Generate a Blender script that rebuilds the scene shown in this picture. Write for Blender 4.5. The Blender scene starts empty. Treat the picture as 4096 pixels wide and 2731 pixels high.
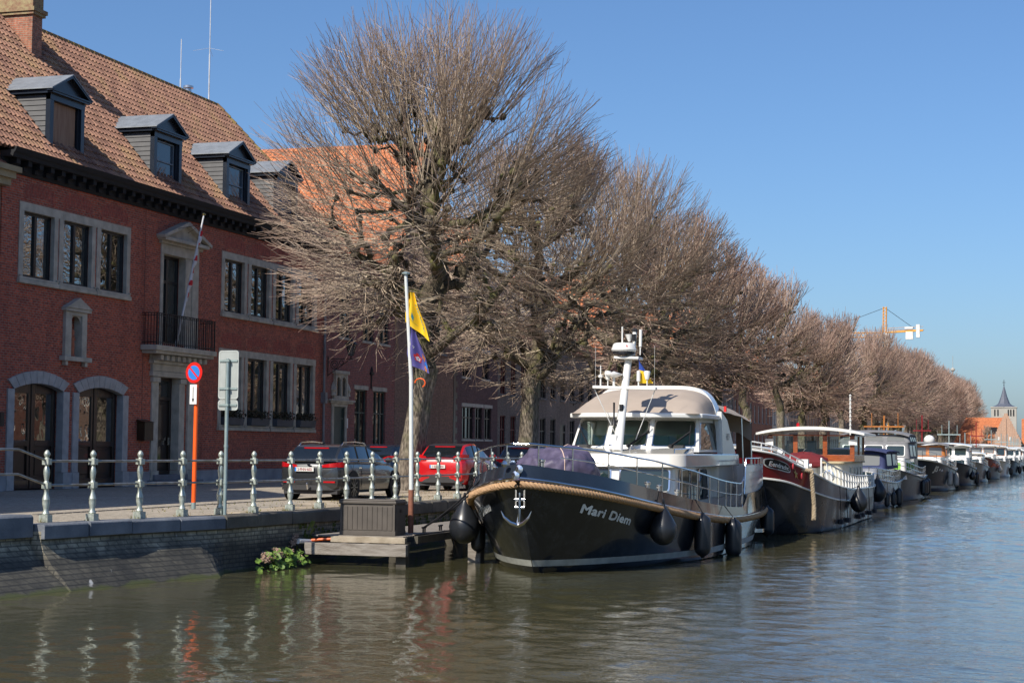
import bpy, bmesh, math, random
from mathutils import Vector, Matrix, Quaternion, noise
# ------------------------------------------------------------ camera, sky, sun
scn = bpy.context.scene
COL = scn.collection
cam_data = bpy.data.cameras.new('camera')
cam = bpy.data.objects.new('camera', cam_data); COL.objects.link(cam)
cam_data.sensor_width = 36.0
cam_data.lens = 61.22
cam_data.clip_start = 0.3
cam_data.clip_end = 6000
def _cam():
    f = 4000.0; rho = 0.010
    U = Vector((1214, 256, f)).normalized()
    W = Vector((rho, -1, (256-1214*rho)/f)).normalized()
    L = W.cross(U).normalized(); W = U.cross(L)
    # rows of R = world axes expressed in (right, down, forward)
    right = Vector((U.x, L.x, W.x)); down = Vector((U.y, L.y, W.y)); fwd = Vector((U.z, L.z, W.z))
    M = Matrix((( right.x, -down.x, -fwd.x, 0), (right.y, -down.y, -fwd.y, 0), (right.z, -down.z, -fwd.z, 2.52), (0,0,0,1)))
    return M
cam.matrix_world = _cam()
scn.camera = cam
SUN = Vector((-1.0, 0.35, 0.95)).normalized()
world = bpy.data.worlds.new('World'); scn.world = world; world.use_nodes = True
wn = world.node_tree.nodes; wl = world.node_tree.links; wn.clear()
sky = wn.new('ShaderNodeTexSky'); sky.sky_type = 'NISHITA'; sky.sun_disc = False
sky.sun_elevation = math.asin(SUN.z); sky.sun_rotation = math.atan2(SUN.x, SUN.y)
sky.air_density = 1.0; sky.dust_density = 1.2; sky.ozone_density = 9.5; sky.altitude = 0
bg = wn.new('ShaderNodeBackground'); bg.inputs[1].default_value = 0.108
wo = wn.new('ShaderNodeOutputWorld')
wl.new(sky.outputs[0], bg.inputs[0]); wl.new(bg.outputs[0], wo.inputs[0])
sd = bpy.data.lights.new('sun', 'SUN'); sd.energy = 4.8; sd.angle = math.radians(0.5); sd.color = (1.0, 0.93, 0.82)
so = bpy.data.objects.new('sun', sd); COL.objects.link(so)
so.rotation_euler = SUN.to_track_quat('Z', 'Y').to_euler(); so.location = (0, 40, 60)
scn.view_settings.view_transform = 'Standard'; scn.view_settings.look = 'None'
scn.view_settings.exposure = 0.28; scn.view_settings.gamma = 1.0
scn.cycles.max_bounces = 6; scn.cycles.glossy_bounces = 3; scn.cycles.transparent_max_bounces = 12
scn.cycles.transmission_bounces = 3; scn.cycles.diffuse_bounces = 3
scn.cycles.caustics_reflective = False; scn.cycles.caustics_refractive = False
PI = math.pi
rnd = random.Random(7)
# ------------------------------------------------------------ materials
MATS = {}
def nodes(name):
    m = bpy.data.materials.new(name); m.use_nodes = True
    return m, m.node_tree.nodes, m.node_tree.links, m.node_tree.nodes['Principled BSDF']
def setc(n, col): n.default_value = (col[0], col[1], col[2], 1)
def mat(name, col, rough=0.6, metal=0.0, var=0.18, scale=2.5, bump=0.0, bscale=30, coat=0.0, ior=None, col2=None, detail=5, rvar=0.0, stretch=None):
    if name in MATS: return MATS[name]
    m, N, Lk, P = nodes(name)
    P.inputs['Roughness'].default_value = rough; P.inputs['Metallic'].default_value = metal
    if coat: P.inputs['Coat Weight'].default_value = coat; P.inputs['Coat Roughness'].default_value = 0.04
    if ior: P.inputs['IOR'].default_value = ior
    tc = N.new('ShaderNodeTexCoord'); src = tc.outputs['Object']
    if stretch:
        mp = N.new('ShaderNodeMapping'); mp.inputs['Scale'].default_value = stretch
        Lk.new(src, mp.inputs[0]); src = mp.outputs[0]
    nz = N.new('ShaderNodeTexNoise'); nz.inputs['Scale'].default_value = scale; nz.inputs['Detail'].default_value = detail
    Lk.new(src, nz.inputs['Vector'])
    mr = N.new('ShaderNodeMapRange'); mr.inputs['From Min'].default_value = 0.32; mr.inputs['From Max'].default_value = 0.68
    Lk.new(nz.outputs['Fac'], mr.inputs['Value'])
    mx = N.new('ShaderNodeMix'); mx.data_type = 'RGBA'
    a = [c*(1-var) for c in col]; b = list(col2) if col2 else [min(1, c*(1+var)) for c in col]
    if col2: a = list(col)
    setc(mx.inputs[6], a); setc(mx.inputs[7], b)
    Lk.new(mr.outputs[0], mx.inputs[0]); Lk.new(mx.outputs[2], P.inputs['Base Color'])
    if rvar:
        r2 = N.new('ShaderNodeMapRange'); r2.inputs['To Min'].default_value = rough; r2.inputs['To Max'].default_value = min(1, rough+rvar)
        r2.inputs['From Min'].default_value = 0.35; r2.inputs['From Max'].default_value = 0.65
        Lk.new(nz.outputs['Fac'], r2.inputs['Value']); Lk.new(r2.outputs[0], P.inputs['Roughness'])
    if bump:
        n2 = N.new('ShaderNodeTexNoise'); n2.inputs['Scale'].default_value = bscale; n2.inputs['Detail'].default_value = 4
        Lk.new(src, n2.inputs['Vector'])
        bp = N.new('ShaderNodeBump'); bp.inputs['Strength'].default_value = min(1, bump); bp.inputs['Distance'].default_value = 0.02*max(1, bump)
        Lk.new(n2.outputs['Fac'], bp.inputs['Height']); Lk.new(bp.outputs[0], P.inputs['Normal'])
    MATS[name] = m; return m
def uvz(N, Lk, mode='wall'):
    # coordinates in metres: (x+y, z) for upright walls, (x, y) for ground
    tc = N.new('ShaderNodeTexCoord'); sp = N.new('ShaderNodeSeparateXYZ'); cb = N.new('ShaderNodeCombineXYZ')
    Lk.new(tc.outputs['Object'], sp.inputs[0])
    if mode == 'wall':
        ad = N.new('ShaderNodeMath'); ad.operation = 'ADD'; Lk.new(sp.outputs[0], ad.inputs[0]); Lk.new(sp.outputs[1], ad.inputs[1])
        Lk.new(ad.outputs[0], cb.inputs[0]); Lk.new(sp.outputs[2], cb.inputs[1])
    elif mode == 'vert':
        ad = N.new('ShaderNodeMath'); ad.operation = 'ADD'; Lk.new(sp.outputs[0], ad.inputs[0]); Lk.new(sp.outputs[1], ad.inputs[1])
        Lk.new(ad.outputs[0], cb.inputs[1]); Lk.new(sp.outputs[2], cb.inputs[0])
    else:
        Lk.new(sp.outputs[0], cb.inputs[0]); Lk.new(sp.outputs[1], cb.inputs[1])
    return tc, cb.outputs[0]
def brick(name, c1, c2, mortar, bw=0.22, bh=0.074, ms=0.011, mode='wall', rough=0.85, stain=0.35, stainc=(0.03,0.025,0.02), bump=0.5, band=None, stain_scale=0.35, squash=1.0):
    if name in MATS: return MATS[name]
    m, N, Lk, P = nodes(name); P.inputs['Roughness'].default_value = rough
    tc, vec = uvz(N, Lk, mode)
    br = N.new('ShaderNodeTexBrick'); br.inputs['Scale'].default_value = 1.0
    br.inputs['Brick Width'].default_value = bw; br.inputs['Row Height'].default_value = bh
    br.inputs['Mortar Size'].default_value = ms; br.inputs['Mortar Smooth'].default_value = 0.2; br.inputs['Bias'].default_value = 0.0
    setc(br.inputs['Color1'], c1); setc(br.inputs['Color2'], c2); setc(br.inputs['Mortar'], mortar)
    Lk.new(vec, br.inputs['Vector'])
    nz = N.new('ShaderNodeTexNoise'); nz.inputs['Scale'].default_value = stain_scale; nz.inputs['Detail'].default_value = 8; nz.inputs['Roughness'].default_value = 0.65
    Lk.new(tc.outputs['Object'], nz.inputs['Vector'])
    mr = N.new('ShaderNodeMapRange'); mr.inputs['From Min'].default_value = 0.42; mr.inputs['From Max'].default_value = 0.72; mr.inputs['To Max'].default_value = stain
    Lk.new(nz.outputs['Fac'], mr.inputs['Value'])
    mx = N.new('ShaderNodeMix'); mx.data_type = 'RGBA'; Lk.new(mr.outputs[0], mx.inputs[0]); Lk.new(br.outputs['Color'], mx.inputs[6]); setc(mx.inputs[7], stainc)
    # rain streaks: tall narrow blotches
    if mode == 'wall':
        mp = N.new('ShaderNodeMapping'); mp.inputs['Scale'].default_value = (1.6, 1.6, .22); Lk.new(tc.outputs['Object'], mp.inputs[0])
        n5 = N.new('ShaderNodeTexNoise'); n5.inputs['Scale'].default_value = 1.0; n5.inputs['Detail'].default_value = 7; n5.inputs['Roughness'].default_value = 0.7; Lk.new(mp.outputs[0], n5.inputs['Vector'])
        r5 = N.new('ShaderNodeMapRange'); r5.inputs['From Min'].default_value = 0.50; r5.inputs['From Max'].default_value = 0.74; r5.inputs['To Max'].default_value = 0.45; Lk.new(n5.outputs['Fac'], r5.inputs['Value'])
        m5 = N.new('ShaderNodeMix'); m5.data_type = 'RGBA'; Lk.new(r5.outputs[0], m5.inputs[0]); Lk.new(mx.outputs[2], m5.inputs[6]); setc(m5.inputs[7], [c*.35 for c in c2]); mx = m5
    n3 = N.new('ShaderNodeTexNoise'); n3.inputs['Scale'].default_value = 9; n3.inputs['Detail'].default_value = 3; Lk.new(tc.outputs['Object'], n3.inputs['Vector'])
    m3 = N.new('ShaderNodeMapRange'); m3.inputs['From Min'].default_value = 0.3; m3.inputs['From Max'].default_value = 0.7; m3.inputs['To Min'].default_value = 0.7; m3.inputs['To Max'].default_value = 1.3
    Lk.new(n3.outputs['Fac'], m3.inputs['Value'])
    ml = N.new('ShaderNodeMix'); ml.data_type = 'RGBA'; ml.blend_type = 'MULTIPLY'; ml.inputs[0].default_value = 1.0
    Lk.new(mx.outputs[2], ml.inputs[6]); Lk.new(m3.outputs[0], ml.inputs[7]); Lk.new(ml.outputs[2], P.inputs['Base Color'])
    if bump:
        inv = N.new('ShaderNodeMath'); inv.operation = 'SUBTRACT'; inv.inputs[0].default_value = 1.0; Lk.new(br.outputs['Fac'], inv.inputs[1])
        bp = N.new('ShaderNodeBump'); bp.inputs['Strength'].default_value = bump; bp.inputs['Distance'].default_value = 0.008
        Lk.new(inv.outputs[0], bp.inputs['Height']); Lk.new(bp.outputs[0], P.inputs['Normal'])
    MATS[name] = m; return m
def glass(name, tint=(0.02,0.03,0.03), refl=1.0, rough=0.0, trans=0.85, ior=1.9, wob=0.0):
    if name in MATS: return MATS[name]
    m = bpy.data.materials.new(name); m.use_nodes = True; N = m.node_tree.nodes; Lk = m.node_tree.links; N.clear()
    out = N.new('ShaderNodeOutputMaterial'); fr = N.new('ShaderNodeFresnel'); fr.inputs[0].default_value = ior
    gl = N.new('ShaderNodeBsdfGlossy'); gl.inputs['Roughness'].default_value = rough; setc(gl.inputs['Color'], (refl,)*3)
    tr = N.new('ShaderNodeBsdfTransparent'); setc(tr.inputs[0], [trans*0.85, trans, trans*0.95])
    df = N.new('ShaderNodeBsdfDiffuse'); setc(df.inputs[0], tint)
    m1 = N.new('ShaderNodeMixShader'); m1.inputs[0].default_value = 0.2 if trans > 0 else 1.0
    Lk.new(tr.outputs[0], m1.inputs[1]); Lk.new(df.outputs[0], m1.inputs[2])
    m2 = N.new('ShaderNodeMixShader'); Lk.new(fr.outputs[0], m2.inputs[0]); Lk.new(m1.outputs[0], m2.inputs[1]); Lk.new(gl.outputs[0], m2.inputs[2])
    if wob:
        tc = N.new('ShaderNodeTexCoord'); nz = N.new('ShaderNodeTexNoise'); nz.inputs['Scale'].default_value = 2.2; nz.inputs['Detail'].default_value = 1
        Lk.new(tc.outputs['Object'], nz.inputs['Vector']); bp = N.new('ShaderNodeBump'); bp.inputs['Strength'].default_value = wob; bp.inputs['Distance'].default_value = 0.02
        Lk.new(nz.outputs['Fac'], bp.inputs['Height']); Lk.new(bp.outputs[0], gl.inputs['Normal']); Lk.new(bp.outputs[0], fr.inputs['Normal'])
    Lk.new(m2.outputs[0], out.inputs[0]); MATS[name] = m; return m
# ------------------------------------------------------------ objects
def tag(o, label=None, cat=None, group=None, kind=None):
    if label: o['label'] = label
    if cat: o['category'] = cat
    if group: o['group'] = group
    if kind: o['kind'] = kind
    return o
def thing(name, label, cat, loc=(0,0,0), rz=0.0, group=None):
    o = bpy.data.objects.new(name, None); o.empty_display_size = 0.3; COL.objects.link(o)
    o.location = loc; o.rotation_euler = (0,0,rz); tag(o, label, cat, group); return o
def kids(o): return list(o.children)
def copy_tree(o, parent=None, label=None, group=None):
    c = o.copy(); COL.objects.link(c)
    if parent is not None: c.parent = parent
    if label: c['label'] = label
    if group: c['group'] = group
    for ch in CH.get(o.name, []): copy_tree(ch, c)
    return c
CH = {}
def reg(o, parent):
    o.parent = parent; CH.setdefault(parent.name, []).append(o)
class MB:
    def __init__(s): s.v = []; s.f = []; s.m = []; s.mi = 0
    def add(s, vs, fs):
        b = len(s.v); s.v.extend([tuple(p) for p in vs])
        for f in fs: s.f.append(tuple(i+b for i in f)); s.m.append(s.mi)
        return s
    def box(s, x0, x1, y0, y1, z0, z1):
        return s.add([(x0,y0,z0),(x1,y0,z0),(x1,y1,z0),(x0,y1,z0),(x0,y0,z1),(x1,y0,z1),(x1,y1,z1),(x0,y1,z1)],
            [(0,3,2,1),(4,5,6,7),(0,1,5,4),(1,2,6,5),(2,3,7,6),(3,0,4,7)])
    def hexa(s, p): # 8 points same order as box
        return s.add(p, [(0,3,2,1),(4,5,6,7),(0,1,5,4),(1,2,6,5),(2,3,7,6),(3,0,4,7)])
    def quad(s, *p): return s.add(p, [tuple(range(len(p)))])
    def tube(s, pts, rad, n=8, cap=True, closed=False):
        pts = [Vector(p) for p in pts]; k = len(pts)
        if not isinstance(rad, (list, tuple)): rad = [rad]*k
        vs = []; fs = []; up = None
        for i in range(k):
            if closed: t = (pts[(i+1) % k]-pts[i-1])
            else: t = pts[min(i+1, k-1)]-pts[max(i-1, 0)]
            if t.length < 1e-9: t = Vector((0,0,1))
            t.normalize()
            if up is None:
                up = Vector((0,0,1)) if abs(t.z) < 0.9 else Vector((1,0,0))
            a = up - t*up.dot(t)
            if a.length < 1e-4: a = t.orthogonal()
            a.normalize(); b = t.cross(a); up = a
            for j in range(n):
                w = 2*PI*j/n; vs.append(pts[i]+(a*math.cos(w)+b*math.sin(w))*rad[i])
        for i in range(k if closed else k-1):
            i2 = (i+1) % k
            for j in range(n):
                j2 = (j+1) % n; fs.append((i*n+j, i*n+j2, i2*n+j2, i2*n+j))
        if cap and not closed:
            fs.append(tuple(reversed(range(n)))); fs.append(tuple((k-1)*n+j for j in range(n)))
        return s.add(vs, fs)
    def bar(s, a, b, w, h):  # rectangular bar from a to b
        a = Vector(a); b = Vector(b); t = (b-a).normalized(); up = Vector((0,0,1)) if abs(t.z) < 0.95 else Vector((1,0,0))
        x = t.cross(up).normalized()*w/2; y = x.cross(t).normalized()*h/2
        return s.hexa([a-x-y, a+x-y, b+x-y, b-x-y, a-x+y, a+x+y, b+x+y, b-x+y])
    def lathe(s, c, prof, n=16, axis=(0,0,1)):
        c = Vector(c); q = Vector((0,0,1)).rotation_difference(Vector(axis).normalized()); vs = []; fs = []
        for r, z in prof:
            for j in range(n): w = 2*PI*j/n; vs.append(c + q @ Vector((r*math.cos(w), r*math.sin(w), z)))
        k = len(prof)
        for i in range(k-1):
            for j in range(n): j2 = (j+1) % n; fs.append((i*n+j, i*n+j2, (i+1)*n+j2, (i+1)*n+j))
        if prof[0][0] > 1e-4: fs.append(tuple(reversed(range(n))))
        if prof[-1][0] > 1e-4: fs.append(tuple((k-1)*n+j for j in range(n)))
        return s.add(vs, fs)
    def ell(s, c, r, nu=10, nv=7, jit=0.0, rr=None):
        vs = []; fs = []; rr = rr or rnd
        for i in range(nv+1):
            ph = PI*i/nv
            for j in range(nu):
                th = 2*PI*j/nu; k = 1+jit*(rr.random()-.5)*2
                vs.append((c[0]+r[0]*k*math.sin(ph)*math.cos(th), c[1]+r[1]*k*math.sin(ph)*math.sin(th), c[2]-r[2]*k*math.cos(ph)))
        for i in range(nv):
            for j in range(nu): j2 = (j+1) % nu; fs.append((i*nu+j, i*nu+j2, (i+1)*nu+j2, (i+1)*nu+j))
        return s.add(vs, fs)
    def prism(s, pts, a, b, ax='y'):  # 2D polygon extruded along ax from a to b
        def P(u, v, w):
            return {'y': (u, w, v), 'x': (w, u, v), 'z': (u, v, w)}[ax]
        n = len(pts); vs = [P(u, v, a) for u, v in pts]+[P(u, v, b) for u, v in pts]
        fs = [tuple(range(n)), tuple(reversed(range(n, 2*n)))]+[(i, i+n, (i+1) % n+n, (i+1) % n) for i in range(n)]
        return s.add(vs, fs)
    def grid(s, nu, nv, fn, flip=False):
        vs = [fn(i/nu, j/nv) for j in range(nv+1) for i in range(nu+1)]; w = nu+1
        fs = [(j*w+i, j*w+i+1, (j+1)*w+i+1, (j+1)*w+i) for j in range(nv) for i in range(nu)]
        if flip: fs = [tuple(reversed(f)) for f in fs]
        return s.add(vs, fs)
    def islands(s):
        par = list(range(len(s.v)))
        def fd(i):
            while par[i] != i: par[i] = par[par[i]]; i = par[i]
            return i
        for f in s.f:
            a = fd(f[0])
            for k in f[1:]: par[fd(k)] = a
        out = {}
        for f, mi in zip(s.f, s.m): out.setdefault(fd(f[0]), []).append((f, mi))
        for fs in out.values():
            g = MB(); mp = {}
            for f, mi in fs:
                for k in f:
                    if k not in mp: mp[k] = len(g.v); g.v.append(s.v[k])
                g.f.append(tuple(mp[k] for k in f)); g.m.append(mi)
            yield g
    def each(s, name, m, parent=None, **kw):
        # one object for every separate piece
        return [g.build(name, m, parent, **kw) for g in s.islands()]
    def build(s, name, m, parent=None, smooth=False, bevel=0.0, origin=None, label=None, recalc=True, seg=2, angle=38):
        me = bpy.data.meshes.new(name)
        off = Vector(origin) if origin is not None else Vector((0,0,0))
        me.from_pydata([tuple(Vector(v)-off) for v in s.v] if origin is not None else s.v, [], s.f)
        ms = m if isinstance(m, (list, tuple)) else [m]
        for k in ms: me.materials.append(k)
        if len(ms) > 1: me.polygons.foreach_set('material_index', s.m)
        if recalc:
            bm = bmesh.new(); bm.from_mesh(me); bmesh.ops.recalc_face_normals(bm, faces=bm.faces); bm.to_mesh(me); bm.free()
        if smooth:
            me.polygons.foreach_set('use_smooth', [True]*len(me.polygons))
            try: me.set_sharp_from_angle(angle=math.radians(angle))
            except Exception: pass
        o = bpy.data.objects.new(name, me); COL.objects.link(o)
        if off.length and parent is None: o.location = off
        if parent is not None: reg(o, parent)
        if bevel:
            md = o.modifiers.new('bevel', 'BEVEL'); md.width = bevel; md.segments = seg; md.limit_method = 'ANGLE'; md.angle_limit = math.radians(40); md.harden_normals = True
            if smooth is False:
                me.polygons.foreach_set('use_smooth', [True]*len(me.polygons)); 
                try: me.set_sharp_from_angle(angle=math.radians(35))
                except Exception: pass
        if label: o['label'] = label
        return o
def text_mesh(txt, size=1.0, offset=0.0, shear=0.0, extrude=0.0, spacing=1.0):
    cu = bpy.data.curves.new('lettering', 'FONT'); cu.body = txt; cu.size = size; cu.offset = offset; cu.shear = shear; cu.space_character = spacing
    cu.extrude = extrude; cu.resolution_u = 3
    o = bpy.data.objects.new('lettering_tmp', cu); COL.objects.link(o)
    bpy.context.view_layer.update()
    me = bpy.data.meshes.new_from_object(o.evaluated_get(bpy.context.evaluated_depsgraph_get()))
    vs = [v.co.copy() for v in me.vertices]; fs = [tuple(p.vertices) for p in me.polygons]
    bpy.data.objects.remove(o); bpy.data.curves.remove(cu); bpy.data.meshes.remove(me)
    return vs, fs
def letter(mb, txt, size, fn, **k):
    vs, fs = text_mesh(txt, size, **k)
    if not vs: return
    w = max(v.x for v in vs)
    mb.add([fn(v.x, v.y, w, v.z) for v in vs], fs)
def lerp(a, b, t): return a+(b-a)*t
def table(tb, x):
    if x <= tb[0][0]: return tb[0][1]
    for (x0, y0), (x1, y1) in zip(tb, tb[1:]):
        if x <= x1: return y0+(y1-y0)*(x-x0)/(x1-x0)
    return tb[-1][1]
ST = 1.12   # street level above the water
# common materials
m_stone = mat('pale limestone', (0.46,0.425,0.36), 0.85, var=0.2, scale=3, bump=0.3, bscale=40)
m_bluestone = mat('blue grey stone', (0.17,0.18,0.2), 0.8, var=0.22, scale=2, bump=0.4, bscale=25)
m_black = mat('black painted wood', (0.012,0.012,0.015), 0.35, var=0.2)
m_iron = mat('black wrought iron', (0.01,0.01,0.012), 0.5)
m_chrome = mat('stainless steel', (0.72,0.72,0.72), 0.14, metal=1.0, var=0.05)
m_white = mat('white gelcoat', (0.74,0.73,0.69), 0.22, var=0.03, coat=0.3)
m_rope = mat('dark rope', (0.02,0.02,0.025), 0.8)
m_pane = glass('window glass', trans=0.8, ior=3.2, wob=0.05)
m_paned = glass('dark window glass', trans=0.0, tint=(0.012,0.014,0.016), ior=2.4, wob=0.08)
m_zinc = mat('weathered zinc', (0.24,0.26,0.28), 0.5, metal=0.25, var=0.15, scale=3)
# ------------------------------------------------------------ water, ground, quay
def water():
    m, N, Lk, P = nodes('canal water'); setc(P.inputs['Base Color'], (0.070,0.066,0.032)); P.inputs['Roughness'].default_value = 0.03; P.inputs['IOR'].default_value = 1.55
    P.inputs['Specular IOR Level'].default_value = 0.6
    tc = N.new('ShaderNodeTexCoord')
    def wave(scale, sx, sy, rot, det, dist=0.6):
        mp = N.new('ShaderNodeMapping'); mp.inputs['Scale'].default_value = (sx, sy, 1); mp.inputs['Rotation'].default_value = (0,0,rot)
        Lk.new(tc.outputs['Object'], mp.inputs[0]); nz = N.new('ShaderNodeTexNoise'); nz.inputs['Scale'].default_value = scale
        nz.inputs['Detail'].default_value = det; nz.inputs['Roughness'].default_value = 0.55; nz.inputs['Distortion'].default_value = dist
        Lk.new(mp.outputs[0], nz.inputs['Vector']); return nz
    a = wave(7.0, 1.0, 0.6, 0.25, 3); b = wave(16.0, 1.0, 0.6, -0.15, 2); c = wave(1.0, 1.0, 0.6, 0.4, 2)
    # breeze patches: calm near the left bank, rougher out on the canal
    p = wave(0.08, 1, 1, 0, 3); sep = N.new('ShaderNodeSeparateXYZ'); Lk.new(tc.outputs['Object'], sep.inputs[0])
    m1 = N.new('ShaderNodeMath'); m1.operation = 'MULTIPLY_ADD'; m1.inputs[1].default_value = 0.55; Lk.new(b.outputs['Fac'], m1.inputs[0]); Lk.new(a.outputs['Fac'], m1.inputs[2])
    m2 = N.new('ShaderNodeMath'); m2.operation = 'MULTIPLY_ADD'; m2.inputs[1].default_value = 1.2; Lk.new(c.outputs['Fac'], m2.inputs[0]); Lk.new(m1.outputs[0], m2.inputs[2])
    pr = N.new('ShaderNodeMapRange'); pr.inputs['From Min'].default_value = 0.35; pr.inputs['From Max'].default_value = 0.65; pr.inputs['To Min'].default_value = 0.6; pr.inputs['To Max'].default_value = 1.0
    Lk.new(p.outputs['Fac'], pr.inputs['Value'])
    sh = N.new('ShaderNodeMapRange'); sh.inputs['From Min'].default_value = 14.5; sh.inputs['From Max'].default_value = 5.0; sh.inputs['To Min'].default_value = 0.28; sh.inputs['To Max'].default_value = 1.0; Lk.new(sep.outputs[1], sh.inputs['Value'])
    pm = N.new('ShaderNodeMath'); pm.operation = 'MULTIPLY'; Lk.new(pr.outputs[0], pm.inputs[0]); Lk.new(sh.outputs[0], pm.inputs[1])
    bp = N.new('ShaderNodeBump'); bp.inputs['Distance'].default_value = 0.010; Lk.new(m2.outputs[0], bp.inputs['Height']); Lk.new(pm.outputs[0], bp.inputs['Strength'])
    Lk.new(bp.outputs[0], P.inputs['Normal']); return m
mw = water()
import numpy as np
def water_mesh():
    rs = np.random.RandomState(5); nx, ny = 1050, 420
    xs_ = 14*np.exp(np.linspace(0, math.log(420/14), nx)); lo = np.maximum(-14, -.10*xs_-1.5); hi = np.full(nx, 17.5)
    v = np.linspace(0, 1, ny); X = np.repeat(xs_[:, None], ny, 1); Y = lo[:, None]+(hi-lo)[:, None]*v[None]
    cell = np.maximum(np.gradient(xs_)[:, None], ((hi-lo)/ny)[:, None])*np.ones((1, ny))
    Z = np.zeros_like(X); sl = np.zeros_like(X)
    amp = .60+.62*np.clip(1-(Y-4)/9, 0, 1)
    pat = .75+.35*np.sin(X*.13+Y*.21+1)*np.sin(X*.047-Y*.33)+.25*np.sin(X*.31+Y*.5)*np.sin(Y*.9-X*.12+2)
    n = 64; lam = np.exp(rs.uniform(math.log(.16), math.log(1.7), n))
    for L in lam:
        th = rs.normal(2.6, .75); k = 2*PI/L; kx, ky = k*math.cos(th), k*math.sin(th); s = .0150*(L/.5)**-.25*rs.uniform(.5, 1.5)
        fade = np.clip((L/cell-2.2)/2.5, 0, 1); ph = rs.uniform(0, 6.28)
        g_ = .55+.45*np.sin(X*rs.uniform(-.6,.6)+Y*rs.uniform(-.9,.9)+rs.uniform(0,6))
        s = s*(1+1.6*np.clip((X-45)/60, 0, 1)) if L > .6 else s
        q = kx*X+ky*Y+ph+.6*np.sin(X*rs.uniform(-.8,.8)+Y*rs.uniform(-.8,.8)); Z += fade*g_*s/k*(np.sin(q)+.22*np.sin(2*q+.5))
    Z *= amp*pat*1.0
    edge = np.minimum(1, np.minimum(np.arange(nx)[:, None]/12, (nx-1-np.arange(nx))[:, None]/12))*np.minimum(1, np.arange(ny)[None]/8); Z *= edge
    co = np.stack([X, Y, Z], -1).reshape(-1, 3)
    i = np.arange(nx-1)[:, None]*ny+np.arange(ny-1)[None]; F = np.stack([i, i+ny, i+ny+1, i+1], -1).reshape(-1, 4)
    m0 = len(co); L0, L1 = lo[0], lo[-1]
    # flat sheets continue the canal beyond the rippled part
    k0 = [tuple(co[r*ny]) for r in range(0, nx, 50)]+[tuple(co[(nx-1)*ny])]
    ex = [(-60,-60,0),(14,-60,0),(14,17.5,0),(-60,17.5,0)]; faces = [(m0, m0+1, m0+2, m0+3)]; b = m0+4
    for p_, q_ in zip(k0, k0[1:]): ex += [(p_[0],-60,0),(q_[0],-60,0),(q_[0],q_[1],0),(p_[0],p_[1],0)]; faces.append((b,b+1,b+2,b+3)); b += 4
    ex += [(420,-60,0),(900,-60,0),(900,17.5,0),(420,17.5,0)]; faces.append((b,b+1,b+2,b+3))
    co = np.concatenate([co, np.array(ex, float)]); F = np.concatenate([F, np.array(faces)])
    me = bpy.data.meshes.new('canal_water'); me.vertices.add(len(co)); me.vertices.foreach_set('co', co.ravel().astype(np.float32)); me.loops.add(F.size); me.loops.foreach_set('vertex_index', F.ravel().astype(np.int32))
    me.polygons.add(len(F)); me.polygons.foreach_set('loop_start', np.arange(0, F.size, 4, dtype=np.int32)); me.polygons.foreach_set('use_smooth', np.ones(len(F), bool)); me.update(); me.validate(); me.materials.append(mw)
    o = bpy.data.objects.new('canal_water', me); COL.objects.link(o); return o
tag(water_mesh(), kind='structure')
m_cobble = brick('street cobbles', (0.40,0.345,0.27), (0.50,0.44,0.35), (0.20,0.17,0.13), 0.2, 0.12, 0.014, mode='ground', stain=0.5, stainc=(0.24,0.205,0.16), bump=0.7, stain_scale=0.5)
m_soil = mat('trampled soil', (0.22,0.17,0.11), 0.95, col2=(0.50,0.42,0.31), scale=1.6, bump=1.0, bscale=14, detail=9)
m_ground = mat('far ground', (0.12,0.11,0.08), 0.95, scale=0.2)
# quay front line (x, y)
QL = [(12,17.6),(20,17.2),(25.2,16.75),(26.5,16.62)]
QR = [(26.5,16.42),(28.9,16.05),(31.5,15.42),(35.6,15.1),(45,14.95),(60,14.95),(90,14.95),(120,14.8),(150,13.6),(210,9.5),(260,8.6),(330,8.2)]
def qy(x): return table(QR, x) if x > 26.5 else table(QL, x)
xs = [12,16,20,23,25.2,26.5]+[26.52,27.5,28.9,30,31.5,33,35.6,38,41,45,52,60,75,90,120,150,200,260,330]
g = MB()
for a, b in zip(xs, xs[1:]):
    g.quad((a, qy(a)+.42, ST-.004), (b, qy(b)+.42, ST-.004), (b, 60, ST-.004), (a, 60, ST-.004))
g.quad((-60,17.9,ST-.004),(12,17.9,ST-.004),(12,60,ST-.004),(-60,60,ST-.004))
g.quad((330,15.0,ST-.004),(900,15.0,ST-.004),(900,60,ST-.004),(330,60,ST-.004))
tag(g.build('street', m_cobble), kind='structure')
g = MB(); g.quad((-1500,60,ST-.01),(4000,60,ST-.01),(4000,3000,ST-.01),(-1500,3000,ST-.01)); g.quad((330,-3000,ST-.01),(4000,-3000,ST-.01),(4000,15.0,ST-.01),(330,15.0,ST-.01))
g.quad((-1500,-3000,ST-.01),(330,-3000,ST-.01),(330,-19,ST-.01),(-1500,-19,ST-.01)); g.quad((330,-30,0),(330,15,0),(330,15,ST-.01),(330,-30,ST-.01))
g.quad((-60,-19,-.3),(330,-19,-.3),(330,-19,ST-.01),(-60,-19,ST-.01))
tag(g.build('ground', m_ground), kind='structure')
# soil verge along the trees and behind the coping, 4 mm above the street
g = MB(); NV = 60
def verge(u, v):
    x = 31+u*300; w = 3.6+0.9*noise.noise((x*.35, 0, 0))+.5*noise.noise((x*1.3, 2, 0)); y0 = qy(x)+.46
    w *= min(1, max(0.08, (x-33)/16+.1)); return (x, y0+v*w, ST+.003)
g.grid(400, 2, verge); tag(g.build('soil_verge', m_soil), kind='structure')
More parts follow.
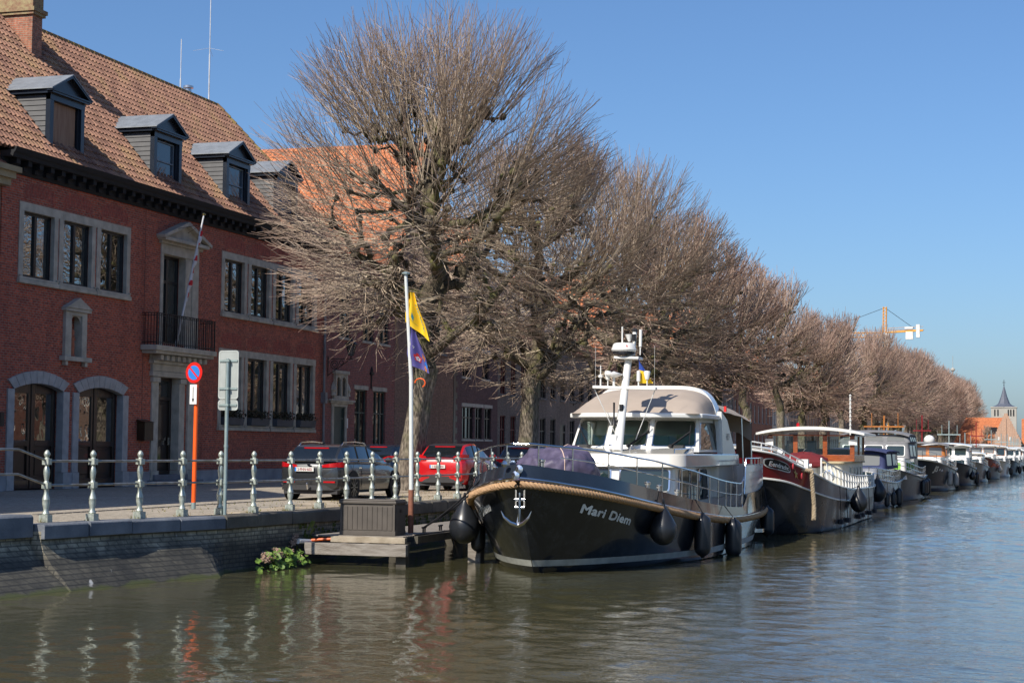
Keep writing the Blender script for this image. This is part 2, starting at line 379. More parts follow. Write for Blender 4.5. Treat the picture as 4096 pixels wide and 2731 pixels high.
# kerb line of the planting strip / gutter of darker setts
g = MB()
for i in range(80):
    x = 30+i*.32; g.box(x, x+.28, 18.75-.012*(x-30), 18.87-.012*(x-30), ST-.02, ST+.012)
tag(g.build('gutter_setts', mat('dark setts', (0.12,0.11,0.1), 0.9)), kind='structure')
# quay wall ------------------------------------------------------------
def quaymat():
    m = brick('quay brickwork', (0.46,0.41,0.30), (0.27,0.245,0.19), (0.15,0.14,0.11), 0.23, 0.085, 0.012, stain=0.75, stainc=(0.035,0.035,0.03), bump=0.8, stain_scale=0.9)
    N = m.node_tree.nodes; Lk = m.node_tree.links; P = N['Principled BSDF']; src = P.inputs['Base Color'].links[0].from_socket
    tc = N.new('ShaderNodeTexCoord'); sp = N.new('ShaderNodeSeparateXYZ'); Lk.new(tc.outputs['Object'], sp.inputs[0])
    nz = N.new('ShaderNodeTexNoise'); nz.inputs['Scale'].default_value = 1.1; nz.inputs['Detail'].default_value = 7; Lk.new(tc.outputs['Object'], nz.inputs['Vector'])
    ad = N.new('ShaderNodeMath'); ad.operation = 'MULTIPLY_ADD'; ad.inputs[1].default_value = 0.35; Lk.new(nz.outputs['Fac'], ad.inputs[0]); Lk.new(sp.outputs[2], ad.inputs[2])
    r = N.new('ShaderNodeValToRGB'); e = r.color_ramp.elements; e[0].position = 0.66; e[0].color = (.8,.8,.8,1); e[1].position = 0.92; e[1].color = (0,0,0,1)
    Lk.new(ad.outputs[0], r.inputs[0]); mx = N.new('ShaderNodeMix'); mx.data_type = 'RGBA'; Lk.new(r.outputs[0], mx.inputs[0]); Lk.new(src, mx.inputs[6]); setc(mx.inputs[7], (0.016,0.018,0.02))
    # algae line at the water
    r2 = N.new('ShaderNodeMapRange'); r2.inputs['From Min'].default_value = 0.25; r2.inputs['From Max'].default_value = 0.20; r2.inputs['To Min'].default_value = 0; r2.inputs['To Max'].default_value = 1
    Lk.new(ad.outputs[0], r2.inputs['Value']); m2 = N.new('ShaderNodeMix'); m2.data_type = 'RGBA'; Lk.new(r2.outputs[0], m2.inputs[0]); Lk.new(mx.outputs[2], m2.inputs[6]); setc(m2.inputs[7], (0.075,0.085,0.03))
    # lime patches
    n4 = N.new('ShaderNodeTexNoise'); n4.inputs['Scale'].default_value = 2.3; n4.inputs['Detail'].default_value = 5; Lk.new(tc.outputs['Object'], n4.inputs['Vector'])
    r4 = N.new('ShaderNodeMapRange'); r4.inputs['From Min'].default_value = 0.69; r4.inputs['From Max'].default_value = 0.73; Lk.new(n4.outputs['Fac'], r4.inputs['Value'])
    m4 = N.new('ShaderNodeMix'); m4.data_type = 'RGBA'; Lk.new(r4.outputs[0], m4.inputs[0]); Lk.new(m2.outputs[2], m4.inputs[6]); setc(m4.inputs[7], (0.5,0.5,0.48))
    Lk.new(m4.outputs[2], P.inputs['Base Color']); return m
m_quay = quaymat()
quay = thing('quay_wall', 'long brick quay wall with stone coping along the left bank of the canal', 'quay wall', (26.5,16,0))
O = (26.5,16,0)
g = MB()   # vertical brickwork then a flared foot that dies out past x=33.6
def wallprof(x):
    y = qy(x)+.08; fl = 1.0 if x < 30.6 else max(0, 1-(x-30.6)/.9)
    yw = y-.02-fl*(0.62 if x > 26.5 else .8); return [(y, 1.0), (y, .80), (lerp(y, yw, .10), .64), (lerp(y, yw, .38), .40), (lerp(y, yw, .78), .14), (yw-.03, -.06)]
wx = [x for x in xs if x < 26.52]+[26.52,27,27.5,28.2,28.9,30,30.6,30.8,31.0,31.25,31.5,32.1,33.3,34.1,35.6,38,41,45,52,60,75,90,120,150,200,260,330]
for a, b in zip(wx, wx[1:]):
    pa = wallprof(a); pb = wallprof(b)
    for i in range(5): g.quad((a, pa[i+1][0], pa[i+1][1]), (b, pb[i+1][0], pb[i+1][1]), (b, pb[i][0], pb[i][1]), (a, pa[i][0], pa[i][1]))
g.build('brick_face', m_quay, quay, origin=O, recalc=False)
# coping stones, individually cut with slight joints
m_cop1 = mat('coping blue stone', (0.10,0.115,0.14), 0.75, col2=(0.26,0.27,0.29), scale=1.1, bump=0.5, bscale=18, detail=8)
m_cop2 = mat('coping old stone', (0.075,0.068,0.055), 0.9, col2=(0.17,0.15,0.12), scale=1.3, bump=0.9, bscale=10, detail=8)
def coping(g, a, b, top0, bot0, dep=.5, fr=0.0):
    n = max(1, int((b-a)/1.15)); rr_ = random.Random(int(a*7))
    for i in range(n):
        p = a+(b-a)*i/n; q = a+(b-a)*(i+1)/n-rr_.uniform(.012,.03)
        oy = rr_.uniform(-.018,.018); yp, yq = qy(p)+fr+oy, qy(q)+fr+oy; c = rr_.uniform(.025,.05); top = top0+rr_.uniform(-.008,.008); bot = bot0+rr_.uniform(-.012,.012)
        g.add([(p,yp,bot),(q,yq,bot),(q,yq,top-c),(p,yp,top-c),(p,yp+c,top),(q,yq+c,top),(q,yq+dep,top),(p,yp+dep,top),(p,yp+dep,bot),(q,yq+dep,bot)],
              [(0,1,2,3),(3,2,5,4),(4,5,6,7),(7,6,9,8),(8,9,1,0),(0,3,4,7,8),(1,9,6,5,2)])
g = MB(); coping(g, 14.0, 26.5, ST+.17, .9, fr=-.02); coping(g, 26.52, 28.9, ST+.005, .86); coping(g, 28.9, 31.5, ST+.005, .86)
g.build('coping_stone', m_cop1, quay, origin=O, smooth=True, bevel=.012, seg=1)
g = MB(); coping(g, 31.5, 35.6, ST+.005, .86); coping(g, 35.6, 330, ST+.005, .84)
g.build('coping_stone', m_cop2, quay, origin=O, smooth=True, bevel=.02, seg=1, label='darker weathered coping stone')
g = MB()   # raised bed of the pavement behind the left coping
g.quad((14,17.9,ST+.168),(26.5,17.1,ST+.168),(27.1,17.4,ST+.0),(14,19.5,ST+.0)); g.build('pavement_ramp', m_bluestone, quay, origin=O)
# ------------------------------------------------------------ railing
m_post = mat('silver painted cast iron', (0.36,0.41,0.37), 0.35, metal=0.6, var=0.25, scale=14, bump=0.1, bscale=60, rvar=0.2, col2=(0.5,0.53,0.47))
PP = [(27.33,16.92),(28.2,16.5),(29.52,16.27),(30.9,16.1),(31.9,15.78),(33.08,15.6),(34.7,15.5)]
PP += [(34.7+1.52*i, 15.5-.25*min(1, i/8)) for i in range(1, 26)]
rail = thing('quay_railing', 'silver cast iron railing with turned posts and two rails along the quay edge', 'railing', (27.33,16.92,ST))
RO = Vector((27.33,16.92,ST))
def post_mesh():
    g = MB(); g.box(-.085,.085,-.085,.085,0,.13)
    g.lathe((0,0,0), [(.06,.13),(.07,.15),(.05,.19),(.045,.24),(.068,.34),(.062,.38),(.07,.4),(.062,.44),(.042,.5),(.036,.56),(.05,.6)], 12)
    g.box(-.062,.062,-.062,.062,.6,.71)
    g.lathe((0,0,0), [(.05,.71),(.036,.74),(.045,.8),(.058,.88),(.05,.96),(.034,1.0),(.045,1.03)], 12)
    g.box(-.062,.062,-.062,.062,1.03,1.14)
    g.lathe((0,0,0), [(.05,1.14),(.034,1.16),(.05,1.19),(.058,1.22),(.048,1.255),(.026,1.285),(.012,1.295)], 12)
    return g
p0 = post_mesh().build('post', m_post, rail, smooth=True, angle=30); p0.scale = (1,1,.985)
for i, (x, y) in enumerate(PP):
    o = p0 if i == 0 else p0.copy()
    if i: COL.objects.link(o); o.parent = rail; CH[rail.name].append(o)
    o.location = Vector((x, y, ST+.003))-RO; o.rotation_euler = (rnd.uniform(-.008,.008), rnd.uniform(.0,.012), rnd.uniform(-.1,.1))
    if i == 0: o.location.z += .0
m_rail = mat('galvanised rail', (0.36,0.37,0.36), 0.4, metal=0.6, var=0.3, scale=6, col2=(0.2,0.17,0.13))
for h in (.655, 1.085):
    g = MB()
    g.tube([(x-RO.x, y-RO.y, h+rnd.uniform(-.004,.004)) for x, y in PP], .021, 8); g.build('rail', m_rail, rail, smooth=True)
    g = MB(); g.tube([Vector((27.33,16.92,ST+h))-RO, Vector((26.55,17.0,ST+h+.2))-RO, Vector((24.5,17.2,ST+h+.21))-RO, Vector((18,17.8,ST+h+.21))-RO], .021, 8); g.build('rail', m_rail, rail, smooth=True)
# weeds at the post feet
m_weed = mat('dry weeds', (0.1,0.12,0.03), 0.9, col2=(0.2,0.15,0.06), scale=8)
g = MB(); rw = random.Random(3)
for x, y in PP[:16]:
    for k in range(rw.randint(25, 70)):
        a = rw.uniform(0, 2*PI); r = rw.uniform(.06,.32); bx, by = x+r*math.cos(a), y+abs(r*math.sin(a))*.6-.05; h = rw.uniform(.02,.1); d = rw.uniform(0, PI); w = .008
        lx, ly = rw.uniform(-.05,.05), rw.uniform(-.05,.05)
        g.quad((bx-w*math.cos(d), by-w*math.sin(d), ST+.006), (bx+w*math.cos(d), by+w*math.sin(d), ST+.006), (bx+lx, by+ly, ST+h))
for k in range(900):
    x = rw.uniform(32, 70); y = rw.uniform(15.6, 18.6); h = rw.uniform(.02,.07); d = rw.uniform(0, PI); w = .012
    g.quad((x-w*math.cos(d), y-w*math.sin(d), ST+.004), (x+w*math.cos(d), y+w*math.sin(d), ST+.004), (x+rw.uniform(-.05,.05), y+rw.uniform(-.05,.05), ST+h))
tag(g.build('weeds', m_weed, recalc=False), 'low weeds and moss around railing posts on the quay', 'weeds', kind='stuff')
# ------------------------------------------------------------ traffic signs
m_red = mat('sign red', (0.72,0.02,0.015), 0.35, var=0.05); m_blue = mat('sign blue', (0.03,0.2,0.62), 0.35, var=0.05)
m_orange = mat('orange paint', (0.86,0.115,0.012), 0.4, var=0.08, scale=4); m_signw = mat('sign white', (0.78,0.78,0.76), 0.4, var=0.04)
m_alu = mat('sign back aluminium', (0.42,0.45,0.43), 0.45, metal=0.35, var=0.08, scale=3)
m_galv = mat('galvanised steel pole', (0.34,0.42,0.41), 0.4, metal=0.5, var=0.12, scale=5)
t = thing('no_parking_sign', 'orange post with round blue and red no parking disc and white arrow plate', 'traffic sign', (34.5,17.7,ST), rz=-0.2)
g = MB(); g.tube([(0,0,0),(0.03,0,2.9)], .048, 14); g.build('pole', m_orange, t, smooth=True)
g = MB(); g.tube([(0,0,0),(0,0,.14)], .051, 14); g.build('pole_foot', m_galv, t, smooth=True)
def disc(r0, r1, x, n=40):
    g = MB(); vs = []; fs = []
    for i in range(n):
        a = 2*PI*i/n; vs += [(x, r0*math.cos(a), r0*math.sin(a)), (x, r1*math.cos(a), r1*math.sin(a))]
    for i in range(n): j = (i+1) % n; fs.append((2*i, 2*i+1, 2*j+1, 2*j))
    return g.add(vs, fs)
def shift(g, d):
    g.v = [(p[0]+d[0], p[1]+d[1], p[2]+d[2]) for p in g.v]; return g
DC = (-.055, .02, 2.97)
g = MB(); g.lathe(DC, [(.226,0),(.229,.006),(.226,.012)], 40, axis=(1,0,0)); dd = g.build('disc', m_red, t, smooth=True)
g = shift(disc(0.001,.158,-.004), DC); g.build('blue_field', m_blue, dd, recalc=False)
g = MB(); c, s = math.cos(math.radians(45)), math.sin(math.radians(45))
def dv(a, b): return (DC[0]-.008, DC[1]-(a*c-b*s)*-1, DC[2]+(a*s+b*c))
g.quad(dv(-.17,-.02), dv(.17,-.02), dv(.17,.02), dv(-.17,.02)); g.build('diagonal_bar', m_red, dd, recalc=False)
pl = MB(); pl.box(-.066,-.056,-.095,.095,2.28,2.71); pl = shift(pl, (0,.02,0)).build('arrow_plate', m_signw, t, bevel=.004)
g = MB(); X = -.071; g.quad((X,.012,2.36),(X,.028,2.36),(X,.028,2.66),(X,.012,2.66)); g.quad((X,.02,2.31),(X,.052,2.4),(X,-.012,2.4)); g.build('arrow', m_black, pl, recalc=False)
t = thing('road_sign', 'two grey sign backs on a tall galvanised pole at the railing', 'road sign', (31.88,15.66,ST))
g = MB(); g.tube([(0,0,0),(0,0,3.13)], .038, 14); g.tube([(0,0,.62),(0,0,.66)], .045, 12); g.tube([(0,0,1.35),(0,0,1.4)], .045, 12); g.build('pole', m_galv, t, smooth=True)
def rrect(w, h, r, n=6):
    P = []
    for cx, cy, a0 in ((w/2-r,h/2-r,0),(-w/2+r,h/2-r,PI/2),(-w/2+r,-h/2+r,PI),(w/2-r,-h/2+r,1.5*PI)):
        for i in range(n+1): a = a0+i*PI/2/n; P.append((cx+r*math.cos(a), cy+r*math.sin(a)))
    return P
for nm, w, h, zc in (('sign_panel', .44, .98, 2.81), ('small_sign_panel', .44, .21, 2.2)):
    g = MB(); g.prism([(a, b+zc) for a, b in rrect(w, h, .06)], .05, .066, 'x'); p = g.build(nm, m_alu, t, bevel=.004)
    g = MB(); out = rrect(w, h, .06); inn = rrect(w-.05, h-.05, .045); vs = []; fs = []
    for (a, b), (c, d) in zip(out, inn): vs += [(.046, a, b+zc), (.046, c, d+zc)]
    n = len(out)
    for i in range(n): j = (i+1) % n; fs.append((2*i,2*i+1,2*j+1,2*j))
    g.add(vs, fs); g.build('folded_rim', mat('rim grey', (0.5,0.53,0.5), 0.4, metal=0.3), p, recalc=False)
    g = MB()
    for zz in ((zc+.28, zc-.28) if h > .5 else (zc,)): g.box(.028,.046,-w/2+.02,w/2-.02,zz-.02,zz+.02); g.box(-.05,.04,-.05,.05,zz-.022,zz+.022)
    g.build('bracket', m_galv, t)
# ------------------------------------------------------------ building helpers
def wall_holes(g, x0, x1, z0, z1, Y, holes, depth=.15, side=-1):
    """wall plane facing -Y at Y with rectangular holes and reveals going back by depth"""
    xs = sorted({x0, x1, *[h[0] for h in holes], *[h[1] for h in holes]}); zs = sorted({z0, z1, *[h[2] for h in holes], *[h[3] for h in holes]})
    for a, b in zip(xs, xs[1:]):
        for c, d in zip(zs, zs[1:]):
            mx, mz = (a+b)/2, (c+d)/2
            if any(h[0] < mx < h[1] and h[2] < mz < h[3] for h in holes): continue
            g.quad((a,Y,c),(b,Y,c),(b,Y,d),(a,Y,d))
    for h in holes:
        a, b, c, d = h[:4]; e = Y+(h[4] if len(h) > 4 else depth)
        g.quad((a,Y,c),(a,Y,d),(a,e,d),(a,e,c)); g.quad((b,Y,c),(b,e,c),(b,e,d),(b,Y,d)); g.quad((a,Y,d),(b,Y,d),(b,e,d),(a,e,d)); g.quad((a,Y,c),(a,e,c),(b,e,c),(b,Y,c))
def frame_rect(g, a, b, c, d, y0, y1, w, mull=(), trans=()):
    g.box(a, a+w, y0, y1, c, d); g.box(b-w, b, y0, y1, c, d); g.box(a+w, b-w, y0, y1, c, c+w); g.box(a+w, b-w, y0, y1, d-w, d)
    for m in mull: g.box(m-w*.75, m+w*.75, y0-.01, y1-.002, c+w, d-w)
    for t in trans: g.box(a+w, b-w, y0-.006, y1-.004, t-w/2, t+w/2)
def tiles(g, x0, x1, y0, z0, y1, z1, tw=.235, tl=.33, back=False, hipx=None, lift=.05):
    """pan tiles on a slope rising from (y0,z0) to (y1,z1); hipx(t)->x limit at right as fraction up the slope"""
    L = math.hypot(y1-y0, z1-z0); dy, dz = (y1-y0)/L, (z1-z0)/L; ny, nz = -dz, dy
    if nz < 0: ny, nz = -ny, -nz
    nr = int(L/tl); nc = int((x1-x0)/tw); prof = [(0,.012),(.15,.07),(.38,.085),(.60,.04),(.80,-.012),(1.0,-.005)]
    for r in range(nr+1):
        s0 = r*tl; s1 = min(L, s0+tl+.03)
        if s1 <= s0: continue
        xr = hipx((s0+s1)/2/L) if hipx else x1
        for c in range(nc):
            xa = x0+c*tw
            if xa+tw*.5 > xr: continue
            j = rnd.uniform(-.006,.006); vs = []
            for (s, off) in ((s0, .065), (s1, .012)):
                for u, h in prof: vs.append((xa+u*tw+j, y0+dy*s+ny*(h+off), z0+dz*s+nz*(h+off)))
            n = len(prof); fs = [(i, i+1, n+i+1, n+i) for i in range(n-1)]
            b = len(vs)
            for u, h in prof: vs.append((xa+u*tw+j, y0+dy*s0+ny*(h+off-.02), z0+dz*s0+nz*(h+off-.02)))
            fs += [(b+i, b+i+1, i+1, i) for i in range(n-1)]
            g.add(vs, fs)
def tilemat(name, c1, c2, c3):
    if name in MATS: return MATS[name]
    m, N, Lk, P = nodes(name); P.inputs['Roughness'].default_value = .8
    tc = N.new('ShaderNodeTexCoord'); gi = N.new('ShaderNodeNewGeometry')
    r = N.new('ShaderNodeValToRGB'); e = r.color_ramp.elements; e[0].color = (*c1,1); e[1].color = (*c2,1); Lk.new(gi.outputs['Random Per Island'], r.inputs[0])
    nz = N.new('ShaderNodeTexNoise'); nz.inputs['Scale'].default_value = .8; nz.inputs['Detail'].default_value = 9; nz.inputs['Roughness'].default_value = .7; Lk.new(tc.outputs['Object'], nz.inputs['Vector'])
    mr = N.new('ShaderNodeMapRange'); mr.inputs['From Min'].default_value = .5; mr.inputs['From Max'].default_value = .78; Lk.new(nz.outputs['Fac'], mr.inputs['Value'])
    mx = N.new('ShaderNodeMix'); mx.data_type = 'RGBA'; Lk.new(mr.outputs[0], mx.inputs[0]); Lk.new(r.outputs[0], mx.inputs[6]); setc(mx.inputs[7], c3)
    Lk.new(mx.outputs[2], P.inputs['Base Color']); MATS[name] = m; return m
m_tile = tilemat('brown pan tiles', (0.19,0.095,0.065), (0.36,0.19,0.125), (0.34,0.22,0.10))
m_tile2 = tilemat('orange pan tiles', (0.40,0.13,0.045), (0.58,0.22,0.08), (0.42,0.22,0.08))
m_brick = brick('red facade brick', (0.56,0.10,0.045), (0.28,0.048,0.032), (0.28,0.20,0.155), .21, .0745, .012, stain=.25, stainc=(0.20,0.06,0.045), bump=.4, stain_scale=.25)
m_soldier = brick('upright arch bricks', (0.44,0.075,0.042), (0.30,0.05,0.036), (0.26,0.15,0.12), .2, .075, .010, mode='vert', stain=.2)
m_brickch = brick('chimney brick', (0.42,0.15,0.085), (0.30,0.10,0.06), (0.30,0.24,0.18), .21, .0745, .010, stain=.4, stainc=(0.25,0.16,0.08), stain_scale=1.2)
m_curtain = mat('pale curtain', (0.55,0.6,0.64), 0.9, var=.12)
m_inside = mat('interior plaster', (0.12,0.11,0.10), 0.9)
m_slate = mat('grey painted boards', (0.068,0.068,0.073), 0.6, var=.12, scale=2, col2=(0.10,0.10,0.10))
m_navy = mat('dark blue black paint', (0.012,0.018,0.03), 0.3, var=.2)
m_bracket = mat('matt black cornice paint', (0.008,0.009,0.012), .8, var=.1)
m_mortar = mat('lead and mortar flashing', (0.26,0.25,0.24), 0.8, var=.3, scale=5, bump=.5)
# ------------------------------------------------------------ main red brick house
HX0, HX1, FY = 43.75, 67.6, 28.8
house = thing('brick_house', 'long red brick town house with tiled roof, four dormers, stone window frames and a balcony', 'house', (55.6,FY,ST))
HO = (55.6,FY,ST)
UW = [(44.89,46.57),(47.1,48.78),(49.33,51.0)]
RW = [(58.2,59.9),(60.48,62.12),(62.72,64.38),(64.95,66.58)]
LW = [(58.1,59.75),(60.3,62.0),(62.6,64.25),(64.85,66.52)]
holes = [(a, b, 7.43, 9.4, .17) for a, b in UW+RW]+[(a, b, 3.25, 5.82, .17) for a, b in LW]
holes += [(44.6,47.3,ST,4.32,.28),(48.2,50.95,ST,4.32,.28),(53.5,55.15,5.98,9.06,.38),(53.3,54.8,1.49,4.82,.4),(47.56,48.2,5.2,6.48,.3)]
EZ = 10.95
g = MB(); wall_holes(g, HX0, HX1, ST, EZ, FY, holes)
g.quad((HX0,FY,ST),(HX0,FY,EZ),(HX0,38.5,EZ),(HX0,38.5,ST)); g.quad((HX1,FY,ST),(HX1,38.5,ST),(HX1,38.5,EZ),(HX1,FY,EZ)); g.quad((HX0,38.5,ST),(HX0,38.5,EZ),(HX1,38.5,EZ),(HX1,38.5,ST))
g.build('wall', m_brick, house, origin=HO, recalc=False)
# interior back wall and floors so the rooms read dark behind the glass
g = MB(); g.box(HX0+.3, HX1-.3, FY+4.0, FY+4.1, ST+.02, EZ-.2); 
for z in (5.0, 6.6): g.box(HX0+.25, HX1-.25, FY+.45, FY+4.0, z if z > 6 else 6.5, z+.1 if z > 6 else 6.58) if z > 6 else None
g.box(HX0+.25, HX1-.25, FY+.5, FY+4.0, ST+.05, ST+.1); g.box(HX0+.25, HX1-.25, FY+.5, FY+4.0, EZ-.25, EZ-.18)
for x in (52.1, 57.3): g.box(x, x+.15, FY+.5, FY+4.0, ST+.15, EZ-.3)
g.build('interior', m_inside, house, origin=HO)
# plinth
g = MB(); 
for a, b in ((HX0-.01,44.28),(47.68,47.94),(51.32,52.78),(55.96,HX1)): g = MB(); g.box(a, b, FY-.07, FY+.05, ST, 1.59); g.box(a, b, FY-.085, FY-.06, 1.55, 1.61); g.build('plinth', mat('plinth stone', (0.33,0.335,0.35), 0.85, var=.2, scale=1.5, bump=.4), house, origin=HO)
# stone courses: window groups
def window(a, b, c, d, sub_stone=True, curtain='r', jl=.24, jr=.22, box=False, mull=True, right_dark=False):
    g = MB(); frame_rect(g, a, b, c, d, FY+.12, FY+.2, .085, mull=((a+b)/2,) if mull else ())
    w = g.build('window', m_black, house, origin=HO)
    g = MB(); g.quad((a+.05,FY+.165,c+.05),(b-.05,FY+.165,c+.05),(b-.05,FY+.165,d-.05),(a+.05,FY+.165,d-.05)); g.build('pane', m_pane, w, origin=HO, recalc=False)
    g = MB(); 
    def cur(x0, x1):
        n = 40; g.grid(n, 1, lambda u, v: (lerp(x0, x1, u), FY+.34+.008*math.sin(u*(x1-x0)*30), lerp(c+.03, d-.03, v)))
    if curtain == 'r': cur(b-.62, b+.02)
    elif curtain == 'b': cur(a, b)
    elif curtain == 'l': cur(a, a+.5); cur(b-.4, b)
    g.build('curtain', m_curtain, w, origin=HO, recalc=False)
    g = MB(); g.box(a-jl, a+.006, FY-.03, FY+.118, c, d); g.box(b-.006, b+jr, FY-.03, FY+.118, c, d); g.each('stone_jamb', m_stone, w, origin=HO, bevel=.012, seg=1)
    g = MB(); g.box(a-jl-.03, b+jr+.03, FY-.1, FY+.12, c-.2, c-.07); g.box(a-jl, b+jr, FY-.07, FY+.118, c-.07, c+.005)
    g.box(a-jl+.02, a-jl+.1, FY-.09, FY-.02, c-.0, c+.05); g.box(b+jr-.1, b+jr-.02, FY-.09, FY-.02, c-.0, c+.05)
    g.build('sill', m_stone, w, origin=HO, bevel=.015, seg=1)
    if box:
        g = MB(); g.hexa([(a+.05,FY-.2,c+.02),(b-.1,FY-.2,c+.02),(b-.1,FY+.06,c+.02),(a+.05,FY+.06,c+.02),(a+.02,FY-.24,c+.3),(b-.07,FY-.24,c+.3),(b-.07,FY+.08,c+.3),(a+.02,FY+.08,c+.3)])
        t = g.build('planter', mat('grey planter', (0.06,0.07,0.09), 0.6), None, origin=HO); t.location = HO
        tag(t, None, 'planter', 'planters on the ground floor window sills')
        r = random.Random(int(a*10)); g = MB()
        for k in range(420):
            x = r.uniform(a, b-.05); y = FY+r.uniform(-.3,.1); z = c+.28+r.random()**1.3*.3; s = r.uniform(.015,.045); q = r.uniform(0, PI); p = r.uniform(-1, 1)
            g.quad((x-s*math.cos(q), y-s*math.sin(q), z-s*p), (x, y, z+s), (x+s*math.cos(q), y+s*math.sin(q), z+s*p), (x+.3*s, y-.5*s, z-s))
        g.build('plant', mat('dark evergreen sprigs', (0.012,0.02,0.008), 0.7, col2=(0.07,0.045,0.02), scale=7), t, origin=HO, recalc=False)
        return w, t
    return w, None
for i, (a, b) in enumerate(UW): window(a, b, 7.43, 9.4, curtain='r' if i < 2 else 'b')
for i, (a, b) in enumerate(RW): window(a, b, 7.43, 9.4, curtain='r' if i != 1 else 'b')
pls = []
for i, (a, b) in enumerate(LW): pls.append(window(a, b, 3.25, 5.82, curtain='r', box=True)[1])
for t, l in zip(pls, ('grey planter with dark sprigs on the sill partly behind the grey road sign', 'grey planter with dark sprigs on the second ground floor sill from the sign', 'grey planter with dark sprigs on the third ground floor sill from the sign', 'grey planter with dark sprigs on the sill nearest the downpipe')): t['label'] = l
g = MB()
for a, b, z0, z1 in ((44.65,51.22,9.4,9.65),(57.96,66.83,9.4,9.65),(57.86,66.78,5.82,6.07)):
    n = max(1, int((b-a)/.55)); 
    g = MB()
    for k in range(n): g.box(a+(b-a)*k/n, a+(b-a)*(k+1)/n-.006, FY-.03, FY+.118, z0-.006, z1)
    g.build('stone_lintel', m_stone, house, origin=HO)
g = MB()  # brick strips stay; shallow relieving arches of upright bricks above the openings
for a, b, zt in [(a, b, 9.66) for a, b in UW+RW]+[(a, b, 6.08) for a, b in LW]:
    m, hw = (a+b)/2, (b-a)/2+.02; n = 14
    def arc(u, v, rise0=.17, h=.40): x = lerp(-1, 1, u); return (m+x*hw, FY-.006, zt+.05+rise0*(1-x*x)+v*h*(1 if abs(x) < 2 else 0))
    g.grid(n, 1, arc)
g.each('brick_arch', m_soldier, house, origin=HO, recalc=False)
# garages / coach doors ------------------------------------------------
m_door = mat('dark brown varnished door', (0.018,0.010,0.008), 0.3, var=.3, coat=.3)
for a, b in ((44.6,47.3),(48.2,50.95)):
    m, hw = (a+b)/2, (b-a)/2; zs, za = 4.1, 4.3
    g = MB(); g.box(a,b,FY+.28,FY+.33,ST+.02,4.32)
    for s0, s1 in ((a+.02,m-.03),(m+.03,b-.02)):
        fr = .16; y0, y1 = FY+.22, FY+.30
        g.box(s0,s0+fr,y0,y1,ST+.03,4.3); g.box(s1-fr,s1,y0,y1,ST+.03,4.3)
        for z0, z1 in ((ST+.03,1.42),(2.42,2.6),(4.0,4.3)): g.box(s0+fr,s1-fr,y0,y1,z0,z1)
        g.box(s0+fr+.1,s1-fr-.1,y0+.03,y1+.01,1.55,2.3)
    g.box(m-.06,m+.06,FY+.19,FY+.3,ST+.03,4.3)
    d = g.build('coach_door', m_door, house, origin=HO, bevel=.012, seg=1)
    g = MB()
    for s0, s1 in ((a+.02,m-.03),(m+.03,b-.02)): g.quad((s0+.16,FY+.262,2.6),(s1-.16,FY+.262,2.6),(s1-.16,FY+.262,4.0),(s0+.16,FY+.262,4.0))
    g.build('pane', glass('door glass', trans=0.0, tint=(0.01,0.012,0.01), refl=1.0, ior=3.4, wob=.12), d, origin=HO, recalc=False)
    # surround: jambs and segmental arch voussoirs
    g = MB(); g.box(a-.33,a+.02,FY-.05,FY+.2,1.62,zs); g.box(b-.02,b+.34,FY-.05,FY+.2,1.62,zs); g.box(a-.36,a+.02,FY-.1,FY+.2,ST,1.62); g.box(b-.02,b+.37,FY-.1,FY+.2,ST,1.62)
    n = 9
    for k in range(n):
        u0, u1 = -1+2*k/n, -1+2*(k+1)/n-.006
        def pt(u, o): x = m+u*(hw-.0+o*.34); return (x, zs+.2*(1-u*u)+o*(.32+.06*(1-u*u)) - (0 if o == 0 else .06*u*u))
        p = [pt(u0,0), pt(u1,0), pt(u1,1), pt(u0,1)]
        g.hexa([(p[0][0],FY-.05,p[0][1]),(p[1][0],FY-.05,p[1][1]),(p[1][0],FY+.2,p[1][1]),(p[0][0],FY+.2,p[0][1]),(p[3][0],FY-.05,p[3][1]),(p[2][0],FY-.05,p[2][1]),(p[2][0],FY+.2,p[2][1]),(p[3][0],FY+.2,p[3][1])])
    g.build('stone_arch', mat('grey granite surround', (0.40,0.39,0.385), .85, var=.15, scale=4, bump=.3), d, origin=HO, bevel=.012, seg=1)
# front door with entablature, balcony above -----------------------------
g = MB(); g.box(53.3,54.8,FY+.32,FY+.4,1.49,4.82); frame_rect(g,53.3,54.8,1.49,4.82,FY+.25,FY+.33,.12,trans=(4.1,)); g.box(53.55,54.55,FY+.29,FY+.33,1.7,2.5); g.box(53.55,54.55,FY+.29,FY+.33,2.65,3.9)
d = g.build('front_door', m_door, house, origin=HO, bevel=.01, seg=1)
g = MB(); g.quad((53.42,FY+.315,4.16),(54.68,FY+.315,4.16),(54.68,FY+.315,4.7),(53.42,FY+.315,4.7)); g.build('fanlight', m_paned, d, origin=HO, recalc=False)
g = MB(); g.box(54.58,54.62,FY+.2,FY+.25,2.5,2.75); g.build('handle', m_chrome, d, origin=HO)
g = MB()
g.box(52.85,53.306,FY-.06,FY+.26,1.62,4.82); g.box(54.794,55.2,FY-.06,FY+.26,1.62,4.82); g.box(55.42,55.9,FY-.08,FY+.1,1.62,4.82)
for a, b in ((52.8,53.32),(54.78,55.22),(55.38,55.95)): g.box(a,b,FY-.12,FY+.34,ST,1.62); g.box(a,b,FY-.12,FY+.2,4.62,4.80)
g.box(52.72,56.05,FY-.14,FY+.26,4.814,5.0); g.box(52.78,56.0,FY-.1,FY+.3,5.0,5.25); g.box(52.66,56.1,FY-.2,FY+.2,5.25,5.36)
for k in range(9): g.box(52.75+k*.4,52.95+k*.4,FY-.42,FY,5.36,5.54)
g.box(52.7,56.1,FY-.05,FY+.2,5.36,5.56)
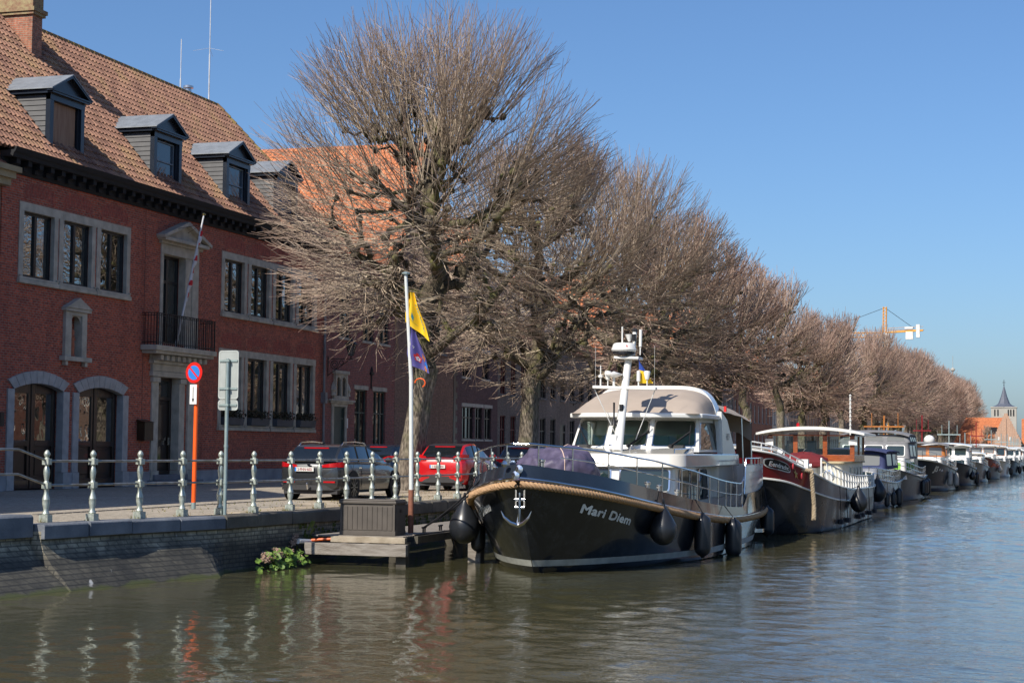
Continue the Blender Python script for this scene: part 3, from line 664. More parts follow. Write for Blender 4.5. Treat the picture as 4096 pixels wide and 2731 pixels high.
g.build('door_surround', m_stone, d, origin=HO, bevel=.015, seg=1)
g = MB(); g.box(52.6,56.0,FY-.45,FY+.3,ST,1.3); g.box(52.9,55.3,FY-.2,FY+.3,1.3,1.49); g.build('doorstep', m_bluestone, d, origin=HO, bevel=.015, seg=1)
g = MB(); g.box(52.15,56.4,FY-.55,FY,5.56,5.66); g.box(52.05,56.5,FY-.62,FY,5.66,5.84); bal = g.build('balcony', m_stone, house, origin=HO, bevel=.02, seg=2)
g = MB(); bx0, bx1, by = 52.15, 56.4, FY-.56
for z in (5.93, 6.84): g.box(bx0,bx1,by-.012,by+.012,z-.012,z+.012); g.box(bx0-.01,bx0+.014,by,FY,z-.012,z+.012); g.box(bx1-.014,bx1+.01,by,FY,z-.012,z+.012)
g.box(bx0-.03,bx1+.03,by-.025,by+.025,6.9,6.925); g.box(bx0-.03,bx0+.02,by,FY,6.9,6.925); g.box(bx1-.02,bx1+.03,by,FY,6.9,6.925)
n = 30
for k in range(n+1):
    x = lerp(bx0, bx1, k/n); thick = .02 if k in (0, 10, 20, n) else .009; g.box(x-thick,x+thick,by-thick,by+thick,5.84,6.9)
    if k % 2 == 0 and k < n: g.tube([(x+.07+.05*math.cos(w), by, 6.86-.0+.03*math.sin(w)) for w in [i*PI/4 for i in range(8)]], .007, 4, closed=True)
for k in range(1, 5):
    for x in (bx0, bx1): y = lerp(by, FY, k/5); g.box(x-.009,x+.009,y-.009,y+.009,5.84,6.9)
g.build('iron_railing', m_iron, bal, origin=HO)
g = MB(); frame_rect(g,53.5,55.15,5.98,9.06,FY+.28,FY+.36,.1,mull=(54.33,),trans=(8.15,)); w = g.build('balcony_door', m_black, house, origin=HO)
g = MB(); g.quad((53.5,FY+.33,5.98),(55.15,FY+.33,5.98),(55.15,FY+.33,9.06),(53.5,FY+.33,9.06)); g.build('pane', m_pane, w, origin=HO, recalc=False)
g = MB(); g.grid(60,1,lambda u,v:(lerp(54.1,55.15,u),FY+.5+.008*math.sin(u*30),lerp(6.0,9.0,v))); g.build('curtain', m_curtain, w, origin=HO, recalc=False)
g = MB(); g.box(53.32,53.506,FY-.04,FY+.27,5.84,9.06); g.box(55.144,55.55,FY-.02,FY+.27,5.84,9.06); g.box(55.55,55.62,FY-.01,FY+.1,5.84,9.06); g.box(55.62,56.1,FY-.05,FY+.1,5.84,9.06); g.box(53.32,56.1,FY-.05,FY+.27,9.054,9.4)
g.box(53.2,56.25,FY-.12,FY+.1,9.4,9.5); g.box(53.1,56.4,FY-.3,FY+.1,9.5,9.62)
g.prism([(53.2,9.62),(56.3,9.62),(54.8,10.16)],FY-.14,FY+.05,'y')
for s in (-1, 1):
    cx = 54.78; g.hexa([(cx,FY-.34,10.16),(cx+s*1.75,FY-.34,9.55),(cx+s*1.75,FY+.05,9.55),(cx,FY+.05,10.16),(cx,FY-.34,10.3),(cx+s*1.78,FY-.34,9.67),(cx+s*1.78,FY+.05,9.67),(cx,FY+.05,10.3)])
g.build('pediment', m_stone, w, origin=HO, bevel=.012, seg=1)
# niche with terracotta saint
g = MB(); 
for a, b in ((47.22,47.57),(48.19,48.48)): g.box(a,b,FY-.1,FY+.2,5.2,6.5)
g.box(47.22,48.48,FY-.1,FY+.05,6.48,6.6); g.box(47.12,48.62,FY-.17,FY+.1,6.6,6.7); g.prism([(47.1,6.7),(48.66,6.7),(47.88,7.04)],FY-.2,FY+.05,'y'); g.box(47.05,48.66,FY-.2,FY+.1,5.06,5.2)
for x in (47.2,48.35): g.box(x,x+.14,FY-.14,FY,4.92,5.06)
g.box(47.5,48.25,FY+.29,FY+.33,5.15,6.5)
for k in range(10):   # arch infill of the niche head
    a = PI*k/10; b = PI*(k+1)/10; c = 47.88; z = 6.17; g.quad((c+.31*math.cos(a),FY-.03,z+.3*math.sin(a)),(c+.31*math.cos(b),FY-.03,z+.3*math.sin(b)),(c+.34*math.cos(b),FY-.03,6.49),(c+.34*math.cos(a),FY-.03,6.49))
ni = g.build('niche', m_stone, house, origin=HO, bevel=.01, seg=1)
g = MB(); cx = 47.84; y = FY+.1
g.lathe((cx,y,5.2), [(.15,0),(.15,.06),(.12,.08),(.13,.3),(.115,.5),(.095,.68),(.12,.78),(.09,.86),(.035,.9),(.05,.93),(.06,.98),(.045,1.04),(0,1.06)], 14)
g.tube([(cx-.1,y,5.95),(cx-.08,y-.09,5.8),(cx+.02,y-.12,5.85)], .03, 8); g.tube([(cx+.1,y,5.95),(cx+.12,y-.06,5.75),(cx+.05,y-.12,5.75)], .03, 8)
tag(g.build('statue', mat('terracotta', (0.38,0.13,0.07), .8, var=.2, scale=8), None, origin=(cx,y,5.2), smooth=True), 'small terracotta saint figure standing in the stone wall niche', 'statue')
# small things on the facade
t = MB(); t.box(51.95,52.55,FY-.3,FY-.0,2.64,3.25); t.prism([(FY-.34,3.25),(FY,3.25),(FY,3.34)],51.9,52.6,'x')
lb = t.build('letterbox', mat('bronze letterbox', (0.05,0.035,0.02), .45, metal=.4), None, origin=(52.25,FY,2.64), bevel=.01); tag(lb, 'brown metal letterbox on the brick wall beside the front door', 'letterbox')
t = MB(); t.box(52.1,52.4,FY-.306,FY-.3,2.72,2.74); t.box(52.1,52.4,FY-.306,FY-.3,3.0,3.02); t.build('slot', m_iron, lb, origin=(52.25,FY,2.64))
g = MB(); g.box(43.9,44.1,FY-.05,FY,3.0,3.4); tag(g.build('wall_box', m_iron, None, origin=(44,FY,3.0)), 'small black box on the wall left of the first coach door', 'box')
g = MB(); g.box(52.24,52.262,FY-.004,FY+.01,ST+.5,10.4); g.build('expansion_joint', m_iron, house, origin=HO)
g = MB(); g.tube([(67.5,FY-.1,10.7),(67.5,FY-.1,ST+.1)], .055, 10)
for z in (2.6,4.6,6.4,8.4): g.tube([(67.5,FY-.1,z),(67.5,FY-.1,z+.06)], .075, 10)
g.box(67.4,67.62,FY-.22,FY,4.3,4.75)
g.build('downpipe', mat('grey zinc downpipe', (0.2,0.21,0.23), .5, metal=.3), house, origin=HO, smooth=True)
# leaning flag pole on the balcony, furled red and white flag
t = thing('flagpole', 'slim white flagpole leaning out from the balcony with a gold tip', 'flagpole', (53.9,28.45,5.9))
P0 = Vector((0,0,0)); P1 = Vector((.61,-.65,4.57))
g = MB(); g.tube([P0, P1], [.045,.03], 10); g.build('pole', mat('white pole paint', (0.62,0.64,0.68), .35, var=.08), t, smooth=True)
g = MB(); g.lathe(P1, [(.03,0),(.07,.02),(.07,.05),(.02,.09)], 10); g.build('tip', mat('brass', (0.5,0.36,0.12), .3, metal=1), t, smooth=True)
g = MB(); g.tube([P0.lerp(P1,.93), (-.3,FY-28.45,3.95)], .008, 4); g.tube([P0.lerp(P1,.93), (1.2,FY-28.45,4.0)], .008, 4); g.build('stay_wire', m_iron, t)
g = MB(); r = random.Random(5)
def furl(u, v):
    p = P0.lerp(P1, lerp(.88,.34,u)); w = .05+.035*math.sin(u*19)+.02*math.sin(u*41+2); a = v*2*PI
    return p+Vector((.04+w*math.cos(a), w*.6*math.sin(a)-.03, 0))
g.grid(40, 8, furl); g.m = [0 if (i//1 % 40) % 7 < 3 else 1 for i in range(len(g.f))]
o = g.build('furled_flag', [mat('flag red', (0.55,0.02,0.03), .8), mat('flag white', (0.6,0.6,0.65), .8)], None, smooth=True); o.location = (53.9,28.45,5.9)
tag(o, 'furled red and white flag wound around the balcony flagpole', 'flag')
# cornice and gutter ---------------------------------------------------
g = MB()
cor = [(FY,10.42),(FY-.06,10.42),(FY-.1,10.55),(FY-.1,10.8),(FY-.42,10.8),(FY-.45,10.9),(FY-.5,10.95),(FY-.56,11.08),(FY-.5,11.09),(FY-.46,10.99),(FY-.1,10.98),(FY,10.98)]
g.prism(cor, HX0-.15, HX1, 'x')
g.build('cornice', m_bracket, house, origin=HO)
g = MB()
n = 39
for k in range(n): x = lerp(HX0+.25, HX1-.25, k/(n-1)); g = MB(); g.prism([(FY-.1,10.5),(FY-.2,10.5),(FY-.2,10.62),(FY-.36,10.64),(FY-.36,10.8),(FY-.1,10.8)], x-.1, x+.1, 'x'); g.build('cornice_bracket', m_bracket, house, origin=HO)
# roof: eave (28.5,11.02) ridge (33.5,16.95), hip at the far end
RY0, RZ0, RY1, RZ1 = 28.62, 11.06, 33.5, 16.9
g = MB(); tiles(g, 42.4, 68.9, RY0, RZ0, RY1, RZ1, hipx=lambda t: lerp(69.5, 66.6, t) if t > .62 else 68.9)
roof = g.build('roof', m_tile, house, origin=HO, recalc=False)
g = MB(); g.quad((42.4,RY0,RZ0),(67.6,RY0,RZ0),(67.9,lerp(RY0,RY1,.62),lerp(RZ0,RZ1,.62)),(66.5,RY1,RZ1),(42.4,RY1,RZ1)); g.quad((42.4,RY1,RZ1),(66.5,RY1,RZ1),(67.9,38.6,RZ0),(42.4,38.6,RZ0)); g.quad((66.5,RY1,RZ1),(67.9,lerp(RY0,RY1,.62),lerp(RZ0,RZ1,.62)),(67.9,38.6,RZ0)); g.quad((67.58,RY0,RZ0),(67.58,38.6,RZ0),(67.58,RY1,RZ1-1.8))
g.build('roof_boarding', m_tile, roof, origin=HO, recalc=False)
g = MB(); rt = random.Random(9)
x = 42.4
while x < 66.5:
    g.tube([(x,RY1,RZ1+.03),(x+.4,RY1,RZ1+.05)], [.13,.105], 8); x += .36
k = 0
while k < 9: t0, t1 = 1-k*.045, 1-(k+1)*.045-.01; g.tube([(lerp(69.5,66.6,t0),lerp(RY0,RY1,t0),lerp(RZ0,RZ1,t0)+.08),(lerp(69.5,66.6,t1),lerp(RY0,RY1,t1),lerp(RZ0,RZ1,t1)+.1)], [.1,.12], 8); k += 1
g.build('ridge_tile', mat('mossy ridge tiles', (0.22,0.12,0.07), .9, col2=(0.33,0.24,0.07), scale=3, bump=.5), roof, origin=HO, smooth=True)
# chimney
g = MB(); g.box(50.4,51.0,32.2,34.2,14.6,16.85)
ch = g.build('chimney', m_brickch, roof, origin=HO)
g.v = []; g.f = []; g.m = []
g = MB(); g.box(50.32,51.08,32.12,34.28,16.85,16.95); g.box(50.27,51.13,32.07,34.33,16.95,17.08); g.box(50.38,51.02,32.18,34.22,17.08,17.62)
g.build('chimney_cap', mat('lichened brick cap', (0.24,0.13,0.08), .95, col2=(0.33,0.27,0.14), scale=6, bump=.8, bscale=16), roof, origin=HO)
g = MB(); s = 1.197
g.quad((50.36,32.12,lerp(RZ0,RZ1,(32.12-RY0)/(RY1-RY0))+.1),(50.36,33.5,16.98),(50.05,33.5,16.98),(50.05,32.0,lerp(RZ0,RZ1,(32.0-RY0)/(RY1-RY0))+.1),(51.05,31.98,lerp(RZ0,RZ1,(31.98-RY0)/(RY1-RY0))+.1),(51.05,32.14,lerp(RZ0,RZ1,(32.14-RY0)/(RY1-RY0))+.1)); g.build('flashing', m_mortar, roof, origin=HO, recalc=False)
g = MB(); g.lathe((65.4,34.2,16.2), [(.15,0),(.15,.9),(.2,.92),(.2,.96),(.14,.98),(.14,1.25),(.22,1.27),(.22,1.36),(.0,1.42)], 14); g.build('flue', mat('steel flue', (0.5,0.5,0.52), .3, metal=.9), roof, origin=HO, smooth=True)
g = MB(); g.tube([(64.7,34.2,16.2),(64.7,34.2,17.7),(64.7,34.2,17.75),(64.7,34.2,19.4)], [.03,.03,.018,.018], 6)
g.each('antenna', mat('antenna white', (0.5,0.52,0.55), .5), roof, origin=HO); g = MB(); g.tube([(66.9,34.0,15.5),(66.9,34.0,19.2),(66.9,34.0,19.25),(66.9,34.0,26.5)], [.03,.03,.02,.02], 6)
for a in range(3): g.tube([(66.9,34.0,19.5),(66.9+.75*math.cos(a*2.1+.3),34.0+.75*math.sin(a*2.1+.3),19.3)], .006, 4)
g.build('antenna', mat('antenna white', (0.5,0.52,0.55), .5), roof, origin=HO)
# dormers ---------------------------------------------------------------
def dormer(x0, boarded):
    w = 1.93; x1 = x0+w; yf = 29.05; zt = 13.24; zb = 11.4; yb = 30.48; sl = (RZ1-RZ0)/(RY1-RY0); zr = lambda y: RZ0+(y-RY0)*sl
    g = MB(); ya = yf
    d = MB()   # cheeks made of boards
    for xs_, s in ((x0,-1),(x1,1)):
        n = 10
        for k in range(n):
            z0 = lerp(11.6,13.22,k/n); z1 = lerp(11.6,13.22,(k+1)/n); yy = RY0+(z1-RZ0)/sl+.05
            d.hexa([(xs_-.0*s,yf+.06,z0),(xs_+.03*s,yf+.06,z0),(xs_+.03*s,yy,z0),(xs_,yy,z0),(xs_,yf+.06,z1),(xs_+.006*s,yf+.06,z1),(xs_+.006*s,yy,z1),(xs_,yy,z1)])
    dm = d.build('dormer', m_slate, house, origin=HO)
    g = MB(); g.box(x0-.04,x0+.16,yf-.04,yf+.12,zb,zt); g.box(x1-.16,x1+.04,yf-.04,yf+.12,zb,zt); g.box(x0-.04,x1+.04,yf-.05,yf+.12,zt-.18,zt+.02); g.box(x0-.02,x1+.02,yf-.08,yf+.12,zb-.1,zb+.08)
    g.box(x0+.16,x0+.24,yf+.03,yf+.12,zb,zt-.18); g.box(x1-.26,x1-.16,yf+.03,yf+.2,zb,zt-.18)
    mx = (x0+x1)/2; za = 13.98
    g.prism([(x0-.02,zt+.12),(x1+.02,zt+.12),(mx,za-.03)], yf-.04, yf+.1, 'y'); g.box(x0-.12,x1+.12,yf-.17,yf+.1,zt+.02,zt+.08); g.box(x0-.15,x1+.15,yf-.2,yf+.1,zt+.08,zt+.13)
    for s in (-1, 1):
        g.hexa([(mx,yf-.2,za-.08),(mx+s*1.17,yf-.2,zt+.07),(mx+s*1.17,yf-.0,zt+.07),(mx,yf-.0,za-.08),(mx,yf-.2,za+.0),(mx+s*1.17,yf-.2,zt+.15),(mx+s*1.17,yf,zt+.15),(mx,yf,za)])
        g.box(mx+s*1.06-.06,mx+s*1.06+.06,yf,yb+.1,zt-.0,zt+.1)
    g.build('dormer_front', m_navy, dm, origin=HO)
    g = MB()
    for s in (-1, 1):
        yr = RY0+(za-RZ0)/sl+.1; ye = RY0+(zt+.12-RZ0)/sl+.12
        g.hexa([(mx,yf-.22,za),(mx+s*1.2,yf-.22,zt+.12),(mx+s*1.2,ye,zt+.12),(mx,yr,za),(mx,yf-.22,za+.035),(mx+s*1.2,yf-.22,zt+.155),(mx+s*1.2,ye,zt+.155),(mx,yr,za+.035)])
    g.build('dormer_roof', m_zinc, dm, origin=HO)
    if boarded:
        g = MB(); g.box(x0+.24,x1-.3,yf+.1,yf+.13,zb+.02,zt-.19); g.build('plywood_board', mat('plywood', (0.36,0.22,0.14), .7, col2=(0.25,0.14,0.085), scale=1.5, stretch=(9,9,1)), dm, origin=HO)
    else:
        g = MB(); frame_rect(g, x0+.26, x1-.3, zb+.06, zt-.22, yf+.1, yf+.15, .045, trans=(lerp(zb,zt,.5),)); g.build('window_frame', mat('grey blue frame', (0.16,0.2,0.24), .4), dm, origin=HO)
        g = MB(); g.quad((x0+.26,yf+.14,zb+.06),(x1-.3,yf+.14,zb+.06),(x1-.3,yf+.14,zt-.2),(x0+.26,yf+.14,zt-.2)); g.build('pane', glass('dormer glass', trans=0, tint=(0.05,0.075,0.10), ior=1.6), dm, origin=HO, recalc=False)
    g = MB()
    for s, xx in ((-1, x0), (1, x1)):
        a = Vector((xx+s*.1, yf-.1, zr(yf-.1)+.1)); b = Vector((xx+s*.1, yb+.1, zr(yb+.1)+.1)); g.bar(a, b, .13, .03)
    g.each('flashing', m_mortar, dm, origin=HO)
for x, bd in ((46.56,True),(53.14,False),(58.7,False),(63.2,False)): dormer(x, bd)
# ------------------------------------------------------------ neighbouring houses
m_brick2 = brick('old purple red brick', (0.34,0.085,0.065), (0.22,0.065,0.06), (0.22,0.16,0.15), .22, .075, .012, stain=.45, stainc=(0.25,0.15,0.14), stain_scale=1.2)
m_brick3 = brick('brown brick', (0.33,0.19,0.135), (0.24,0.13,0.10), (0.18,0.14,0.12), .22, .075, .012, stain=.4, stainc=(0.09,0.06,0.05))
m_brick4 = brick('dark purple brick', (0.18,0.09,0.10), (0.12,0.065,0.08), (0.15,0.12,0.115), .22, .075, .012, stain=.3)
m_brick5 = brick('grey brown brick', (0.30,0.26,0.24), (0.21,0.185,0.175), (0.2,0.18,0.17), .22, .075, .012, stain=.4)
m_brick6 = brick('peach brick', (0.50,0.30,0.20), (0.42,0.24,0.16), (0.42,0.33,0.26), .22, .075, .012, stain=.3, stainc=(0.35,0.2,0.13))
m_brick7 = brick('orange red brick', (0.34,0.12,0.07), (0.25,0.085,0.05), (0.22,0.17,0.13), .22, .075, .012, stain=.3, stainc=(0.14,0.06,0.04))
m_plaster = mat('white plaster', (0.55,0.54,0.5), .9, var=.08)
m_greenf = mat('green grey window paint', (0.06,0.085,0.075), .5)
m_redf = mat('dark red window paint', (0.13,0.012,0.015), .5)
m_whitef = mat('white window paint', (0.6,0.6,0.57), .5)
def simple_house(name, label, x0, x1, eave, ridge, mw, mr, wins, frame, door=None, gable=False, depth=9, Y=FY, back=True, lintel=None, coarse=False, group=None, chim=None, facing=-1, overs=.25):
    c = ((x0+x1)/2, Y, ST); h = thing(name, label, 'house', c, group=group)
    def Yf(y): return Y + (y-Y)*(1 if facing < 0 else -1)
    g = MB(); holes = [w for w in wins]+([door] if door else [])
    top = ST+eave
    if facing < 0: wall_holes(g, x0, x1, ST, top, Y, [(*w[:4], .14) for w in holes])
    else:
        g2 = MB(); wall_holes(g2, x0, x1, ST, top, Y, [(*w[:4], -.14) for w in holes]); g = g2
    yb = Yf(Y+depth)
    g.quad((x0,Y,ST),(x0,yb,ST),(x0,yb,top),(x0,Y,top)); g.quad((x1,Y,ST),(x1,yb,ST),(x1,yb,top),(x1,Y,top)); g.quad((x0,yb,ST),(x1,yb,ST),(x1,yb,top),(x0,yb,top))
    m = (x0+x1)/2; ym = Yf(Y+depth/2); rz = ST+ridge
    if gable: g.quad((x0,Y,top),(x1,Y,top),(m,Y,rz+.1)); g.quad((x0,yb,top),(m,yb,rz),(x1,yb,top))
    else: g.quad((x0,Y,top),(x0,yb,top),(x0,ym,rz)); g.quad((x1,Y,top),(x1,ym,rz),(x1,yb,top))
    g.build('wall', mw, h, origin=c, recalc=False)
    g = MB(); o = overs; e = Yf(Y-o)
    sgn = 1 if facing < 0 else -1
    if gable:
        for s, xx in ((-1,x0),(1,x1)):
            g.hexa([(m,Y+.1*sgn,rz),(xx,Y+.1*sgn,top),(xx,yb,top),(m,yb,rz),(m,Y+.1*sgn,rz+.1),(xx+s*.1,Y+.1*sgn,top+.06),(xx+s*.1,yb,top+.06),(m,yb,rz+.1)])
    else:
        g.hexa([(x0-.02,e,top-.02),(x1+.02,e,top-.02),(x1+.02,ym,rz),(x0-.02,ym,rz),(x0-.02,e,top+.1),(x1+.02,e,top+.1),(x1+.02,ym,rz+.12),(x0-.02,ym,rz+.12)])
        g.hexa([(x0-.02,yb,top-.02),(x1+.02,yb,top-.02),(x1+.02,ym,rz),(x0-.02,ym,rz),(x0-.02,yb,top+.1),(x1+.02,yb,top+.1),(x1+.02,ym,rz+.12),(x0-.02,ym,rz+.12)])
    rf = g.build('roof', mr, h, origin=c)
    if chim:
        cx, cy, cw, cz = chim; g = MB(); g.box(cx-cw,cx+cw,cy-.4,cy+.4,rz-2.2,cz); g.box(cx-cw-.06,cx+cw+.06,cy-.46,cy+.46,cz,cz+.15); g.build('chimney', m_brickch, rf, origin=c)
    for w in wins:
        a, b, cz0, d = w[:4]; g = MB(); ym1, ym2 = sorted((Yf(Y+.08), Yf(Y+.14)))
        k = max(1, round((b-a)/.6)); mull = [a+(b-a)*i/k for i in range(1, k)]
        frame_rect(g, a, b, cz0, d, ym1, ym2, .06, mull=mull, trans=(lerp(cz0, d, .66),))
        wd = g.build('window', frame, h, origin=c); g = MB(); yp = Yf(Y+.12); g.quad((a,yp,cz0),(b,yp,cz0),(b,yp,d),(a,yp,d)); g.build('pane', m_paned, wd, origin=c, recalc=False)
        y1, y2 = sorted((Yf(Y-.06), Yf(Y+.07)))
        g = MB(); g.box(a-.08, b+.08, y1, y2, cz0-.1, cz0)
        if lintel: g.box(a-.12, b+.12, y1+.03*(facing < 0), y2, d, d+.18)
        g.build('sill', lintel or m_bluestone, wd, origin=c)
    if door:
        a, b, cz0, d = door[:4]; g = MB(); ym1, ym2 = sorted((Yf(Y+.08), Yf(Y+.15))); g.box(a, b, ym1, ym2, cz0, d); frame_rect(g, a, b, cz0, d, *sorted((Yf(Y+.03), Yf(Y+.08))), .08, trans=(d-.5,)); dd = g.build('door', frame, h, origin=c)
    return h, c
def pan(name, c1, c2):
    return brick(name, c1, c2, tuple(v*.4 for v in c1), .25, .3, .03, mode='wall', stain=.4, stainc=tuple(v*.6 for v in c1), bump=1.0, stain_scale=.6)
m_or = pan('orange tiled roof', (0.62,0.21,0.08), (0.5,0.15,0.06)); m_rd = pan('red brown tiled roof', (0.33,0.13,0.08), (0.26,0.10,0.065)); m_gr = pan('grey slate roof', (0.13,0.13,0.15), (0.1,0.1,0.12))
# second house: small Gothic fanlight
b2w = [(71.2,72.62,ST+.9,5.02),(73.4,74.95,ST+.9,5.02),(69.3,70.6,7.2,9.3),(72.0,73.4,7.2,9.3),(74.0,75.3,7.2,9.3)]
h2, c2 = simple_house('old_brick_house', 'dark red brick house with small Gothic fanlight over its door beside the big tree trunk', 67.72, 76.1, 9.6, 12.9, m_brick2, m_or, b2w, m_greenf, door=(68.75,70.0,ST,4.2), lintel=m_stone, depth=9.5)
g = MB()
for a, b, z0, z1 in ((68.55,68.75,ST,4.2),(70.0,70.2,ST,4.2),(68.5,70.25,4.2,4.42)): g.box(a,b,FY-.06,FY+.1,z0,z1)
g.box(68.1,70.8,FY-.2,FY+.05,4.42,4.5); g.box(68.2,70.7,FY-.14,FY+.05,4.34,4.42)
g.box(68.75,68.87,FY-.12,FY+.02,4.62,5.6); g.box(69.37,69.47,FY-.12,FY+.02,4.62,5.3); g.box(69.97,70.1,FY-.12,FY+.02,4.62,5.6); g.box(68.6,70.25,FY-.12,FY+.02,4.5,4.66); g.box(68.65,70.2,FY-.16,FY+.02,5.6,5.74)
for cx in (69.12,69.72):
    n = 10
    for k in range(n):
        a, b = PI*k/n, PI*(k+1)/n
        g.hexa([(cx+.25*math.cos(a),FY-.1,5.2+.26*math.sin(a)),(cx+.25*math.cos(b),FY-.1,5.2+.26*math.sin(b)),(cx+.25*math.cos(b),FY,5.2+.26*math.sin(b)),(cx+.25*math.cos(a),FY,5.2+.26*math.sin(a)),
                (cx+.32*math.cos(a),FY-.1,5.62),(cx+.32*math.cos(b),FY-.1,5.62),(cx+.32*math.cos(b),FY,5.62),(cx+.32*math.cos(a),FY,5.62)])
for s, cx in ((-1,68.6),(1,70.25)): g.lathe((cx,FY-.05,4.66), [(.14,0),(.1,.15),(.16,.25),(.06,.5),(0,.6)], 8)
ga = g.build('gothic_fanlight', m_stone, h2, origin=c2, bevel=.01, seg=1)
g = MB(); g.box(68.87,69.97,FY-.03,FY+.0,4.66,5.45); g.build('pane', m_paned, ga, origin=c2)
g = MB(); g.box(73.05,73.11,FY-.05,FY,5.1,5.75)
for dx in (-.1,.1): g.lathe((73.08+dx,FY-.04,5.78), [(.07,-.05),(.07,.05)], 8, axis=(0,1,0))
g.lathe((73.08,FY-.04,5.95), [(.05,-.16),(.07,0),(0,.18)], 8); g.build('wall_anchor', m_iron, h2, origin=c2)
g = MB(); g.box(70.22,70.4,FY-.02,FY,3.3,3.72); g.build('door_plate', m_signw, h2, origin=c2)
# lantern on ornate bracket
def lantern(x, y, z, label, mg):
    t = thing('wall_lantern', label, 'street lamp', (x,y,z), group='wall lanterns on scroll brackets')
    g = MB(); g.box(-.02,.02,-1.15,0,-.03,.0); g.box(-.02,.02,-.03,0,-.75,.1); g.bar((0,-.02,-.7),(0,-1.0,-.05),.025,.025)
    for c, r in (((0,-.3,-.26),.17),((0,-.3,-.26),.09),((0,-.62,-.17),.09)): g.tube([(c[0], c[1]+r*math.cos(a), c[2]+r*math.sin(a)) for a in [i*PI/6 for i in range(12)]], .018, 5, closed=True)
    g.build('bracket', m_iron, t)
    g = MB(); g.lathe((0,-1.05,0), [(.03,0),(.03,.1),(.12,.12),(.12,.14)], 8); g.lathe((0,-1.05,.58), [(.24,0),(.26,.03),(.1,.2),(.05,.24),(.05,.3),(0,.34)], 6)
    for k in range(6): a = k*PI/3; g.tube([(.11*math.cos(a),-1.05+.11*math.sin(a),.14),(.22*math.cos(a),-1.05+.22*math.sin(a),.58)], .01, 4)
    l = g.build('lantern_frame', m_iron, t); g = MB(); g.lathe((0,-1.05,.14), [(.105,0),(.21,.44)], 6); g.build('lantern_glass', glass('lantern glass', trans=.7, tint=(.5,.5,.48), ior=1.5), l)
    return t
lantern(68.1, FY, 6.2, 'wall lantern on black scroll bracket at the corner of the old brick house', m_iron)
lantern(108.6, FY, 6.0, 'wall lantern on black scroll bracket on the grey brick house behind the motor yacht mast', m_iron)
# building 3: set forward side wall (brown), dark purple facade with quoins and a triple window
m_tile3 = m_tile2
simple_house('brown_brick_house', 'tall brown brick house behind the big tree trunk with an orange tiled roof', 76.14, 84.6, 8.9, 16.3, m_brick3, m_or, [(79.2,80.4,7.2,8.9),(82,83.3,7.2,8.9)], m_greenf, gable=True, depth=11, lintel=None)
h3, c3 = simple_house('gabled_house', 'dark purple brick house with a wide triple window and white sill right of the flagpole', 84.66, 92.2, 7.8, 13.6, m_brick4, m_or, [(86.1,88.0,2.95,4.65),(88.3,89.5,2.95,4.65),(89.9,91.1,2.95,4.65),(86.0,87.2,6.2,7.6),(89.4,90.6,6.2,7.6)], m_black, gable=True, depth=11, lintel=m_plaster)
g = MB()
for k in range(26):
    if k % 2: g.box(84.64, 85.25, FY-.012, FY+.05, ST+k*.3, ST+k*.3+.3)
    else: g.box(84.64, 84.95, FY-.012, FY+.05, ST+k*.3, ST+k*.3+.3)
g.build('quoins', m_navy, h3, origin=c3)
gx = MB(); gx.box(92.02, 92.06, FY-.6, FY, ST, 9)
spec = [
 ('row_house', 'grey brick row house with dark red windows just left of the second tree trunk', 92.24, 100.3, 7.6, 12.4, m_brick5, m_rd, m_redf, False, 1),
 ('row_house', 'grey brick row house with tall narrow doorways right of the second tree trunk', 100.34, 107.2, 7.9, 12.6, m_brick5, m_gr, m_black, False, 2),
 ('row_house', 'grey brown row house with lantern bracket and arched doorway behind the yacht', 107.24, 116.5, 7.4, 12.0, m_brick5, m_rd, m_black, False, 3),
 ('row_house', 'orange red brick row house with pointed gable behind the yacht mast', 116.54, 123.0, 7.5, 13.6, m_brick7, m_or, m_whitef, True, 4),
 ('row_house', 'pink brick row house with dark red windows seen past the yacht awning', 123.04, 131.5, 7.2, 12.2, m_brick7, m_or, m_redf, False, 5),
 ('row_house', 'white plastered row house behind the wheelhouse of the red barge', 131.54, 140.0, 7.0, 11.6, m_plaster, m_gr, m_black, False, 6),
 ('row_house', 'dark brick row house behind the third group of tree trunks', 140.04, 150.0, 7.8, 13.0, m_brick4, m_rd, m_whitef, False, 7),
 ('row_house', 'peach brick gabled row house glimpsed between the far tree trunks', 150.04, 158.0, 7.2, 13.8, m_brick6, m_or, m_black, True, 8),
 ('row_house', 'grey blue row house behind the cruiser with the grey canopy', 158.04, 170.0, 7.0, 11.8, m_brick5, m_gr, m_whitef, False, 9),
 ('row_house', 'orange roofed brick row house behind the far pollard trees', 170.04, 182.0, 7.6, 12.8, m_brick7, m_or, m_whitef, False, 10)]
for nm, lb, x0, x1, ev, rg, mw_, mr_, fr_, gb, k in spec:
    r = random.Random(k*13); n = max(3, int((x1-x0)/2.0)); st = (x1-x0)/n; wins = []; dr = None; di = r.randrange(n)
    for i in range(n):
        cx = x0+(i+.5)*st; w = st*.26
        if i == di: dr = (cx-w-.05, cx+w+.05, ST, ST+2.9)
        else: wins.append((cx-w, cx+w, ST+.9, ST+3.2))
        wins.append((cx-w, cx+w, ST+4.4, ST+6.3))
    simple_house(nm, lb, x0, x1, ev, rg, mw_, mr_, wins, fr_, dr, gable=gb, depth=10, chim=((x0+x1)/2+1.5, FY+4.6, .45, ST+rg+1.0) if k % 2 else None, group='row houses along the quay street')
g = MB(); r = random.Random(4)
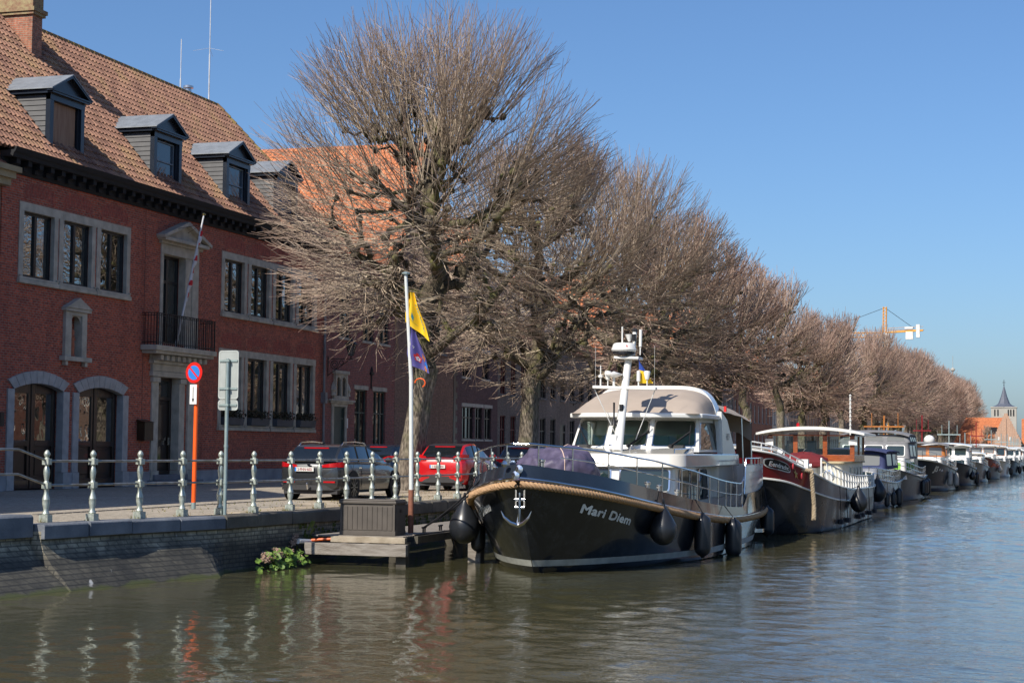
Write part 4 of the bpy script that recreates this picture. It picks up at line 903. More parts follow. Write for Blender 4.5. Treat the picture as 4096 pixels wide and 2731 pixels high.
# far continuation of the row, one simple house every 12 m
for i in range(10):
    x0 = 182.1+i*14; mw_, mr_ = [(m_brick7,m_or),(m_plaster,m_rd),(m_brick5,m_or),(m_brick6,m_rd)][i % 4]
    n = 5; wins = []
    for j in range(n):
        cx = x0+(j+.5)*2.7
        wins += [(cx-.6,cx+.6,ST+1,ST+3.1),(cx-.6,cx+.6,ST+4.3,ST+6.1)]
    simple_house('row_house', 'small far row house half hidden behind the distant pollard trees', x0, x0+13.6, 7.2, 11.8+r.random()*2, mw_, mr_, wins, m_whitef, None, gable=(i % 3 == 0), depth=10, group='far row houses behind the trees')
# house at the left edge just outside the picture and its beige cornice
h0, c0 = simple_house('corner_house', 'house at the left edge of the view with only its beige stone cornice tip showing', 36.6, 43.7, 9.3, 14.5, m_brick7, m_rd, [(38,39.2,4,6.4),(40.5,41.7,4,6.4),(38,39.2,7.4,9.2),(40.5,41.7,7.4,9.2)], m_whitef, (42.2,43.3,ST,3.6), depth=10)
g = MB(); g.box(36.6,43.8,FY-.42,FY,10.15,10.34); g.box(36.6,43.95,FY-.52,FY,10.34,10.5); g.box(36.6,43.74,FY-.3,FY,9.95,10.15); g.build('cornice', mat('ochre stone', (0.36,0.29,0.18), .85), h0, origin=c0)
simple_house('town_house', 'large brick town house outside the left edge whose shadow falls on the street', 8, 33.8, 10.6, 15.5, m_brick7, m_rd, [(x, x+1.3, z, z+2.2) for x in range(10, 32, 3) for z in (2.2, 6.6)], m_whitef, None, depth=11, Y=23.9)
# ------------------------------------------------------------ opposite bank (quay wall; unseen houses invented for the window reflections)
ob = thing('opposite_quay_wall', 'brick quay wall of the opposite canal bank', 'quay wall', (100,-19,0)); g = MB(); g.box(-60,330,-19.3,-18.98,-.3,ST+.12); g.build('brick_face', m_quay, ob, origin=(100,-19,0))
r = random.Random(21); x = 84
for i in range(15):
    w = r.uniform(8, 13); mw_, mr_ = [(m_plaster,m_or),(m_brick7,m_rd),(m_brick6,m_or),(m_plaster,m_gr)][i % 4]
    n = int(w/2.4); wins = [(x+(j+.5)*w/n-.6, x+(j+.5)*w/n+.6, z, z+2) for j in range(n) for z in (2.2, 5.6)]
    simple_house('invented_canal_house', 'invented canal house on the opposite bank, added to be mirrored in the windows', x, x+w-.05, r.uniform(6.5,8.5), r.uniform(11,14), mw_, mr_, wins, m_whitef, None, depth=9, Y=-31, facing=1, group='invented canal houses on the opposite bank'); x += w
# ------------------------------------------------------------ far end: stepped gable house, church, crane
m_far_or = m_or
E = thing('stepped_gable_house', 'peach brick house with stepped gable and orange roof at the canal end', 'house', (350,6.2,ST)); EO = (350,6.2,ST)
g = MB(); y0, y1 = 3.55, 8.9; ym = 6.35; zt = 4.6; za = 9.6
pts = [(y0,ST),(y1,ST),(y1,zt)]; n = 10
for k in range(n):
    y = lerp(y1, ym+.35, (k+1)/n); z = lerp(zt, za, (k+1)/n); pts += [(pts[-1][0], z), (y, z)]
pts += [(ym+.35,za+.5),(ym-.35,za+.5)]
q = []
for k in range(n):
    y = lerp(y0, ym-.35, k/n); z = lerp(zt, za, (k+1)/n); q += [(y, z)]+([(lerp(y0, ym-.35, (k+1)/n), z)])
pts += [(ym-.35,za)]+list(reversed(q))+[(y0,zt)]
pp = []
for p_ in pts:
    if not pp or (abs(p_[0]-pp[-1][0])+abs(p_[1]-pp[-1][1])) > 1e-6: pp.append(p_)
g.prism(pp, 350, 350.5, 'x'); g.box(350.5, 364, y0, y0+.3, ST, zt); g.box(350.5,364,y1-.3,y1,ST,zt); g.box(349.8,350,6.27,6.43,ST,9.2); g.build('wall', m_brick6, E, origin=EO)
g = MB(); g.hexa([(350.5,y0-.2,zt),(366,y0-.2,zt),(366,ym,za-.3),(350.5,ym,za-.3),(350.5,y0-.2,zt+.1),(366,y0-.2,zt+.1),(366,ym,za-.1),(350.5,ym,za-.1)]); g.hexa([(350.5,y1+.2,zt),(366,y1+.2,zt),(366,ym,za-.3),(350.5,ym,za-.3),(350.5,y1+.2,zt+.1),(366,y1+.2,zt+.1),(366,ym,za-.1),(350.5,ym,za-.1)]); g.build('roof', m_far_or, E, origin=EO)
g = MB(); 
for y in (5.6, 7.7): g.box(349.92,350,y-.14,y+.14,4.9,5.55)
g.build('window', m_whitef, E, origin=EO); 
E2 = thing('grey_house', 'low grey house with bright orange roof and skylights at the far right edge', 'house', (352,1,ST)); EO = (352,1,ST)
g = MB(); g.box(352,362,-8,3.45,ST,4.2); g.build('wall', m_brick5, E2, origin=EO)
g = MB(); g.hexa([(351.8,-8,4.2),(351.8,3.5,4.2),(357,3.5,4.2),(357,-8,4.2),(351.8,-8,4.4),(351.8,3.5,4.4),(357,3.5,9.2),(357,-8,9.2)]); g.build('roof', m_far_or, E2, origin=EO)
g = MB()
for y, z in ((2.6,7.3),(2.05,5.5)): xx = 351.8+(z-4.4)*5.2/4.8; g.hexa([(xx-.1,y-.3,z),(xx-.1,y+.0,z),(xx+.1,y,z),(xx+.1,y-.3,z),(xx+.75,y-.3,z+.9),(xx+.75,y+.0,z+.9),(xx+1,y,z+.9),(xx+1,y-.3,z+.9)])
g.build('skylight', m_paned, E2, origin=EO)
g = MB(); g.box(351.9,352,1.7,2.3,2.3,3.7); w = g.build('window', m_whitef, E2, origin=EO); g = MB(); g.box(351.88,351.9,1.8,2.2,2.4,3.6); g.build('pane', m_paned, w, origin=EO)
g = MB(); g.box(351.3,352.4,.2,1.4,4.2,6.2); g.build('roof_dormer', m_plaster, E2, origin=EO)
E3 = thing('orange_roof_house', 'house with an orange roof half hidden behind the last tree, left of the stepped gable', 'house', (365,13,ST)); EO = (365,13,ST)
g = MB(); g.box(362,372,7.5,17,ST,3.6); g.build('wall', m_plaster, E3, origin=EO)
g = MB(); g.hexa([(361.5,7.0,3.6),(361.5,17,3.6),(367,17,3.6),(367,7.0,3.6),(361.5,7.0,3.8),(361.5,17,3.8),(367,14.5,9.6),(367,6.6,9.6)]); g.build('roof', m_far_or, E3, origin=EO)
g = MB(); g.box(363.5,365,8.3,10.4,6.4,7.6); g.build('roof_dormer', m_black, E3, origin=EO)
m_church = mat('pale church stone', (0.36,0.34,0.3), .9, var=.12, scale=.3)
E4 = thing('church_tower', 'pale stone church tower with a slender grey spire on the horizon', 'church tower', (600,11.5,ST)); EO = (600,11.5,ST)
g = MB(); g.box(600,608,7.5,15.6,ST,17.5); g.box(599.8,608.2,7.3,15.8,17.3,17.7); tw = g.build('tower', m_church, E4, origin=EO)
g = MB()
for y in (8.4,9.3,10.1,13.4,14.4): g.box(599.95,600,y-.22,y+.22,14.6,16.6); g.lathe((599.97,y,16.6), [(.22,-.02),(.22,.02)], 10, axis=(1,0,0))
g.build('belfry_opening', m_black, tw, origin=EO)
g = MB(); g.lathe((604,11.5,17.6), [(4.3,0),(2.6,.7),(1.9,1.3),(1.0,3.7),(.12,7.1),(0,7.2)], 8); sp = g.build('spire', mat('slate spire', (0.10,0.11,0.14), .5), E4, origin=EO)
g = MB(); g.tube([(604,11.5,24.5),(604,11.5,26.8)], .09, 5); g.box(603.9,604.1,11.0,12.0,25.8,25.95); g.lathe((604,11.5,25.0), [(0,-.25),(.22,0),(0,.25)], 8); g.build('cross', m_iron, sp, origin=EO)
E5 = thing('domed_turret', 'small turret ball and spike rising just above the far tree crowns', 'turret', (560,26,ST)); EO = (560,26,ST)
g = MB(); g.lathe((560,26,ST), [(2,0),(2,21),(1.9,22),(.6,24),(.15,25.6),(.12,26.5)], 10); g.lathe((560,26,28.2), [(0,-.75),(.7,-.2),(.7,.2),(0,.75)], 10); g.tube([(560,26,28.5),(560,26,32.5)], .06, 4); g.build('turret', m_church, E5, origin=EO, smooth=True)
# crane
m_cy = mat('crane yellow', (0.72,0.33,0.03), .5); m_cw = mat('crane white', (0.7,0.68,0.63), .5)
E6 = thing('tower_crane', 'yellow tower crane with white cab and concrete counterweights above the trees', 'crane', (400,33.4,ST)); 
g = MB(); y = 0
def lat(g, a, b, w, n, r=.07):
    a = Vector(a); b = Vector(b); d = (b-a).normalized(); up = Vector((0,0,1)) if abs(d.z) < .9 else Vector((1,0,0)); s = d.cross(up).normalized()*w/2; u = s.cross(d).normalized()*w/2
    C4 = [s+u, s-u, -s-u, -s+u]
    for c in C4: g.tube([a+c, b+c], r, 4)
    for i in range(n):
        p = a.lerp(b, i/n); q = a.lerp(b, (i+1)/n)
        for k in range(4): g.tube([p+C4[k], q+C4[(k+1) % 4]], r*.6, 3)
lat(g, (0,0,0), (0,0,24.5), 1.5, 20, .12); g.build('mast', m_cy, E6)
g = MB(); lat(g, (0,.4,27.6), (1.5,22,27.9), 1.1, 24, .09); g.build('jib', m_cy, E6)
g = MB(); g.bar((0,-.4,28.2),(0,-8.4,28.6),1.2,.35); g.box(-.5,.5,-8.6,-.4,28.7,28.75); g.tube([(0.5,-.6,29.2),(.5,-8.4,29.5)], .04, 4); g.build('counter_jib', m_cy, E6)
g = MB(); lat(g, (0,.1,28), (0,0,34.0), .7, 8, .1); g.build('tower_top', m_cy, E6)
g = MB(); g.box(-.8,.6,-.9,.1,25.4,28.0); g.box(-.7,.7,-7.7,-6.9,27,29.9); g.build('cab', m_cw, E6); g = MB(); g.box(-.7,.7,-6.2,-4.6,26.6,28.3); g.box(-.7,.7,-6.2,-4.4,28.9,29.4); g.build('counterweight', m_cw, E6)
g = MB(); g.box(-.82,-.8,-.1,.6,26.4,27.6); g.box(-.8,.6,.1,.65,26.3,27.7); g.build('cab_window', m_paned, E6)
g = MB(); g.tube([(0,0,33.8),(.7,10,30.2),(1.3,20,28.6)], .05, 4); g.tube([(0,0,33.8),(0,-6.5,29)], .05, 4); g.build('tie_rope', m_iron, E6)

# ------------------------------------------------------------ trees
def barkmat(name, c1, c2, moss, sc=3, bump=1.0, ms=.6):
    m, N, Lk, P = nodes(name); P.inputs['Roughness'].default_value = .95
    tc = N.new('ShaderNodeTexCoord'); mp = N.new('ShaderNodeMapping'); mp.inputs['Scale'].default_value = (1,1,.35); Lk.new(tc.outputs['Object'], mp.inputs[0])
    v = N.new('ShaderNodeTexVoronoi'); v.inputs['Scale'].default_value = sc*4.5; v.distance = 'CHEBYCHEV'; Lk.new(mp.outputs[0], v.inputs['Vector'])
    nz = N.new('ShaderNodeTexNoise'); nz.inputs['Scale'].default_value = sc*3; nz.inputs['Detail'].default_value = 8; nz.inputs['Distortion'].default_value = 1; Lk.new(mp.outputs[0], nz.inputs['Vector'])
    ad = N.new('ShaderNodeMath'); ad.operation = 'MULTIPLY'; Lk.new(v.outputs['Distance'], ad.inputs[0]); Lk.new(nz.outputs['Fac'], ad.inputs[1])
    mr = N.new('ShaderNodeMapRange'); mr.inputs['From Min'].default_value = .05; mr.inputs['From Max'].default_value = .35; Lk.new(ad.outputs[0], mr.inputs['Value'])
    mx = N.new('ShaderNodeMix'); mx.data_type = 'RGBA'; Lk.new(mr.outputs[0], mx.inputs[0]); setc(mx.inputs[6], c1); setc(mx.inputs[7], c2)
    n2 = N.new('ShaderNodeTexNoise'); n2.inputs['Scale'].default_value = 1.3; n2.inputs['Detail'].default_value = 6; Lk.new(tc.outputs['Object'], n2.inputs['Vector'])
    r2 = N.new('ShaderNodeMapRange'); r2.inputs['From Min'].default_value = .5; r2.inputs['From Max'].default_value = .68; r2.inputs['To Max'].default_value = ms; Lk.new(n2.outputs['Fac'], r2.inputs['Value'])
    m2 = N.new('ShaderNodeMix'); m2.data_type = 'RGBA'; Lk.new(r2.outputs[0], m2.inputs[0]); Lk.new(mx.outputs[2], m2.inputs[6]); setc(m2.inputs[7], moss)
    Lk.new(m2.outputs[2], P.inputs['Base Color'])
    bp = N.new('ShaderNodeBump'); bp.inputs['Strength'].default_value = 1; bp.inputs['Distance'].default_value = .04*bump; Lk.new(ad.outputs[0], bp.inputs['Height']); Lk.new(bp.outputs[0], P.inputs['Normal'])
    return m
m_trunk = barkmat('tree bark', (0.05,0.04,0.03), (0.24,0.20,0.155), (0.15,0.15,0.07))
m_limb = barkmat('mossy limb bark', (0.035,0.03,0.02), (0.15,0.12,0.08), (0.13,0.13,0.035), sc=4, ms=.75)
def twigmat(name, old, young):
    m, N, Lk, P = nodes(name); P.inputs['Roughness'].default_value = .75
    at = N.new('ShaderNodeAttribute'); at.attribute_name = 'age'
    mx = N.new('ShaderNodeMix'); mx.data_type = 'RGBA'; Lk.new(at.outputs['Fac'], mx.inputs[0]); setc(mx.inputs[6], old); setc(mx.inputs[7], young)
    gi = N.new('ShaderNodeNewGeometry'); r = N.new('ShaderNodeMapRange'); r.inputs['To Min'].default_value = .6; r.inputs['To Max'].default_value = 1.35; Lk.new(gi.outputs['Random Per Island'], r.inputs['Value'])
    ml = N.new('ShaderNodeMix'); ml.data_type = 'RGBA'; ml.blend_type = 'MULTIPLY'; ml.inputs[0].default_value = 1; Lk.new(mx.outputs[2], ml.inputs[6]); Lk.new(r.outputs[0], ml.inputs[7]); Lk.new(ml.outputs[2], P.inputs['Base Color'])
    return m
m_twig = twigmat('bare twigs', (0.47,0.39,0.28), (0.22,0.14,0.11))
m_twigf = twigmat('far bare twigs', (0.43,0.34,0.25), (0.27,0.16,0.125))
def twigs_object(name, strands, m, parent, sides=3):
    """strands: list of (points, r0, r1, age0, age1) made into thin tapered prisms"""
    V = []; F = []; A = []
    cs = [(math.cos(2*PI*j/sides), math.sin(2*PI*j/sides)) for j in range(sides)]
    for pts, r0, r1, a0, a1 in strands:
        k = len(pts); b0 = len(V); t = (pts[-1]-pts[0])
        ax = t.cross(Vector((0.3,0.2,1))) if abs(t.z) < .95*t.length else t.cross(Vector((1,0,0)))
        ax.normalize(); ay = t.normalized().cross(ax)
        for i, p in enumerate(pts):
            f = i/(k-1); r = r0+(r1-r0)*f
            for c, s in cs: V.append((p.x+r*(ax.x*c+ay.x*s), p.y+r*(ax.y*c+ay.y*s), p.z+r*(ax.z*c+ay.z*s))); A.append(a0+(a1-a0)*f)
        for i in range(k-1):
            for j in range(sides):
                j2 = (j+1) % sides; F.append((b0+i*sides+j, b0+i*sides+j2, b0+(i+1)*sides+j2, b0+(i+1)*sides+j))
    me = bpy.data.meshes.new(name); me.from_pydata(V, [], F); at = me.attributes.new('age', 'FLOAT', 'POINT'); at.data.foreach_set('value', A); me.materials.append(m)
    o = bpy.data.objects.new(name, me); COL.objects.link(o); reg(o, parent); return o
def pollard(name, label, seed, fork=3.6, lean=(0,0), R=5.3, top=15.8, bot=3.6, tr=.36, nlimb=17, knobs=105, shoots=24, side=3, thick=1.0, m_tw=None, group=None, upright=0.0, minr=.006, kmax=.66):
    r = random.Random(seed); t = thing(name, label, 'tree', (0,0,0), group=group)
    C = Vector((lean[0]*1.4, lean[1]*1.4, (top+bot)/2-.6)); az_ = (top-bot)/2
    # trunk
    g = MB(); n = 22; k = 12; vs = []; fs = []
    for i in range(k+1):
        f = i/k; z = f*fork; rr = tr*(1+.42*math.exp(-f*9)-.12*f+(.28*max(0, f-.75)*4*.35)); cx, cy = lean[0]*f**1.2, lean[1]*f**1.2
        for j in range(n):
            a = 2*PI*j/n; q = rr*(1+.09*math.sin(3*a+seed)+.07*math.sin(5*a+f*3)+.06*noise.noise((math.cos(a)*2, math.sin(a)*2, z*1.5+seed))); vs.append((cx+q*math.cos(a), cy+q*math.sin(a), z-.05))
    for i in range(k):
        for j in range(n): j2 = (j+1) % n; fs.append((i*n+j, i*n+j2, (i+1)*n+j2, (i+1)*n+j))
    g.add(vs, fs); g.build('trunk', m_trunk, t, smooth=True, angle=70)
    base = Vector((lean[0], lean[1], fork-.15)); ends = []
    g = MB()
    def path(p, q, bow, m, r0, r1, kp=.6, jit=.16):
        # crooked limb from p to q bowed by vector bow; knobs along it
        pts = []; rad = []
        for i in range(m+1):
            f = i/m; x = p.lerp(q, f)+bow*(4*f*(1-f)); j = jit*(q-p).length/m*1.6*(1 if 0 < i < m else 0)
            x += Vector((r.uniform(-j,j), r.uniform(-j,j), r.uniform(-j,j))); pts.append(x); rad.append(lerp(r0, r1, f)*r.uniform(.88,1.18))
        g.tube(pts, rad, 9)
        for i in range(1, m+1):
            d = (pts[i]-pts[i-1]).normalized()
            if i == m or (i > m*.3 and r.random() < kp): ends.append((pts[i], d, rad[i]*(1.5 if i == m else 1.15)))
        return pts, rad
    ctop = Vector((C.x+r.uniform(-.3,.3), C.y+r.uniform(-.3,.3), C.z+az_*.34))
    lp, lr = path(base, ctop, Vector((r.uniform(-.35,.35), r.uniform(-.35,.35), 0)), 10, tr*.88, tr*.36, .5, .22)
    for i in range(nlimb):
        az = i*2.399+r.uniform(-.25,.25); zf = lerp(-.50, .50, (i+.5)/nlimb)+r.uniform(-.06,.06); e = r.uniform(.40,.58)*(1 if zf < .2 else .62); hr = math.sqrt(max(.05, 1-zf*zf*1.2))*e
        E_ = C+Vector((R*hr*math.cos(az), R*hr*math.sin(az), az_*zf)); hd = math.hypot(E_.x-base.x, E_.y-base.y); za = min(max(base.z, E_.z-hd*r.uniform(.35,.9)), ctop.z-.3)
        k = min(range(len(lp)), key=lambda t: abs(lp[t].z-za)); A = lp[k]
        pts, rad = path(A, E_, Vector((0,0,-.10*hd if E_.z > A.z+.5 else .12*hd)), 7, lr[k]*r.uniform(.52,.72), tr*.19, .75, .2)
        for j in range(2, 8):
            for q_ in range(r.choice((0,1,1,2))):
                d = (pts[j]-pts[j-1]).normalized(); o = d.orthogonal().normalized(); o.rotate(Quaternion(d, r.uniform(0, 2*PI))); u_ = (o+d*.5+Vector((0,0,.35+upright))).normalized(); L = r.uniform(.45,1.35)*R/5.3
                path(pts[j], pts[j]+u_*L, Vector((0,0,-.05)), 3, rad[j]*.62, rad[j]*.42, .5, .2)
    ends2 = []
    for p, d, rr in ends:
        q = p-C; e = math.sqrt((q.x/R)**2+(q.y/R)**2+(q.z/az_)**2)
        if e < .80: ends2.append((p, d, rr))
    r.shuffle(ends2)
    for p, d, rr in ends2:
        s = max(.10, rr*1.3); g.ell(p, (s*r.uniform(.8,1.3), s*r.uniform(.8,1.3), s*r.uniform(.8,1.2)), 7, 5, jit=.28, rr=r)
    ends2 = ends2[:knobs]
    g.build('bough', m_limb, t, smooth=True, angle=80)
    S = []; up = Vector((0,0,1))
    for p, d0, rr in ends2:
        q = p-C; out = Vector((q.x/R, q.y/R, q.z/az_)); e = out.length; out.normalize(); hi = min(1, max(0, (q.z/az_+.45)/.9))
        for s in range(shoots):
            rv = Vector((r.gauss(0,1), r.gauss(0,1), r.gauss(0,1)*.8)).normalized()
            d = (out*(.5+.5*e)+rv*lerp(.66,.50,hi)+up*lerp(.16,.75,hi)+d0*.1).normalized()
            if d.z < -.22: d.z = -.22; d.normalize()
            # distance to the crown envelope
            a = (d.x/R)**2+(d.y/R)**2+(d.z/az_)**2; b = 2*(q.x*d.x/R**2+q.y*d.y/R**2+q.z*d.z/az_**2); c = (q.x/R)**2+(q.y/R)**2+(q.z/az_)**2-1
            disc_ = b*b-4*a*c
            Lm = (-b+math.sqrt(max(0, disc_)))/(2*a)
            L = min(Lm*r.uniform(.82,1.1), r.uniform(2.2,5.0)*R/5.3)
            if L < .5: continue
            p0 = p+rv*rr*.5; cur = r.uniform(.03,.18)*(1.6 if d.z < .35 else .5); pts = []; sag = r.uniform(-.03,.05); m = 6; w = Vector((r.uniform(-1,1), r.uniform(-1,1), 0))*.035*L
            for i in range(m): f = i/(m-1); pts.append(p0+d*L*f+up*(cur*L*f*f - .22*cur*L*f)+w*math.sin(f*4+s)+(Vector((r.gauss(0,1), r.gauss(0,1), r.gauss(0,1)))*.011*L if 0 < i < m else Vector()))
            r0 = (.013+.009*r.random())*thick; S.append((pts, r0, max(minr, r0*.3), r.uniform(0,.25), r.uniform(.55,1)))
            for k2 in range(side if L > 1.2 else 1):
                f = r.uniform(.3,.9); i = f*(m-1); i0 = int(i); bp_ = pts[i0].lerp(pts[min(m-1, i0+1)], i-i0); dd = (d+Vector((r.gauss(0,1), r.gauss(0,1), r.gauss(0,.7)))*.55+up*.15).normalized(); l = L*(1-f)*r.uniform(.5,1.0)+.2
                S.append(([bp_, bp_+dd*l*.5+up*.01, bp_+dd*l+up*.1*l], max(minr, r0*.5), minr*.8, .4, 1.0))
    twigs_object('crown', S, m_tw or m_twig, t)
    return t
TR = [53.2,66.6,83.5,95.5,108,121.3,137.7,150.6,166,182.2,203.8]
t1 = pollard('pollard_tree', 'big bare pollard tree with mossy knobbly limbs standing behind the flagpole', 11, fork=4.0, lean=(.25,-.55), R=5.9, top=16.7, bot=3.7, tr=.40, knobs=185, shoots=8, side=3, thick=1.0, group='pollard trees along the quay')
t1.location = (53.2,19.7,ST)
t2 = pollard('pollard_tree', 'second bare pollard tree whose trunk stands left of the white motor yacht', 23, fork=4.3, lean=(.1,-.2), R=5.6, top=14.6, bot=3.4, tr=.38, knobs=150, shoots=8, side=3, thick=1.1, minr=.008, group='pollard trees along the quay')
t2.location = (66.6,19.6,ST)
t3 = pollard('pollard_tree', 'tall rounded bare pollard tree above the wheelhouse of the motor yacht', 37, fork=4.3, lean=(.0,.1), R=6.1, top=16.6, bot=3.5, tr=.36, knobs=150, shoots=7, side=3, thick=1.25, minr=.009, group='pollard trees along the quay')
t3.location = (83.5,19.6,ST)
far1 = pollard('pollard_tree', 'bare pollard tree behind the awning of the motor yacht', 51, fork=4.0, R=4.9, top=15.6, bot=3.4, tr=.38, knobs=120, shoots=7, side=2, thick=1.8, minr=.015, m_tw=m_twigf, group='pollard trees along the quay')
far2 = pollard('pollard_tree', 'bare pollard tree behind the bow of the red barge', 67, fork=4.2, R=4.7, top=15.2, bot=3.4, tr=.4, knobs=120, shoots=7, side=2, thick=1.8, minr=.015, m_tw=m_twigf, group='pollard trees along the quay')
slim = pollard('pollard_tree', 'slender upright bare tree standing above the others behind the barge', 71, fork=4.6, R=3.6, top=16.3, bot=4.6, tr=.33, knobs=90, shoots=7, side=2, thick=1.7, minr=.015, m_tw=m_twigf, upright=.35, group='pollard trees along the quay')
far1.location = (95.5,19.6,ST); far2.location = (108,19.5,ST); slim.location = (137.7,19.6,ST)
r = random.Random(77)
NL = ['bare pollard tree behind the wheelhouse roof of the red barge', None, 'bare pollard tree left of the cruiser with the grey canopy', 'bare pollard tree above the cruiser with the grey canopy', 'bare pollard tree above the boat with the wooden wheelhouse', 'bare pollard tree just left of the crane mast']
for i, x in enumerate((121.3,150.6,166,182.2,203.8)):
    c = copy_tree((slim, far2, far1)[i % 3], label=NL[i if i == 0 else i+1]); c.location = (x,19.6,ST); c.rotation_euler = (0,0,r.uniform(0,6)); s = r.uniform(.94,1.04); c.scale = (s,s,s*r.uniform(.95,1.04))
for i in range(22):
    c = copy_tree((far1, far2)[i % 2], label='far pollard tree merging into the reddish brown row of crowns towards the horizon', group='distant pollard trees in the receding row'); c.location = (218+i*13.0, 19.5+.15*math.sin(i), ST); c.rotation_euler = (0,0,r.uniform(0,6)); s = r.uniform(1.02,1.10)+i*.012; c.scale = (s,s,s*r.uniform(.98,1.08))
for i, x in enumerate((92,112,131,148,172,196)):   # invented trees on the opposite bank, added for the window reflections
    c = copy_tree((t3, far1, far2)[i % 3], label='invented bare tree on the opposite bank, added to be mirrored in window panes', group='invented trees on the opposite bank'); c.location = (x,-23.5,ST); c.rotation_euler = (0,0,i*1.3); c.scale = (1.0,1.0,1.05)
# small bare tree by the stepped gable
c = copy_tree(slim, label='small bare tree in front of the stepped gable house', group='trees near the far bank'); c.location = (330,9.3,ST); c.scale = (.42,.42,.42)
# ------------------------------------------------------------ cars
m_tyre = mat('tyre rubber', (0.012,0.012,0.012), .85); m_rim = mat('alloy rim', (0.35,0.35,0.36), .3, metal=.9); m_lamp = mat('tail lamp red', (0.45,0.008,0.012), .15, var=.2, coat=.6)
m_carglass = glass('car glass', trans=0, tint=(0.008,0.011,0.014), ior=1.75); m_cladding = mat('dark plastic', (0.03,0.03,0.032), .6)
m_plate = mat('number plate white', (0.62,0.62,0.58), .5, var=.03); m_platet = mat('plate lettering', (0.28,0.02,0.03), .5)
def car(name, label, paint, L, W, H, belt, plate=None, rails=False, clad=False, arrange='estate', roofm=None, lamp_z=None, group='cars parked along the quay street'):
    t = thing(name, label, 'car', (0,0,0), group=group); w = W/2
    st = [(0.0,.72,.42,belt-.18),(.05,.86,.30,belt-.08),(.18,.95,.24,belt-.02),(.45,.985,.2,belt),(.8,1.0,.19,belt),(1.3,1.0,.19,belt),(2.3,1.0,.19,belt-.02),(L-1.35,.99,.19,belt-.05),(L-.9,.98,.19,belt-.13),(L-.4,.93,.2,belt-.22),(L-.12,.83,.24,belt-.33),(L,.68,.3,belt-.45)]
    g = MB(); rows = []
    for x, kw, zb, zt in st:
        ww = w*kw; h = zt-zb
        rows.append([(x,ww*.0,zb),(x,ww*.86,zb),(x,ww*.97,zb+.1*h),(x,ww*.995,zb+.3*h),(x,ww,zb+.55*h),(x,ww*.985,zb+.78*h),(x,ww*.95,zb+.93*h),(x,ww*.88,zt),(x,ww*.45,zt+.02),(x,0,zt+.03)])
    for s in (1, -1):
        n = len(rows[0]); vs = [(p[0], p[1]*s, p[2]) for rr in rows for p in rr]; fs = []
        for i in range(len(rows)-1):
            for j in range(n-1): fs.append((i*n+j, i*n+j+1, (i+1)*n+j+1, (i+1)*n+j))
        for j in range(n-1): fs.append((j, j+1, 0)) if j > 0 else None
        e = (len(rows)-1)*n
        for j in range(1, n-1): fs.append((e+j, e+j+1, e))
        fs = [f for f in fs if f]; g.add(vs, fs)
    # rear and front vertical centre strip are closed by the two fans; greenhouse
    xr, xr2, xf2, xf = (.12,.62,L-2.35,L-1.25) if arrange == 'estate' else (.2,.75,L-2.2,L-1.15)
    wb, wt = w*.9, w*.7
    gh = [(xr,wb*.93,wb*.9,belt-.03,belt+.02),(xr+.08,wb*.95,wt*1.06,belt-.03,lerp(belt,H,.35)),(xr2*.82,wb*.98,wt*1.0,belt-.03,H-.08),(xr2,wb,wt*1.02,belt-.03,H-.04),(lerp(xr2,xf2,.42),wb,wt*1.05,belt-.03,H),(lerp(xr2,xf2,.86),wb,wt*1.04,belt-.03,H-.01),(xf2,wb,wt,belt-.03,H-.06),(lerp(xf2,xf,.55),wb*.98,wt*1.08,belt-.05,lerp(H,belt,.5)),(xf,wb*.95,wb*.93,belt-.1,belt-.02)]
    vs = []; n = 8
    def ghp(x, a, b, z0, z1):
        tall = z1-z0 > .1; z0b = min(z1-.005, belt+.015) if tall else z0
        return [(x,a,z0),(x,a*.995,z0b),(x,lerp(a,b,.9)+.01,lerp(z0,z1,.86)),(x,b*.93,z1-.012 if tall else z1),(x,-b*.93,z1-.012 if tall else z1),(x,-lerp(a,b,.9)-.01,lerp(z0,z1,.86)),(x,-a*.995,z0b),(x,-a,z0)]
    for r_ in gh: vs += ghp(*r_)
    fp = []; fr_ = []; fsd = []; fw = []; froof = []
    for i in range(len(gh)-1):
        for j in range(n-1):
            f = (i*n+j, i*n+j+1, (i+1)*n+j+1, (i+1)*n+j)
            if j == 3 and i in (0,1): fr_.append(f)
            elif j == 3 and i in (6,7): fw.append(f)
            elif j in (1,5) and 2 <= i <= 6: fsd.append(f)
            elif j == 3: froof.append(f)
            else: fp.append(f)
    g.add(vs, fp)
    if not roofm: g.add(vs, froof)
    body = g.build('body', paint, t, smooth=True, angle=32)
    MB().add(vs, fr_).build('rear_window', m_carglass, t, smooth=True, recalc=False); MB().add(vs, fw).build('windscreen', m_carglass, t, smooth=True, recalc=False)
    MB().add(vs, fsd).each('side_window', m_carglass, t, smooth=True, recalc=False)
    if roofm: MB().add(vs, froof).build('roof_panel', roofm, t, smooth=True, recalc=False)
    for s in (1, -1):
        for k in (4, 5):
            p = ghp(*gh[k]); a, b = (p[1], p[2]) if s > 0 else (p[6], p[5]); g = MB(); g.bar((a[0],a[1]+s*.004,a[2]),(b[0],b[1]+s*.004,b[2]),.012,.06); g.build('window_pillar', m_tyre, t)
    def side_y(x, z):  # greenhouse half width at height z, station-interpolated
        for a, b in zip(gh, gh[1:]):
            if a[0] <= x <= b[0]:
                f = (x-a[0])/(b[0]-a[0]); p = [lerp(a[k], b[k], f) for k in range(1, 5)]; break
        else: p = gh[3][1:]
        q = min(1, max(0, (z-p[2])/(p[3]-p[2]))); return lerp(p[0], lerp(p[0],p[1],.9)+.01, min(1, q/.86))
